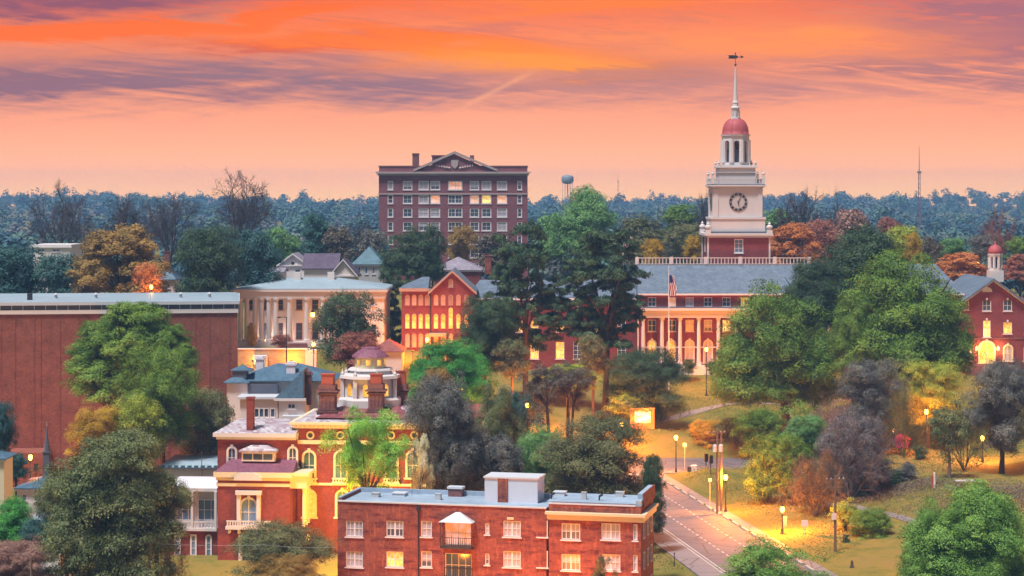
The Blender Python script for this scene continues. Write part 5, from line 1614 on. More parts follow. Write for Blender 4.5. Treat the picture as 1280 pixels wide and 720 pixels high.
# ------------------------------------------------------------------ brick hall with cupola on the right
def cupola_hall():
    s = Site('cupola_hall', 'brick hall with grey slate gable roof, small red-domed cupola and glowing arched doorway', 'hall', 1209, 363, 0, 9.0)
    W_ = s.u(1300); ze = s.z(376, 1244)
    ap = s.u(1242); za = s.z(353, 1242)
    holes = []
    rows = []
    for px, py, w, h, pn, lb in ((1233.5, 382, 11, 14, PANE, None), (1259.5, 382, 11, 14, PANE, None), (1208, 381, 6, 13, PANE, None),
                                 (1233.5, 411, 10, 21, LITHOT, 'bright lit window'), (1259.5, 410, 11, 15, LIT, 'yellow lit window'), (1286, 382, 11, 14, PANE, None), (1286, 410, 11, 15, PANE, None)):
        rows.append((px, py, w, h, W(nx=2, nz=2, pane=pn, label=lb, head=True, border=0.15)))
    w = read_windows(s, rows)
    uG = s.u(1208)
    wall(s, -1.0, W_, 0, ze, 0, [q[:4] for q in w], BR_LAW, 22)
    put_windows(s, w)
    uR = 2 * ap - 0.2
    MB().prism([(-0.2, ze + .002), (uR, ze + .002), (ap, za)], -0.002, 21).build('gable_wall', BR_LAW, s.root)
    MB().gable(-1.2, uR + 1.2, -0.8, 23, ze - 0.55, za + .35, 0.4).build('roof', SLATE, s.root)
    MB().gable(-1.0, uR + 1.0, -0.6, -0.004, ze - 0.62, za + .18, 0.22).build('gable_trim', PINKW, s.root)
    u, z = s.uz(1234, 365)
    MB().band(u, z, 0.0, 0.9, -0.08, -0.003, 0, math.pi, 10).build('fanlight', STONE, s.root)
    # string course, arched windows, doorway
    zc = s.z(423, 1244)
    MB().box(-1.0, W_, -0.12, -0.002, zc - .1, zc + .1).build('string_course', BR_DULL, s.root)
    for px in (1260, 1208, 1286):
        u, z0 = s.uz(px, 451); z1 = s.z(432, px); surround(s, u, (z0 + z1) / 2, 1.3, z1 - z0, BLIND)
    u, z0 = s.uz(1233.5, 454); z1 = s.z(427, 1233.5)
    o = surround(s, u, (z0 + z1) / 2, 2.5, z1 - z0, LITHOT, 'glowing arched doorway'); o.name = 'doorway'
    for sg in (-1, 1):
        uu = u + sg * 1.9; zz = z0 + 2.6
        a = MB().lathe([(0.05, zz - .35), (0.2, zz - .2), (0.2, zz + .2), (0.05, zz + .4)], 8, uu, -0.4).box(uu - .04, uu + .04, -0.4, 0, zz + .38, zz + .44).build('wall_lantern', GLOBEWARM, s.root)
        lamp_light('lantern_light', (uu, -1.1, zz), 550, (1.0, 0.48, 0.12), 0.3, s.root)
    st = MB()
    for i in range(6): st.box(u - 2.6 - i * .3, u + 2.6 + i * .3, -0.5 * (i + 1) - .02, -0.5 * i - .02, -0.5, z0 - .25 * i - .1)
    st.build('front_steps', BR_DULL, s.root)
    # cupola
    cu, cv = s.u(1244, 5), 5.0
    Z = lambda py: s.z(py, 1244, 5)
    c = MB().box(cu - 1.25, cu + 1.25, cv - 1.25, cv + 1.25, Z(352), Z(338)).lathe([(1.25, Z(338) + .002), (1.25, Z(335))], 8, cu, cv, R(22.5))
    for k in range(8):
        t = R(22.5 + 45 * k); c.lathe([(0.26, Z(335)), (0.26, Z(321))], 6, cu + 1.05 * math.cos(t), cv + 1.05 * math.sin(t))
    c.lathe([(1.28, Z(321) + .002), (1.4, Z(318)), (1.4, Z(317))], 8, cu, cv, R(22.5))
    co = c.build('cupola', STONE, s.root)
    MB().lathe([(0.45, Z(335)), (0.45, Z(321))], 8, cu, cv).build('cupola_core', BANDDARK, co)
    d = MB().lathe([(1.3, Z(317) + .002)] + [(1.3 * math.cos(a) ** .7, Z(317) + .1 + (Z(307) - Z(317)) * math.sin(a)) for a in [R(x) for x in (15, 30, 45, 60, 75)]] + [(0.22, Z(306)), (0.14, Z(304.5)), (0.03, Z(301))], 16, cu, cv)
    d.smooth = True; d.build('cupola_dome', DOME, co)


cupola_hall()


# ------------------------------------------------------------------ tall brick hotel on the skyline
def hotel():
    d = 492
    s = Site('brick_hotel', 'tall plum-brown brick hotel with classical pediment on the skyline', 'hotel', 473.5, d, 0, 19)
    W_ = s.u(659.5); zp = s.z(207, 560); zc = s.z(217, 560)
    rows = []
    cols = ((488, 7.5), (509.5, 12), (529.5, 13), (544, 12.5), (569, 18), (593, 12), (608, 12.5), (627.5, 13), (649.5, 6.5))
    lit = {(1, 544): (LITPEACH, 'peach lit window'), (1, 608): (LITHOT, 'bright yellow lit window'), (1, 593): (LITPEACH, 'peach lit window'), (0, 569): (LITPEACH, 'peach lit window'), (1, 627.5): (LITPEACH, 'faint peach lit window')}
    for r, py in enumerate((231.8, 249, 266, 283, 300, 317, 334)):
        for px, w in cols:
            pn, lb = lit.get((r, px), (BLIND if (px in (529.5, 544, 627.5) or r == 0) else PANE, None))
            nx = 4 if w > 15 else (1 if w < 9 else 2)
            rows.append((px, py, w, 11.2, W(nx=nx, nz=2, pane=pn, label=lb, border=0.24, style='pair' if w > 15 else 'sash')))
    w = read_windows(s, rows)
    wall(s, 0, W_, 0, zc, 0, [q[:4] for q in w], BR_HOT, 16, t=0.4)
    put_windows(s, w)
    MB().box(0.05, W_ - .05, 0.1, 15.9, zc + .002, zp - .3).build('parapet', BR_HOT, s.root)
    MB().box(-.1, W_ + .1, -0.02, 16.1, zp - .298, zp).build('parapet_coping', BR_DULL, s.root)
    zb = s.z(242.4, 560)
    MB().box(-0.12, W_ + .12, -0.16, -0.002, zb - .16, zb + .16).box(-0.7, W_ + .7, -0.9, 0.098, zc + .004, zc + .45).box(-0.3, W_ + .3, -0.45, -.002, zc - .45, zc + .002).build('cornice', MAUVESTONE, s.root)
    a, b = s.u(517), s.u(622); ap = s.u(568.5); za = s.z(190, 568)
    MB().prism([(a + .8, zc + .45), (b - .8, zc + .45), (ap, za - .5)], -0.5, 3).build('pediment', BR_HOT, s.root)
    m = MB()
    for x0 in (a, b):
        t = 0.55
        m.add([(x0, -1.0, zc + .46), (ap, -1.0, za - .4), (ap, -1.0, za + .2), (x0, -1.0, zc + .46 + t), (x0, 3, zc + .46), (ap, 3, za - .4), (ap, 3, za + .2), (x0, 3, zc + .46 + t)],
              [(0, 1, 2, 3), (7, 6, 5, 4), (0, 4, 5, 1), (3, 2, 6, 7), (0, 3, 7, 4)])
    m.build('pediment_trim', MAUVESTONE, s.root)
    # carved crest in the pediment
    u, z = s.uz(568.5, 205.5)
    c = MB().prism([(u - .9, z + 1.0), (u + .9, z + 1.0), (u + .8, z - .3), (u, z - 1.1), (u - .8, z - .3)][::-1], -0.75, -0.502)
    for sg in (-1, 1):
        for i in range(6): c.lathe([(0.05, z - 1.2 + .1 * i), (0.35 - .03 * i, z - .9 + .1 * i), (0.05, z - .5 + .1 * i)], 6, u + sg * (1.3 + i * .6), -0.55)
    c.build('crest', MAUVESTONE, s.root)
    MB().box(s.u(540, 4), s.u(561, 4), 4, 9, zp - .1, s.z(195.5, 550, 4)).box(s.u(539, 4), s.u(562, 4), 3.8, 9.2, s.z(195.5, 550, 4) + .002, s.z(193.8, 550, 4)).build('lift_house', BR_HOT, s.root)
    u, z = s.uz(548, 201, 4); MB().box(u - 1.2, u + 1.2, 3.93, 3.998, z - .6, z + .6).build('lift_house_window', PANE, s.root)
    ch = MB().box(s.u(515.5, 2), s.u(523.5, 2), 2, 3.6, zp - 2.2, s.z(192.5, 519, 2)).box(s.u(515, 2), s.u(524, 2), 1.9, 3.7, s.z(193.5, 519, 2), s.z(192, 519, 2) + .1).build('chimney', BR_DULL, s.root)
    u = s.u(590, 4); MB().box(u - .5, u + .5, 4, 5, zp, s.z(194, 590, 4)).build('small_chimney', BR_HOT, s.root)


hotel()


# ------------------------------------------------------------------ smaller houses around the columned mansion
def house(name, label, px0, px1, d, eave, ridge, base, wallm, roofm, kind='hip', depth=9.0, wins=(), cat='house', trim=WHITE, chim=()):
    foot = min(tz(wx(p_, d), y_) for p_ in (px0, px1) for y_ in (d, d + depth)) - 0.3
    s = Site(name, label, cat, px0, d, 0, min(wz(base, d), foot))
    W_ = s.u(px1); ze = s.z(eave, (px0 + px1) / 2); zr = s.z(ridge, (px0 + px1) / 2, depth / 2 if kind != 'gable' else 0)
    w = read_windows(s, wins)
    wall(s, 0, W_, 0, ze, 0, [q[:4] for q in w], wallm, depth)
    put_windows(s, w)
    if kind == 'hip': MB().hip(-0.4, W_ + .4, -0.4, depth + .4, ze + .122, zr).build('roof', roofm, s.root)
    elif kind == 'gable':
        MB().prism([(0, ze + .002), (W_, ze + .002), (W_ / 2, zr - .1)], 0, depth).build('gable_wall', wallm, s.root)
        MB().gable(-0.5, W_ + .5, -0.4, depth + .4, ze - .35, zr, 0.22).build('roof', roofm, s.root)
        MB().gable(-0.52, W_ + .52, -0.52, -0.402, ze - .42, zr - .06, 0.3).build('gable_trim', trim, s.root)
    elif kind == 'side': MB().gable_x(-0.4, W_ + .4, -0.4, depth + .4, ze, zr, 0.22).build('roof', roofm, s.root); MB().add([(0, 0, ze), (0, depth, ze), (0, depth / 2, zr), (W_, 0, ze), (W_, depth, ze), (W_, depth / 2, zr)], [(0, 2, 1), (3, 4, 5)]).build('gable_wall', wallm, s.root)
    elif kind == 'flat': MB().box(-.2, W_ + .2, -.2, depth + .2, ze + .002, ze + .35).build('roof', roofm, s.root)
    MB().box(-0.3, W_ + .3, -0.3, -0.003, ze - .25, ze - .002).build('eaves', trim, s.root)
    for px, top, w_, mt in chim:
        u = s.u(px, depth * .5); k = w_ * d / F / 2
        MB().box(u - k, u + k, depth * .5 - k, depth * .5 + k, ze - 1, s.z(top + 1, px, depth * .5)).box(u - k * 1.2, u + k * 1.2, depth * .5 - k * 1.2, depth * .5 + k * 1.2, s.z(top + 1, px, depth * .5) + .002, s.z(top, px, depth * .5)).build('chimney', mt, s.root)
    return s


P = W(nx=1, nz=2, pane=PANEBLUE)
house('gabled_cottage', 'small white cottage gable with dark attic window left of the peach gable', 349, 383, 400, 331, 318, 352, WHITE, GREYROOF, 'gable', 10, [(366, 324, 4, 5, P), (355, 341, 4, 8, P), (372, 341, 7, 9, P)])
house('dark_roofed_house', 'house with dark purple side roof and white wall next to the peach gable', 380, 421, 396, 337, 318, 355, WHITE, DARKROOF, 'side', 9, [])
house('peach_gabled_house', 'peach-coloured gabled house with one arched attic window behind the columned mansion', 414, 444, 394, 344, 325, 360, PINKW, DARKROOF, 'gable', 9, [(428, 340, 5, 8, W(nx=1, nz=2, pane=PANE))])
house('teal_roofed_house', 'house with dark teal hipped roof and pale porch posts beside the dark pines', 442, 478, 415, 331, 308, 352, GALV, TEALROOF, 'hip', 10, [(449, 338, 4, 9, P), (458, 338, 4, 9, P), (467, 338, 4, 9, P)])
house('peach_annex', 'low peach annex with two dark windows beside the dark green tree left of the cottage', 333, 353, 392, 341, 336, 360, PINKW, GREYROOF, 'side', 7, [(338, 348, 3, 6, P), (346, 348, 3, 6, P)])
house('white_block', 'plain white flat-topped block half hidden behind trees at far left', 42, 88, 385, 308, 305, 345, WHITE, WHITE, 'flat', 10, [(52, 313, 8, 4, W(nx=2, nz=1, pane=PANEBLUE)), (70, 313, 10, 4, W(nx=2, nz=1, pane=PANEBLUE)), (52, 323, 8, 4, W(nx=2, nz=1, pane=PANEBLUE))])
house('blue_roofed_shed', 'small house with blue roof just right of the orange tree', 199, 218, 362, 350, 335, 375, PINKW, SLATEBLUE, 'hip', 6, [(210, 358, 4, 6, P)], chim=((209, 314, 7, BR_DULL),))
house('purple_roofed_hall', 'building with broad purple-grey hipped roof behind the orange-lit gabled hall', 543, 600, 405, 338, 321, 362, BR_LAW, GREYROOF, 'hip', 13, [], chim=((610, 319, 8, BR_APT),), cat='building')
house('red_roofed_lodge', 'low lodge with dark red-purple roof between the magnolia and the orange-lit hall', 466, 502, 338, 440, 424, 458, PINKW, REDROOF, 'hip', 8, [])
house('small_red_roof_house', 'small house with orange-lit red gable roof under the round green tree', 576, 604, 285, 523, 507, 548, CREAM, REDROOF, 'side', 7, [(584, 530, 5, 6, P), (596, 530, 5, 6, P)])
house('yellow_sided_house', 'yellow clapboard house corner with pale corner board at the left edge', -60, 5, 226, 574, 562, 640, CREAM, SLATEBLUE, 'hip', 4, [(-8, 598, 10, 16, P)])
house('pale_pink_house', 'pale house with dark blue roof and pink lower wall between two trees at left', 22, 58, 236, 611, 598, 668, LILAC, SLATEBLUE, 'hip', 8, [(30, 622, 6, 9, P), (46, 622, 6, 9, P)])
house('grey_house_low', 'small pale house half hidden under the big grey-green tree at left edge', 36, 74, 222, 654, 644, 690, WHITE, METALROOF, 'hip', 7, [(50, 667, 7, 10, P)])


def steeple():
    x, d = wx(58.5, 262), 262
    r = empty('church_steeple', (x, d, -2), 0, 'thin dark pointed steeple in front of the brick auditorium wall', 'steeple')
    zt = wz(527, d) + 2; zb = wz(566, d) + 2
    MB().box(-0.4, 0.4, -0.4, 0.4, 0, zb).box(-0.48, 0.48, -0.48, 0.48, zb + .002, zb + .2).build('steeple_base', BANDDARK, r)
    MB().lathe([(0.45, zb + .202), (0.15, zb + (zt - zb) * .55), (0.03, zt - .5)], 8).build('spire', BANDDARK, r)
    MB().tube((0, 0, zt - .6), (0, 0, zt), 0.04, 0.03).build('finial', GALV, r)


steeple()


# ------------------------------------------------------------------ retaining wall and terrace under the columned mansion
def retaining():
    d = 336
    s = Site('retaining_wall', 'long low tan retaining wall glowing orange below the columned mansion', 'retaining wall', 290, d, 0, wz(470, d))
    L = s.u(386)
    MB().box(0, L, 0, 0.7, 0, s.z(437, 340)).build('wall', STONEWALL, s.root)
    MB().box(-.1, L + .1, -.1, .8, s.z(437, 340) + .002, s.z(435.5, 340)).build('coping', PINKW, s.root)
    u = s.u(326); MB().box(u - 1.1, u + 1.1, -1.6, -.002, 0, s.z(444, 326)).build('gate_pier', LILAC, s.root)
    u = s.u(389); MB().box(u - 0.9, u + 0.9, -.6, 1.0, 0, s.z(437, 389)).build('end_pier', LILAC, s.root)


STONEWALL = brick('tan_stone_wall', (0.46, 0.34, 0.20), (0.38, 0.28, 0.17), (0.30, 0.24, 0.18), 0.3, 1.0, 0.6, 0.25)
retaining()
# ------------------------------------------------------------------ water tower and masts on the far ridge
def water_tower():
    d = 1500
    x = wx(709.5, d); zg = tz(x, d); r = empty('water_tower', (x, d, zg), 0, 'pale blue-grey water tower standing on the far ridge', 'water tower')
    zt, zb = wz(218.5, d) - zg, wz(230, d) - zg
    k = 7.6 * d / F
    m = MB().lathe([(k * .5, zb), (k * .9, zb + (zt - zb) * .16), (k, zb + (zt - zb) * .34), (k, zb + (zt - zb) * .70), (k * .88, zb + (zt - zb) * .88), (k * .5, zb + (zt - zb) * .97), (k * .1, zt)], 20); m.smooth = True
    m.build('tank', TANK, r)
    for i in range(6):
        t = i * math.pi / 3
        MB().tube((k * 1.0 * math.cos(t), k * 1.0 * math.sin(t), 0), (k * .8 * math.cos(t), k * .8 * math.sin(t), zb + (zt - zb) * .3), 0.16, 0.14, 6).build('leg', GALV, r)
    MB().tube((0, 0, 0), (0, 0, zb), 0.4, 0.4, 8).build('riser_pipe', GALV, r)


TANK = plain('tank_paint', (0.20, 0.24, 0.28), 0.5, 0.15, 0.1)


def mast(name, label, px, top, mid, d, w):
    x = wx(px, d); zg = tz(x, d); r = empty(name, (x, d, zg), 0, label, 'radio mast')
    zt, zm = wz(top, d) - zg, wz(mid, d) - zg
    m = MB()
    for i in range(3):
        t = i * 2.094; m.tube((w * math.cos(t), w * math.sin(t), 0), (w * .7 * math.cos(t), w * .7 * math.sin(t), zm), w * .18, w * .18, 4)
    n = 16
    for i in range(n):
        for j in range(3):
            t0, t1 = j * 2.094, (j + 1) * 2.094
            m.tube((w * .85 * math.cos(t0), w * .85 * math.sin(t0), zm * i / n), (w * .85 * math.cos(t1), w * .85 * math.sin(t1), zm * (i + 1) / n), w * .1, w * .1, 3)
    m.build('lattice', MASTRED, r)
    MB().tube((0, 0, zm - 1), (0, 0, zt), w * .28, w * .14, 5).build('antenna', MASTRED, r)
    MB().lathe([(w * 1.5, zm - w * 1.2), (w * 1.5, zm - w * .2)], 10).build('platform', MASTRED, r)
    return r


MASTRED = plain('mast_steel', (0.16, 0.10, 0.11), 0.6, 0.2, 0.5)
water_tower()
mast('radio_mast', 'tall lattice radio mast with platform on the ridge at right', 1149, 182, 214, 1200, 0.9)
mast('radio_mast', 'very thin short mast on the skyline above the big green tree', 772.5, 214, 226, 1400, 0.42)

# ------------------------------------------------------------------ street lamps and other lights
SODIUM = (1.0, 0.25, 0.011)
LAMP_GAIN = 11.0


def street_lamp(label, px, head, base, d, power=2600, banner=False, group='acorn lamps of the park and street', size=1.0, col=None):
    x = wx(px, d); zh = wz(head, d); zg = tz(x, d) if base is None else max(wz(base, d), tz(x, d) - .6)
    zg = tz(x, d)
    h = zh - zg
    r = empty('street_lamp', (x, d, zg), 0, label, 'street lamp', group)
    MB().lathe([(0.26, 0), (0.26, 0.1), (0.16, 0.35), (0.12, 0.7), (0.085, 0.8), (0.065, h - .55), (0.14, h - .4), (0.12, h - .32)], 10).build('pole', IRON, r)
    g = MB().lathe([(0.14 * size, h - .32), (0.27 * size, h - .05), (0.27 * size, h + .12), (0.17 * size, h + .36)], 12); g.smooth = True
    g.build('globe', GLOBE, r)
    MB().lathe([(0.19 * size, h + .362), (0.12, h + .48), (0.03, h + .62)], 10).build('cap', IRON, r)
    if banner: MB().box(0.1, 0.55, -0.02, 0.02, h - 2.0, h - .8).build('banner', CREAM, r)
    lamp_light('lamp_light', (0, 0, h + .05), power * LAMP_GAIN, col or SODIUM, 0.27 * size, r)
    return r


street_lamp('street lamp standing at the road corner, farthest along the street', 845, 547, 588, 300, 1500)
street_lamp('street lamp just right of the twin wooden utility poles', 907, 597, 635, 262, 2000)
street_lamp('street lamp with a banner beside the pink and orange brush in the park', 978, 637, 668, 245, 2600, True)
street_lamp('street lamp at the very bottom edge between the low bush and round tree', 1065, 718, None, 222, 1500)
street_lamp('street lamp on the lawn in front of the college colonnade', 883, 437, 466, 352, 1300)
street_lamp('street lamp glowing in the gap beneath the great oak crowns', 1101, 441, None, 345, 2200)
street_lamp('street lamp glowing between the trees left of the two forked trunks', 659, 507, None, 318, 2600)
street_lamp('street lamp half hidden at the foot of the dark round tree beside the lit sign', 777, 531, None, 316, 2200)
street_lamp('street lamp shining through the round bright green tree at bottom right', 1216, 645, None, 214, 1100)
street_lamp('street lamp behind the orange-lit tree above the auditorium roof', 189, 359, None, 334, 110, col=(1.0, 0.5, 0.06))
street_lamp('yellow-green lamp at the end of the orange retaining wall', 392, 431, None, 333, 140)
street_lamp('street lamp lighting the brick service wall at the auditorium foot', 38, 572, None, 268, 1600)
street_lamp('street lamp hidden in the yellow-orange tree left of the mansion', 131, 566, None, 262, 900)
street_lamp('street lamp among the bushes between mansion garden and apartment block', 384, 672, None, 224, 1200)
street_lamp('street lamp behind the apartment block lighting the mansion front', 440, 640, None, 234, 1700, col=(1.0, 0.52, 0.07))
street_lamp('street lamp behind the small red-roofed house', 571, 500, None, 292, 1500)
street_lamp('street lamp in front of the orange-lit gabled hall', 534, 425, None, 345, 800)
street_lamp('street lamp below the trees near the magenta bush', 1118, 538, None, 302, 900)
street_lamp('street lamp beneath the yellow-green drooping tree', 1158, 515, None, 292, 600)
street_lamp('street lamp on the slope beside the grey-purple tree at right edge', 1228, 548, None, 284, 1200)
street_lamp('street lamp among the orange brush behind the cupola hall', 1222, 330, None, 402, 260)
street_lamp('street lamp half hidden behind the orange-yellow shrub at the cross street', 888, 540, None, 325.5, 1800)


def flood(label, px, py, d, power, col=None):
    x, z = wx(px, d), wz(py, d)
    zg = tz(x, d)
    r = empty('flood_light', (x, d, zg), 0, label, 'flood light', 'flood lights on the ground')
    h = max(0.5, z - zg)
    MB().tube((0, 0, 0), (0, 0, h), .05, .05, 6).build('post', IRON, r)
    MB().box(-.22, .22, -.1, .12, h, h + .3).build('housing', IRON, r)
    MB().box(-.2, .2, .122, .15, h + .03, h + .27).build('lens', GLOBE, r)
    lamp_light('flood_lamp', (0, .45, h + .2), power, col or SODIUM, .2, r)


flood('added flood light left of the two at the foot of the tan retaining wall', 316, 452, 334.0, 1300)  # this pair is added, unseen, to turn the retaining wall orange
flood('added flood light right of the two at the foot of the tan retaining wall', 364, 452, 334.0, 1300)
flood('added flood light left of the two washing the gabled hall', 516, 440, 347, 1700)  # this pair is added, hidden by trees, to wash the hall orange
flood('added flood light right of the two washing the gabled hall', 568, 432, 346, 2000)
flood('flood light washing the right part of the mansion front', 470, 640, 241.5, 2400, (1.0, 0.52, 0.07))


def front_light(label, x, y, h, power, aim=0):
    z = tz(x, y)
    r = empty('street_lamp', (x, y, z), aim, label, 'street lamp', 'cobra-head lamps along the apartment street')
    MB().tube((0, 0, 0), (0, 0, h), 0.11, 0.07, 8).tube((0, 0, h - .1), (0, 1.6, h + .35), 0.05, 0.04, 6).build('pole', GALV, r)
    MB().box(-.16, .16, 1.5, 2.2, h + .28, h + .44).build('lamp_head', GALV, r)
    MB().box(-.13, .13, 1.6, 2.1, h + .20, h + .278).build('lens', GLOBE, r)
    lamp_light('lamp_light', (0, 1.85, h + .1), power, SODIUM, .25, r)


# lamps standing on the pavement in front of the apartment block, below the frame of the view
front_light('tall street lamp on the pavement before the apartment block', 3.0, 199.5, 5.2, 9000)
front_light('tall street lamp near the left end of the apartment block', -10.0, 202.5, 5.0, 5000)


# ------------------------------------------------------------------ poles, wires, signs, flag, traffic lights
def utility_pole(label, px, top, base, d, arms=True, dark=False, boxes=0):
    x = wx(px, d); zg = tz(x, d); h = wz(top, d) - zg
    r = empty('utility_pole', (x, d, zg), R(12), label, 'utility pole', 'wooden utility poles')
    MB().tube((0, 0, 0), (0, 0, h), 0.17, 0.12, 8).build('pole', WOODPOLE, r)
    if arms:
        a = MB()
        for k, w in ((0.5, 1.1), (1.4, 0.9)): a.box(-w, w, -0.07, 0.07, h - k - .06, h - k + .06)
        a.build('crossarm', WOODPOLE, r)
        i = MB()
        for u in (-1.0, -.5, .5, 1.0): i.lathe([(0.05, h - .44), (0.07, h - .34), (0.03, h - .26)], 6, u, 0)
        i.build('insulator', GALV, r)
    for k in range(boxes):
        sx = (-0.38, 0.42)[k]
        MB().lathe([(0.28, h - 2.9), (0.28, h - 2.05), (0.1, h - 1.95)], 10, sx, -.2).build('transformer', COPING, r)
    return r


utility_pole('left one of the twin wooden utility poles, with crossarms and transformer', 896.5, 536, 638, 261, True, boxes=2)
utility_pole('right one of the twin wooden utility poles, bare and slightly shorter', 901.5, 541, 638, 262.5, False)
p3 = utility_pole('brown wooden pole with a small white sign in the orange-lit park', 1044, 594, 705, 233, True)
MB().box(-.5, .05, -.24, -.19, 3.6, 4.35).build('sign_plate', WHITE, p3)
utility_pole('short rusty pole in front of the large grey-green tree', 187, 678, None, 203, False)
utility_pole('short rusty pole in front of the dusty pink bush at bottom left', 39, 697, None, 199, False)


def lawn_pole():
    d = 331; x = wx(358, d); zg = tz(x, d); h = wz(396, d) - zg
    r = empty('area_lamp_post', (x, d, zg), 0, 'tall dark lamp post with one arm in front of the columned mansion', 'lamp post')
    MB().tube((0, 0, 0), (0, 0, h), 0.12, 0.08, 8).build('pole', DARK, r)
    MB().box(-1.3, 0.1, -.05, .05, h - .1, h).box(-1.5, -.9, -.14, .14, h - .2, h - .101).build('lamp_arm', DARK, r)


lawn_pole()


def thin_pole():
    d = 224; x = wx(843, d); zg = tz(x, d); h = wz(692, d) - zg
    tag(MB().tube((0, 0, 0), (0, 0, max(1.5, h)), 0.05, 0.04, 6).box(-.09, .09, -.06, .06, max(1.5, h) - .1, max(1.5, h)).build('sign_post', DARK, None, (x, d, zg)), 'thin dark post on the grass strip right of the apartment block', 'post')


thin_pole()


def wire(label, pts, d, r=0.014):
    m = MB(); P = []
    for i in range(len(pts) - 1):
        (ax, ay), (bx, by) = pts[i], pts[i + 1]
        n = 14
        for k in range(n):
            t = k / n
            P.append(Vector((wx(ax + (bx - ax) * t, d), d, wz(ay + (by - ay) * t, d) - 0.14 * (1 - (2 * t - 1) ** 2))))
    P.append(Vector((wx(pts[-1][0], d), d, wz(pts[-1][1], d))))
    for a, b in zip(P[:-1], P[1:]): m.tube(a, b, r, r, 4)
    tag(m.build('overhead_wire', GALV), label, 'wire')


wire('thin pale wire strung in front of the mansion garden and grey-green tree', [(-60, 681), (39, 698), (187, 679), (330, 681), (420, 684)], 203.2)


def flagpole(label, px, top, base, d, flag):
    x = wx(px, d); zg = tz(x, d); h = wz(top, d) - zg
    r = empty('flagpole', (x, d, zg), 0, label, 'flagpole')
    MB().tube((0, 0, 0), (0, 0, h), 0.14, 0.08, 8).lathe([(0.02, h), (0.12, h + .1), (0.02, h + .2)], 8).build('pole', WHITE, r)
    # limp striped flag: canton of blue above, red and white below
    z1, z0 = wz(flag[0], d) - zg, wz(flag[1], d) - zg
    n, mrows = 7, 11
    for part, mt, sel in (('flag_red', FLAGRED, 0), ('flag_white', FLAGWHITE, 1), ('flag_blue', FLAGBLUE, 2)):
        mb = MB()
        for i in range(n):
            for j in range(mrows):
                kind = 2 if (j >= 7 and i < 4) else (i + (j // 3)) % 2
                if kind != sel: continue
                def q(a, b):
                    t = b / mrows; w = flag[2] * (1 - .35 * t) * (0.55 + .45 * math.sin(2.2 * t + .4))
                    return (0.06 + w * a / n, 0.22 * math.sin(a * 1.5 + b * .35), z0 + (z1 - z0) * t)
                c = [q(i, j), q(i + 1, j), q(i + 1, j + 1), q(i, j + 1)]
                mb.add(c + [(x_, y_ + .03, z_) for x_, y_, z_ in c], [(0, 1, 2, 3), (7, 6, 5, 4), (0, 4, 5, 1), (1, 5, 6, 2), (2, 6, 7, 3), (3, 7, 4, 0)])
        if mb.v: mb.build(part, mt, r)


FLAGRED = plain('flag_red_cloth', (0.45, 0.03, 0.05), 0.8, 0.1, 2)
FLAGWHITE = plain('flag_white_cloth', (0.72, 0.70, 0.72), 0.8, 0.1, 2)
FLAGBLUE = plain('flag_blue_cloth', (0.04, 0.05, 0.22), 0.8, 0.1, 2)
flagpole('tall pale flagpole with a limp red and white flag before the slate roof', 836, 334, 460, 354, (344, 370, 1.5))
flagpole('flagpole with a small dark red and white flag above the olive trees', 779, 290, 330, 420, (295, 309, 2.6))


def lit_sign():
    d = 323; x = wx(803, d); zg = tz(x, d)
    r = empty('lit_sign', (x, d, zg), R(2), 'glowing orange and white signboard on posts below the dark round tree', 'sign')
    z0, z1 = wz(536, d) - zg, wz(511, d) - zg
    w = 15 * d / F
    b = MB().box(-w, w, 0, 0.5, z0, z1).build('cabinet', SIGNORANGE, r)
    MB().box(-w + .7, w - .6, -.04, -.002, z0 + .95, z1 - .45).build('sign_face', SIGNLIT, b)
    for sx in (-w + .4, w - .4): MB().box(sx - .15, sx + .15, .05, .4, -0.3, z0 - .002).build('leg', PINKW, r)
    MB().box(-w - .1, w + .1, -.05, .55, z1 + .002, z1 + .16).build('sign_cap', CREAM, r)


SIGNORANGE = glow('backlit_sign_border', (1.0, 0.30, 0.04), 0.6, 0.3, 0.8)
lit_sign()


def traffic_signal(label, px, top, base, d):
    x = wx(px, d); zg = tz(x, d); h = wz(top, d) - zg
    r = empty('traffic_signal', (x, d, zg), R(8), label, 'traffic light', 'traffic lights at the crossing')
    MB().tube((0, 0, 0), (0, 0, h), 0.08, 0.07, 8).build('pole', IRON, r)
    hb = MB().box(-.26, .26, -.3, .1, h - .9, h + .25).build('signal_head', DARK, r)
    for k in range(3): MB().band(0, h - .72 + k * .38, 0.10, 0.16, -.46, -.302, 0, math.pi, 8).build('visor', DARK, hb)


traffic_signal('traffic light with dark head standing left at the crossing', 882.5, 569, 590, 296)
traffic_signal('traffic light with dark head at the crossing, nearer the twin poles', 888.5, 571, 594, 292)


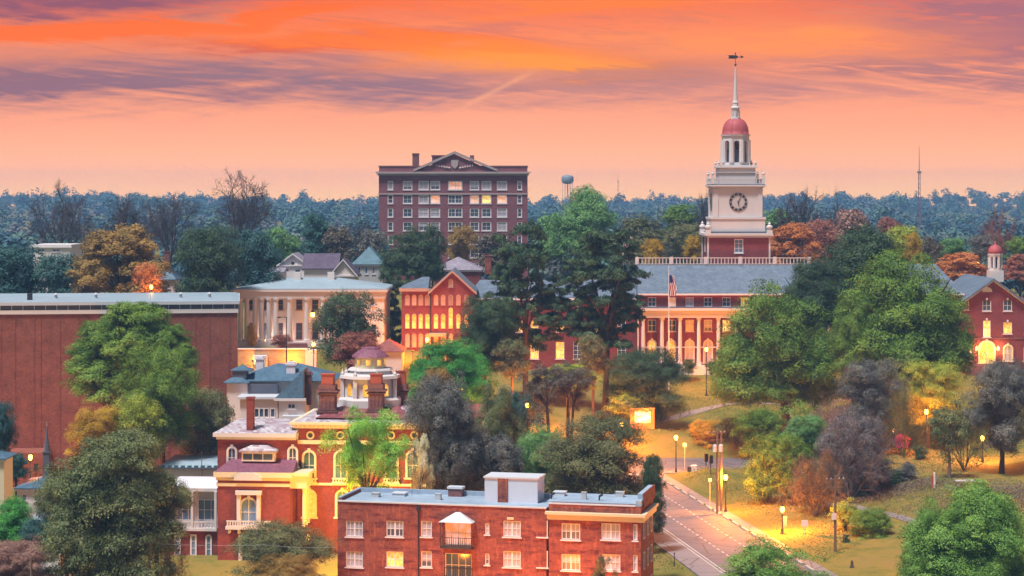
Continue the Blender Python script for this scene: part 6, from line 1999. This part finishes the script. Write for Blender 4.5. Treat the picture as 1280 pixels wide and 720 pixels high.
def small_signs():
    for px, py, d, w, label in ((1006, 654, 243, .75, 'small square white sign on a post in the orange-lit park'), (887.5, 600, 266, .4, 'small white road sign on a post left of the twin poles'),
                                (856, 556, 303, .55, 'yellow-lit notice board just right of the corner street lamp')):
        x = wx(px, d); zg = tz(x, d); h = max(1.2, wz(py, d) - zg)
        r = empty('notice_sign', (x, d, zg), 0, label, 'sign')
        MB().tube((0, 0.05, 0), (0, 0.05, h + w / 2), .04, .04, 6).build('post', GALV, r)
        MB().box(-w / 2, w / 2, -.03, 0, h - w / 2, h + w / 2).build('sign_plate', WHITE, r)
    x, d, _ = ground_at(1165, 610); zg = tz(x, d)
    for dx, h, mt, lab in ((0, 1.6, SHUTTER, 'orange post standing beside the white post on the green slope'), (0.3, 1.9, WHITE, 'white post standing beside the orange post on the green slope')):
        tag(MB().box(-.1, .1, -.1, .1, 0, h).frustum((-.12, .12, -.12, .12), h + .002, (-.03, .03, -.03, .03), h + .15).build('marker_post', mt, None, (x + dx, d, zg - .1)), lab, 'post')
    x, d, _ = ground_at(1152, 613); zg = tz(x, d)
    tag(MB().box(-.08, .08, -.08, .08, 0, 1.5).frustum((-.1, .1, -.1, .1), 1.502, (-.03, .03, -.03, .03), 1.62).build('marker_post', BR_DULL, None, (x, d, zg - .1)), 'thin brown post standing right of the dark clipped shrub', 'post')
    x, d, _ = ground_at(1206, 606); zg = tz(x, d)
    r = empty('stone_bench', (x, d, zg), R(4), 'pale stone bench slab on the slope above the round tree', 'bench')
    MB().box(-1.2, 1.2, -.35, .35, .42, .58).build('seat', STONE, r)
    for sx in (-.85, .85): MB().box(sx - .14, sx + .14, -.28, .28, -.2, .418).build('leg', STONE, r)


small_signs()


def kerb_cabinet():
    x, d = wx(866, 300.5), 300.5
    r = empty('utility_cabinet', (x, d, .14), R(6), 'low white and dark utility cabinet on the pavement at the crossing corner', 'cabinet')
    MB().box(-.25, .6, -.25, .25, 0, .85).frustum((-.28, .63, -.28, .28), .852, (-.1, .45, -.1, .1), .98).build('white_cabinet', WHITE, r)
    MB().box(-.8, -.254, -.22, .22, 0, .7).build('dark_cabinet', DARK, r)


kerb_cabinet()
# ------------------------------------------------------------------ trees, read off the photo one by one
# ---- skyline and middle distance, left
bare_tree('bare_tree', 'large bare tree on the skyline above the white block at far left', 'tree', 78, 221, 104, 300, 430, TWIG, variant=0, bark=TRUNK)
bare_tree('bare_tree', 'bare tree rising behind the golden orange tree', 'tree', 158, 240, 80, 300, 450, TWIG, variant=1, bark=TRUNK)
bare_tree('bare_tree', 'bare tree between the golden tree and the tallest bare tree', 'tree', 212, 237, 70, 300, 460, TWIG, variant=2, bark=TRUNK)
bare_tree('bare_tree', 'tallest bare tree on the left skyline, with wide twiggy crown', 'tree', 300, 207, 108, 300, 440, TWIG, variant=3, bark=TRUNK)
bare_tree('bare_tree', 'bare twiggy tree just left of the brick hotel', 'tree', 447, 262, 62, 320, 470, TWIG, variant=4, bark=TRUNK)
tree('leafy_tree', 'dark blue-green tree mass at the left edge above the auditorium roof', 'tree', 24, 308, 90, 385, 352, G_TEAL, 'round', 'mid')
tree('leafy_tree', 'dark teal tree just right of the left-edge tree above the auditorium', 'tree', 74, 318, 66, 385, 350, G_TEAL, 'round', 'mid')
tree('autumn_tree', 'broad golden orange tree above the auditorium roof', 'tree', 148, 284, 132, 382, 345, G_GOLD, 'spread', 'fine')
tree('autumn_tree', 'smaller orange tree lit by a lamp, right of the broad golden tree', 'tree', 186, 330, 46, 386, 338, G_ORANGE, 'round', 'mid')
tree('leafy_tree', 'large dark green tree left of the columned mansion', 'tree', 262, 284, 92, 384, 350, G_DARK, 'round', 'fine')
tree('leafy_tree', 'dark blue-green tree touching the columned mansion roof', 'tree', 318, 288, 76, 376, 362, G_TEAL, 'round', 'mid')
tree('leafy_tree', 'yellow-green tree top peeping above the dark trees left of the cottage', 'tree', 342, 285, 54, 345, 430, G_MID, 'round', 'coarse')
tree('leafy_tree', 'dark blue pointed tree behind the gabled cottage', 'tree', 396, 268, 50, 335, 440, G_TEAL, 'tall', 'mid')
tree('leafy_tree', 'purple-brown round tree behind the dark roofed house', 'tree', 424, 284, 44, 330, 436, G_PURPLE, 'round', 'coarse')
tree('leafy_tree', 'pale green tree low on the slope left of the peach gable', 'tree', 362, 295, 40, 330, 445, G_MID, 'round', 'coarse')
tree('leafy_tree', 'dark plum tree right of the red chimney by the hotel corner', 'tree', 466, 288, 40, 332, 450, G_PLUM, 'round', 'coarse')
# ---- middle distance, centre
tree('pine_tree', 'dark pine with flat domed top before the brick hotel, left of the pair', 'tree', 510, 286, 78, 355, 385, G_DARK, 'dome', 'fine')
tree('pine_tree', 'dark pine top overlapping the hotel, right of the domed pine', 'tree', 541, 282, 40, 350, 388, G_DARK, 'round', 'mid')
tree('pine_tree', 'dark ragged pine foot beside the orange-lit hall', 'tree', 490, 335, 46, 428, 372, G_DARK, 'pine', 'fine')
tree('autumn_tree', 'yellow-green tree in front of the hotel wall', 'tree', 577, 282, 42, 330, 435, G_GOLD, 'round', 'mid')
tree('leafy_tree', 'plum coloured tree at the foot of the hotel right side', 'tree', 620, 292, 60, 335, 450, G_PURPLE, 'round', 'coarse')
tree('leafy_tree', 'broad round mid-green tree rising above the skyline in the centre', 'tree', 728, 236, 94, 330, 470, G_MID, 'dome', 'fine')
tree('leafy_tree', 'green tree at the left foot of the broad round one', 'tree', 690, 268, 52, 330, 480, G_MID, 'round', 'coarse')
tree('leafy_tree', 'low olive green dome behind the college balustrade', 'tree', 800, 271, 84, 330, 440, G_OLIVE, 'dome', 'mid')
tree('leafy_tree', 'green tree top left of the clock tower above the purple brush', 'tree', 852, 256, 56, 300, 480, G_OAK, 'round', 'coarse')
bare_tree('bare_shrub', 'broad purple-brown brush left of the clock tower', 'shrub', 842, 258, 88, 325, 450, G_PURPLE, 'brush', 0)
tree('leafy_tree', 'olive tree between the purple brush and the clock tower', 'tree', 858, 280, 60, 330, 432, G_OLIVE, 'round', 'mid')
tree('autumn_tree', 'small yellow tree above the balustrade, left of two', 'tree', 815, 299, 30, 330, 395, G_YELLOW, 'round', 'mid', deep=1)
tree('autumn_tree', 'small yellow tree beside the brick base of the clock tower', 'tree', 866, 295, 26, 330, 396, G_YELLOW, 'round', 'mid')
bare_tree('bare_tree', 'thin bare tree just left of the clock face', 'tree', 882, 232, 34, 300, 452, TWIG, variant=5, bark=TRUNK)
# ---- middle distance, right
bare_tree('bare_tree', 'bare tree on the skyline right of the clock tower', 'tree', 1000, 231, 62, 300, 445, TWIG, variant=1, bark=TRUNK)
bare_tree('bare_tree', 'bare tree on the skyline above the orange brush, right of its twin', 'tree', 1042, 229, 60, 300, 452, TWIG, variant=4, bark=TRUNK)
tree('autumn_tree', 'wide orange-brown brush tree behind the college roof', 'tree', 990, 280, 70, 332, 418, G_ORANGE, 'spread', 'mid')
tree('autumn_tree', 'rust coloured tree right of the orange brush behind the roof', 'tree', 1030, 276, 60, 330, 425, G_RUST, 'round', 'mid')
tree('autumn_tree', 'dusty pink tree behind the dark round oak top', 'tree', 1062, 262, 56, 315, 440, G_PINK, 'round', 'coarse')
tree('leafy_tree', 'green tree behind the orange brush right of the clock tower', 'tree', 972, 262, 44, 300, 470, G_MID, 'round', 'coarse')
tree('autumn_tree', 'small rusty red tree on the slope above the yellow-green tree', 'tree', 1110, 272, 36, 300, 470, G_RUST, 'round', 'coarse')
tree('leafy_tree', 'yellow-green tree right of the dark oak top', 'tree', 1128, 283, 52, 335, 400, G_LIME, 'round', 'mid')
tree('autumn_tree', 'bright golden tree in front of the yellow-green tree', 'tree', 1140, 292, 28, 340, 392, G_YELLOW, 'tall', 'mid')
tree('leafy_tree', 'plum grey tree right of the golden tree', 'tree', 1162, 297, 38, 335, 410, G_PURPLE, 'round', 'coarse')
tree('leafy_tree', 'green tree above the orange brush left of the small cupola', 'tree', 1192, 298, 52, 335, 425, G_MID, 'round', 'mid')
bare_tree('bare_tree', 'reddish bare tree standing above the small cupola', 'tree', 1248, 255, 58, 310, 430, G_RUST, variant=3, bark=G_PURPLE)
tree('leafy_tree', 'dark plum round tree left of the small cupola', 'tree', 1226, 294, 36, 322, 415, G_PLUM, 'round', 'mid')
tree('autumn_tree', 'bright orange low tree left of the small cupola', 'tree', 1200, 316, 74, 352, 396, G_ORANGE, 'spread', 'mid')
tree('autumn_tree', 'pinkish red low tree right of the small cupola', 'tree', 1275, 318, 50, 350, 400, G_RUST, 'spread', 'mid')
tree('leafy_tree', 'dark green tree at the right edge above the slate roof', 'tree', 1276, 296, 44, 335, 425, G_OAK, 'round', 'mid')
# ---- before the college
tree('magnolia_tree', 'dark magnolia in front of the columned mansion', 'tree', 438, 366, 94, 455, 331, G_DARK, 'round', 'fine')
tree('autumn_tree', 'low rust-brown bush at the foot of the dark magnolia', 'tree', 446, 415, 64, 462, 326, G_RUST, 'round', 'mid')
tree('pine_tree', 'tall dark pine left of its twin in front of the college', 'tree', 657, 279, 96, 436, 336, G_DARK, 'pine', 'fine', more=((636, 330, 62, 432), (684, 345, 58, 425)))
tree('pine_tree', 'tall broad dark pine before the college, nearest the colonnade', 'tree', 756, 288, 110, 432, 332, G_DARK, 'pine', 'fine', lean=.5, more=((730, 312, 70, 420), (780, 330, 58, 415)))
tree('magnolia_tree', 'dark purple-green magnolia hiding the right side of the orange hall', 'tree', 607, 372, 86, 462, 326, G_DARK, 'round', 'fine')
tree('leafy_tree', 'dark brown-green tree low between orange hall and tall pine', 'tree', 640, 424, 52, 470, 322, G_OLIVE, 'round', 'mid')
tree('leafy_tree', 'brown olive tree below the tall broad pine', 'tree', 742, 420, 52, 466, 326, G_OLIVE, 'round', 'mid')
tree('leafy_tree', 'forked tree with purple brown crown and dark trunk, left of two', 'tree', 680, 454, 70, 515, 304, G_PURPLE, 'loose', 'fine', foot=689)
tree('leafy_tree', 'forked tree with olive purple crown and dark trunk, right of two', 'tree', 719, 452, 60, 512, 306, G_PURPLE, 'loose', 'fine', foot=714)
tree('leafy_tree', 'lime-topped small crown behind the forked trees', 'tree', 710, 455, 80, 485, 312, G_LIME, 'spread', 'mid')
tree('leafy_tree', 'dark round evergreen on the lawn above the lit sign', 'tree', 808, 437, 108, 522, 327, G_DARK, 'round', 'fine')
tree('shrub', 'yellow-green shrub in front of the dark round evergreen', 'shrub', 788, 486, 62, 520, 325.5, G_LIME, 'round', 'mid', trunk=False)
tree('leafy_tree', 'bright green domed tree right of the mansion chimneys', 'tree', 561, 426, 122, 508, 294, G_BRIGHT, 'dome', 'fine')
tree('shrub', 'clipped round dark shrub beside the colonnade lamp', 'shrub', 862, 449, 21, 466, 359.5, G_DARK, 'round', 'mid', trunk=False)
tree('shrub', 'clipped dark shrub under the great oak beside the colonnade', 'shrub', 892, 452, 22, 468, 359.2, G_DARK, 'round', 'mid', trunk=False)
# ---- the great oaks on the right
tree('oak_tree', 'dark round oak crown rising behind the great green oak', 'tree', 1078, 284, 112, 372, 338, G_DARK, 'dome', 'fine')
tree('oak_tree', 'great spreading green oak before the college right end', 'tree', 1128, 318, 186, 474, 312, G_OAK, 'dome', 'fine', limbs=9, more=((1180, 372, 84, 470), (1075, 365, 90, 462), (1130, 400, 130, 486)))
tree('oak_tree', 'left green oak with low hanging boughs before the colonnade', 'tree', 972, 360, 172, 506, 318, G_OAK, 'dome', 'fine', foot=988, limbs=8, more=((920, 415, 62, 500), (1020, 410, 76, 512), (968, 430, 110, 512)))
tree('oak_tree', 'oak crown coloured dark as the shade between the two great oaks', 'tree', 1022, 325, 108, 420, 326, G_DARK, 'dome', 'fine')  # dark leaf colour stands in for the shadow between the oaks
tree('leafy_tree', 'yellow-green drooping tree below the great oak, right side', 'tree', 1160, 452, 84, 528, 298, G_LIME, 'round', 'fine')
tree('leafy_tree', 'olive tree low under the great oak', 'tree', 1120, 448, 70, 520, 300, G_OLIVE, 'round', 'mid')
tree('conical_shrub', 'plum-grey conical evergreen under the great oak', 'tree', 1092, 452, 90, 540, 294, G_PLUM, 'round', 'fine')
bare_tree('bare_shrub', 'pale grey twiggy bush right of the conical evergreen', 'shrub', 1130, 470, 60, 550, 290, G_GREY, 'brush', 1)
bare_tree('bare_shrub', 'tan twiggy bush left of the conical evergreen', 'shrub', 1040, 488, 90, 545, 290, G_PINK, 'brush', 2)
tree('leafy_tree', 'large plum-grey tree at the right edge above the grass slope', 'tree', 1252, 452, 92, 562, 272, G_PLUM, 'round', 'fine')
bare_tree('bare_shrub', 'grey twiggy tree left of the plum tree at right edge', 'shrub', 1205, 478, 90, 560, 276, G_GREY, 'brush', 3)
tree('leafy_tree', 'thin pale leafless-looking tree with grey trunk on the green slope', 'tree', 1186, 500, 62, 575, 268, G_GREY, 'loose', 'mid', bark=TRUNKPALE)
bare_tree('bare_shrub', 'purple-grey twiggy thicket right of the park lamps', 'shrub', 1062, 505, 140, 640, 262, G_MAUVE, 'brush', 4)
bare_tree('bare_shrub', 'orange-lit brown twiggy thicket behind the bannered lamp', 'shrub', 1020, 555, 110, 650, 254, G_PURPLE, 'brush', 0)
tree('leafy_tree', 'plum-brown tree in the thicket below the conical evergreen', 'tree', 1060, 520, 110, 610, 266, G_MAUVE, 'round', 'fine')
tree('autumn_tree', 'orange-lit bush behind the bannered street lamp', 'tree', 1018, 575, 56, 652, 257, G_GOLD, 'loose', 'fine')
tree('leafy_tree', 'green tree behind the utility poles, upper one', 'tree', 950, 512, 74, 562, 302, G_OAK, 'round', 'fine')
tree('leafy_tree', 'olive yellow tree right of the lamp by the twin poles', 'tree', 962, 542, 82, 618, 268, G_OAK, 'round', 'fine')
tree('shrub', 'orange-yellow lit shrub at the cross street left of the twin poles', 'shrub', 884, 525, 52, 562, 322, G_YELLOW, 'round', 'fine', trunk=False)
tree('shrub', 'olive shrub behind the twin poles at the cross street', 'shrub', 915, 522, 50, 565, 321.5, G_OLIVE, 'round', 'mid', trunk=False)
tree('leafy_tree', 'low green tree leaning out of the thicket left of the bannered lamp', 'tree', 990, 548, 62, 610, 264, G_OAK, 'round', 'fine')
tree('leafy_tree', 'rounded mid-green tree tucked under the left great oak', 'tree', 1010, 520, 70, 575, 284, G_MID, 'round', 'fine')
tree('shrub', 'dark green shrub row piece under the twiggy thicket', 'shrub', 1100, 570, 56, 612, 270, G_DARK, 'dome', 'mid', trunk=False)
tree('shrub', 'broad dark blue-green shrub left of the clipped one', 'shrub', 1078, 588, 46, 622, 264, G_TEAL, 'dome', 'mid', trunk=False)
tree('shrub', 'flat-topped dark clipped shrub on the slope', 'shrub', 1132, 578, 38, 606, 272, G_PLUM, 'dome', 'mid', trunk=False)
tree('shrub', 'small dark bush higher on the slope', 'shrub', 1150, 556, 21, 575, 288, G_DARK, 'round', 'mid', trunk=False)
tree('flowering_shrub', 'magenta flowering bush on the slope under the trees', 'shrub', 1127, 543, 22, 560, 292, G_MAGENTA, 'round', 'mid', trunk=False)
tree('leafy_tree', 'small green tree right of the brown park pole', 'tree', 1089, 636, 56, 684, 240, G_OAK, 'round', 'fine')
tree('leafy_tree', 'small yellow-green tree touching the brown park pole', 'tree', 1056, 622, 40, 665, 243, G_LIME, 'loose', 'mid')
tree('shrub', 'small dark upright shrub below the brown park pole', 'shrub', 1057, 668, 12, 690, 238, G_DARK, 'tall', 'coarse', trunk=False)
tree('leafy_tree', 'big round bright green tree at the bottom right corner', 'tree', 1210, 607, 178, 760, 205, G_FRESH, 'dome', 'fine', more=((1168, 628, 96, 750), (1252, 626, 96, 750), (1212, 610, 120, 720)))
tree('shrub', 'broad green bush at the bottom edge before the street', 'shrub', 965, 676, 152, 775, 200, G_FRESH, 'dome', 'fine', trunk=False)
# ---- between mansion, apartment and street
tree('leafy_tree', 'large olive brown tree behind the apartment block right end', 'tree', 742, 520, 168, 640, 240, G_OLIVE, 'round', 'fine', limbs=8)
tree('leafy_tree', 'small dark tree hugging the right corner of the apartment block', 'tree', 815, 570, 36, 664, 232, G_DARK, 'tall', 'fine')
tree('leafy_tree', 'mid green tree left of the large olive brown tree', 'tree', 680, 535, 84, 640, 252, G_MID, 'round', 'fine')
tree('leafy_tree', 'blue-green tree right of the plum-grey trees', 'tree', 645, 490, 76, 600, 268, G_TEAL, 'round', 'fine')
tree('leafy_tree', 'grey-green tree above the apartment stair head', 'tree', 622, 482, 84, 610, 262, G_GREY, 'loose', 'fine')
tree('leafy_tree', 'plum-grey tree right of the mansion roof', 'tree', 553, 472, 98, 610, 240, G_PLUM, 'round', 'fine')
tree('leafy_tree', 'dark purple-brown tree behind the apartment chimney', 'tree', 575, 530, 90, 640, 246, G_PURPLE, 'round', 'fine')
tree('leafy_tree', 'dark plum shadowy tree behind the apartment stair head', 'tree', 622, 545, 76, 640, 242, G_PLUM, 'round', 'fine')
tree('leafy_tree', 'brown-gold tree between mansion roof and bright green dome', 'tree', 545, 460, 46, 520, 280, G_GOLD, 'round', 'mid')
tree('flowering_tree', 'small tree with cream and yellow blossom at the mansion right corner', 'tree', 524, 545, 36, 625, 235, G_CREAM, 'loose', 'fine')
tree('leafy_tree', 'light spring-green sparse tree in front of the mansion wall', 'tree', 458, 512, 112, 640, 233, G_SPRING, 'loose', 'fine', limbs=9)
tree('leafy_tree', 'olive and rust bush at the mansion foot beside the apartment block', 'tree', 352, 654, 136, 745, 214, G_OLIVE, 'round', 'fine')
tree('shrub', 'orange-lit shrub low at the mansion foot', 'shrub', 352, 695, 90, 745, 208, G_GOLD, 'round', 'fine', trunk=False)
# ---- left foreground
tree('leafy_tree', 'spreading green tree in front of the brick auditorium wall', 'tree', 163, 380, 164, 490, 284, G_OAK, 'spread', 'fine', limbs=8, more=((130, 398, 96, 470), (205, 402, 92, 468)))
tree('leafy_tree', 'plum undergrowth crown below the spreading green tree', 'tree', 135, 460, 70, 520, 282, G_PLUM, 'loose', 'mid')
tree('leafy_tree', 'lighter green tree right of centre before the auditorium', 'tree', 194, 436, 112, 560, 266, G_OAK, 'round', 'fine', foot=212)
tree('autumn_tree', 'yellow and orange leaved tree below the spreading green tree', 'tree', 128, 510, 92, 590, 260, G_YELLOW, 'round', 'fine')
tree('leafy_tree', 'yellow-olive lower boughs left of the annex', 'tree', 172, 496, 78, 580, 262, G_LIME, 'round', 'fine')
tree('leafy_tree', 'olive green tree beside the corner of the auditorium, left of slate house', 'tree', 266, 488, 82, 580, 272, G_OLIVE, 'round', 'fine')
tree('leafy_tree', 'huge grey-green tree in the left foreground', 'tree', 142, 542, 190, 740, 206, G_GREY, 'tall', 'fine', limbs=9)
tree('leafy_tree', 'grey-green leafy bough spreading right of the huge foreground tree', 'tree', 196, 590, 90, 680, 210, G_GREY, 'round', 'fine')
tree('leafy_tree', 'grey-green leafy mass left of the huge foreground tree', 'tree', 84, 590, 84, 690, 210, G_GREY, 'round', 'fine')
bare_tree('bare_shrub', 'dusty pink twiggy bush below the sunroom wing', 'shrub', 212, 655, 60, 725, 213, G_PINK, 'brush', 1)
tree('leafy_tree', 'dark blue-black tree at the left edge before the auditorium', 'tree', 2, 503, 42, 580, 248, G_TEAL, 'round', 'fine')
tree('leafy_tree', 'small dark tree behind the yellow clapboard house', 'tree', 20, 566, 34, 600, 240, G_TEAL, 'round', 'mid')
tree('shrub', 'bright green bush at the left edge below the clapboard house', 'shrub', 16, 622, 68, 690, 214, G_BRIGHT, 'dome', 'fine', trunk=False)
tree('shrub', 'dark blue-green bush between the bright bush and the huge tree', 'shrub', 52, 648, 56, 700, 209, G_TEAL, 'round', 'fine', trunk=False)
tree('flowering_shrub', 'dusty pink bush at the bottom left corner', 'shrub', 22, 676, 104, 745, 203, G_PINK, 'round', 'fine', trunk=False)
tree('shrub', 'small dark shrub on the apartment lawn in front of its right bay', 'shrub', 756, 694, 38, 750, 204, G_OLIVE, 'loose', 'fine', trunk=False)
tree('shrub', 'red azalea bush at the foot of the columned mansion', 'shrub', 352, 418, 28, 437, 344, G_RUST, 'round', 'mid', trunk=False)
tree('shrub', 'small yellow shrub by the second column of the columned mansion', 'shrub', 314, 405, 14, 432, 351, G_YELLOW, 'tall', 'coarse', trunk=False)


# ------------------------------------------------------------------ twiggy ground cover and far woods: nobody could count these
def ground_cover():
    r = np.random.default_rng(5)
    n = 15000
    c = ground_at(1240, 625)
    x = c[0] + r.normal(0, 5.0, n); y = c[1] + r.normal(0, 6.0, n)
    z = terrain(x, y) + r.uniform(0.02, 0.5, n)
    Nn = r.normal(size=(n, 3)) + np.array([0, -0.3, 0.6])
    tag(link('ground_cover', leaf_mesh('ground_cover', np.stack([x, y, z], 1), Nn, r.uniform(.05, .12, n), 5), G_COVER), kind='stuff')
    n = 8000
    c = ground_at(1105, 617)
    x = c[0] + r.normal(0, 4.0, n); y = c[1] + r.normal(0, 2.2, n)
    z = terrain(x, y) + r.uniform(0.02, 0.45, n)
    tag(link('ground_cover', leaf_mesh('ground_cover_low', np.stack([x, y, z], 1), r.normal(size=(n, 3)) + np.array([0, -0.3, 0.6]), r.uniform(.05, .12, n), 6), G_COVER), kind='stuff')


G_COVER = foliage('purple_cover', [(0.06, 0.06, 0.04), (0.11, 0.085, 0.065), (0.15, 0.115, 0.085), (0.10, 0.14, 0.045)])
ground_cover()


def grass_tufts():
    """short grass blades over the lawns that face the view"""
    r = np.random.default_rng(9)
    n = 190000
    y = r.uniform(222, 372, n); x = r.uniform(12, 95, n)
    keep = (np.abs(x - road_mid(y)) > HW + 3.4) & ~((y > 299) & (y < 321)) & (x < 20 + (y - 200) * .55)
    x, y = x[keep], y[keep]
    z = terrain(x, y)
    h = r.uniform(.04, .11, len(x))
    Nn = r.normal(size=(len(x), 3)) * np.array([1, 1, .25]) + np.array([0, 0, .25])
    tag(link('grass', leaf_mesh('grass', np.stack([x, y, z + h * .4], 1), Nn, h, 9), G_GRASS), kind='stuff')


G_GRASS = foliage('grass_blades', [(0.045, 0.08, 0.02), (0.09, 0.12, 0.03), (0.16, 0.15, 0.045), (0.22, 0.19, 0.07)])
grass_tufts()


def far_woods(name, seed, y0, y1, count, w0, w1, leaves, mat):
    r = np.random.default_rng(seed)
    y = np.sqrt(r.uniform(y0 ** 2, y1 ** 2, count))
    x = r.uniform(-0.42, 0.42, count) * y
    z = terrain(x, y)
    wd = w0 + (w1 - w0) * r.uniform(0, 1, count) ** 1.8; ht = wd * r.uniform(0.75, 1.0, count) + r.uniform(1, 8, count) * (r.random(count) < .55)
    tint = np.clip(r.normal(.45, .24, count), 0, 1); tint[r.random(count) < .10] = r.uniform(.85, 1.0)
    idx = np.repeat(np.arange(count), leaves)
    n = len(idx); nb = 13
    v = r.normal(size=(n, 3)); v /= np.linalg.norm(v, axis=1, keepdims=True)
    v[:, 2] = np.where(v[:, 2] < -.3, -v[:, 2], v[:, 2])
    bough = r.normal(size=(count, nb, 3)); bough /= np.linalg.norm(bough, axis=2, keepdims=True); bough[:, :, 2] = np.abs(bough[:, :, 2]) * r.uniform(.5, 1.25, (count, 1))
    bough *= r.uniform(.35, .78, (count, nb, 1)); bq = r.uniform(.24, .42, (count, nb))
    bi = r.integers(0, nb, n)
    q = bough[idx, bi] + v * (bq[idx, bi] * r.uniform(.6, 1.05, n))[:, None]
    P = np.stack([x[idx] + q[:, 0] * wd[idx] * .5, y[idx] + q[:, 1] * wd[idx] * .5, z[idx] + ht[idx] * (0.40 + .58 * q[:, 2])], 1)
    Nn = v * .7 + bough[idx, bi] * .6 + np.array([0, 0, .3]) + r.normal(size=(n, 3)) * .35
    S = wd[idx] * r.uniform(.036, .070, n)
    me = leaf_mesh(name, P, Nn, S, seed)
    a = me.attributes.new('species', 'FLOAT', 'POINT')
    a.data.foreach_set('value', np.repeat(tint[idx], 4).astype(np.float32))
    tag(link(name, me, mat), kind='stuff')


def woods_mat():
    m, t, b, g = new_mat('far_wood_hazed_leaves')
    geo = t.nodes.new('ShaderNodeNewGeometry'); at = t.nodes.new('ShaderNodeAttribute'); at.attribute_name = 'species'
    f = g.m('ADD', g.m('MULTIPLY', g.m('SUBTRACT', geo.outputs['Random Per Island'], .5), 0.2), at.outputs['Fac'], clamp=True)
    c = g.ramp(f, [(0.0, (.030, .068, .100, 1)), (.3, (.048, .105, .135, 1)), (.5, (.066, .140, .140, 1)), (.70, (.10, .175, .125, 1)), (.86, (.12, .145, .16, 1)), (1, (.18, .155, .15, 1))])  # distance haze put into the leaf colours as a shift to blue
    t.links.new(c, b.inputs['Base Color']); b.inputs['Roughness'].default_value = .8; b.inputs['Specular IOR Level'].default_value = .1
    return m


WOODS = woods_mat()
far_woods('near_wood', 21, 470, 720, 590, 6, 15, 950, WOODS)
far_woods('middle_wood', 22, 720, 1300, 1250, 8, 19, 520, WOODS)
far_woods('far_wood', 23, 1300, 2700, 3300, 11, 26, 220, WOODS)


# ------------------------------------------------------------------ evening haze
def haze():
    m = bpy.data.materials.new('evening_haze'); m.use_nodes = True
    t = m.node_tree
    for n in list(t.nodes):
        if n.type != 'OUTPUT_MATERIAL': t.nodes.remove(n)
    v = t.nodes.new('ShaderNodeVolumePrincipled')
    v.inputs['Color'].default_value = (0.26, 0.54, 1.0, 1)
    v.inputs['Density'].default_value = HAZE_DENSITY
    v.inputs['Anisotropy'].default_value = 0.1
    t.links.new(v.outputs[0], t.nodes['Material Output'].inputs['Volume'])
    o = MB().box(-1400, 1400, -260, 3300, -12, 84).build('haze', m)
    tag(o, kind='stuff')
    o.display_type = 'WIRE'


haze()
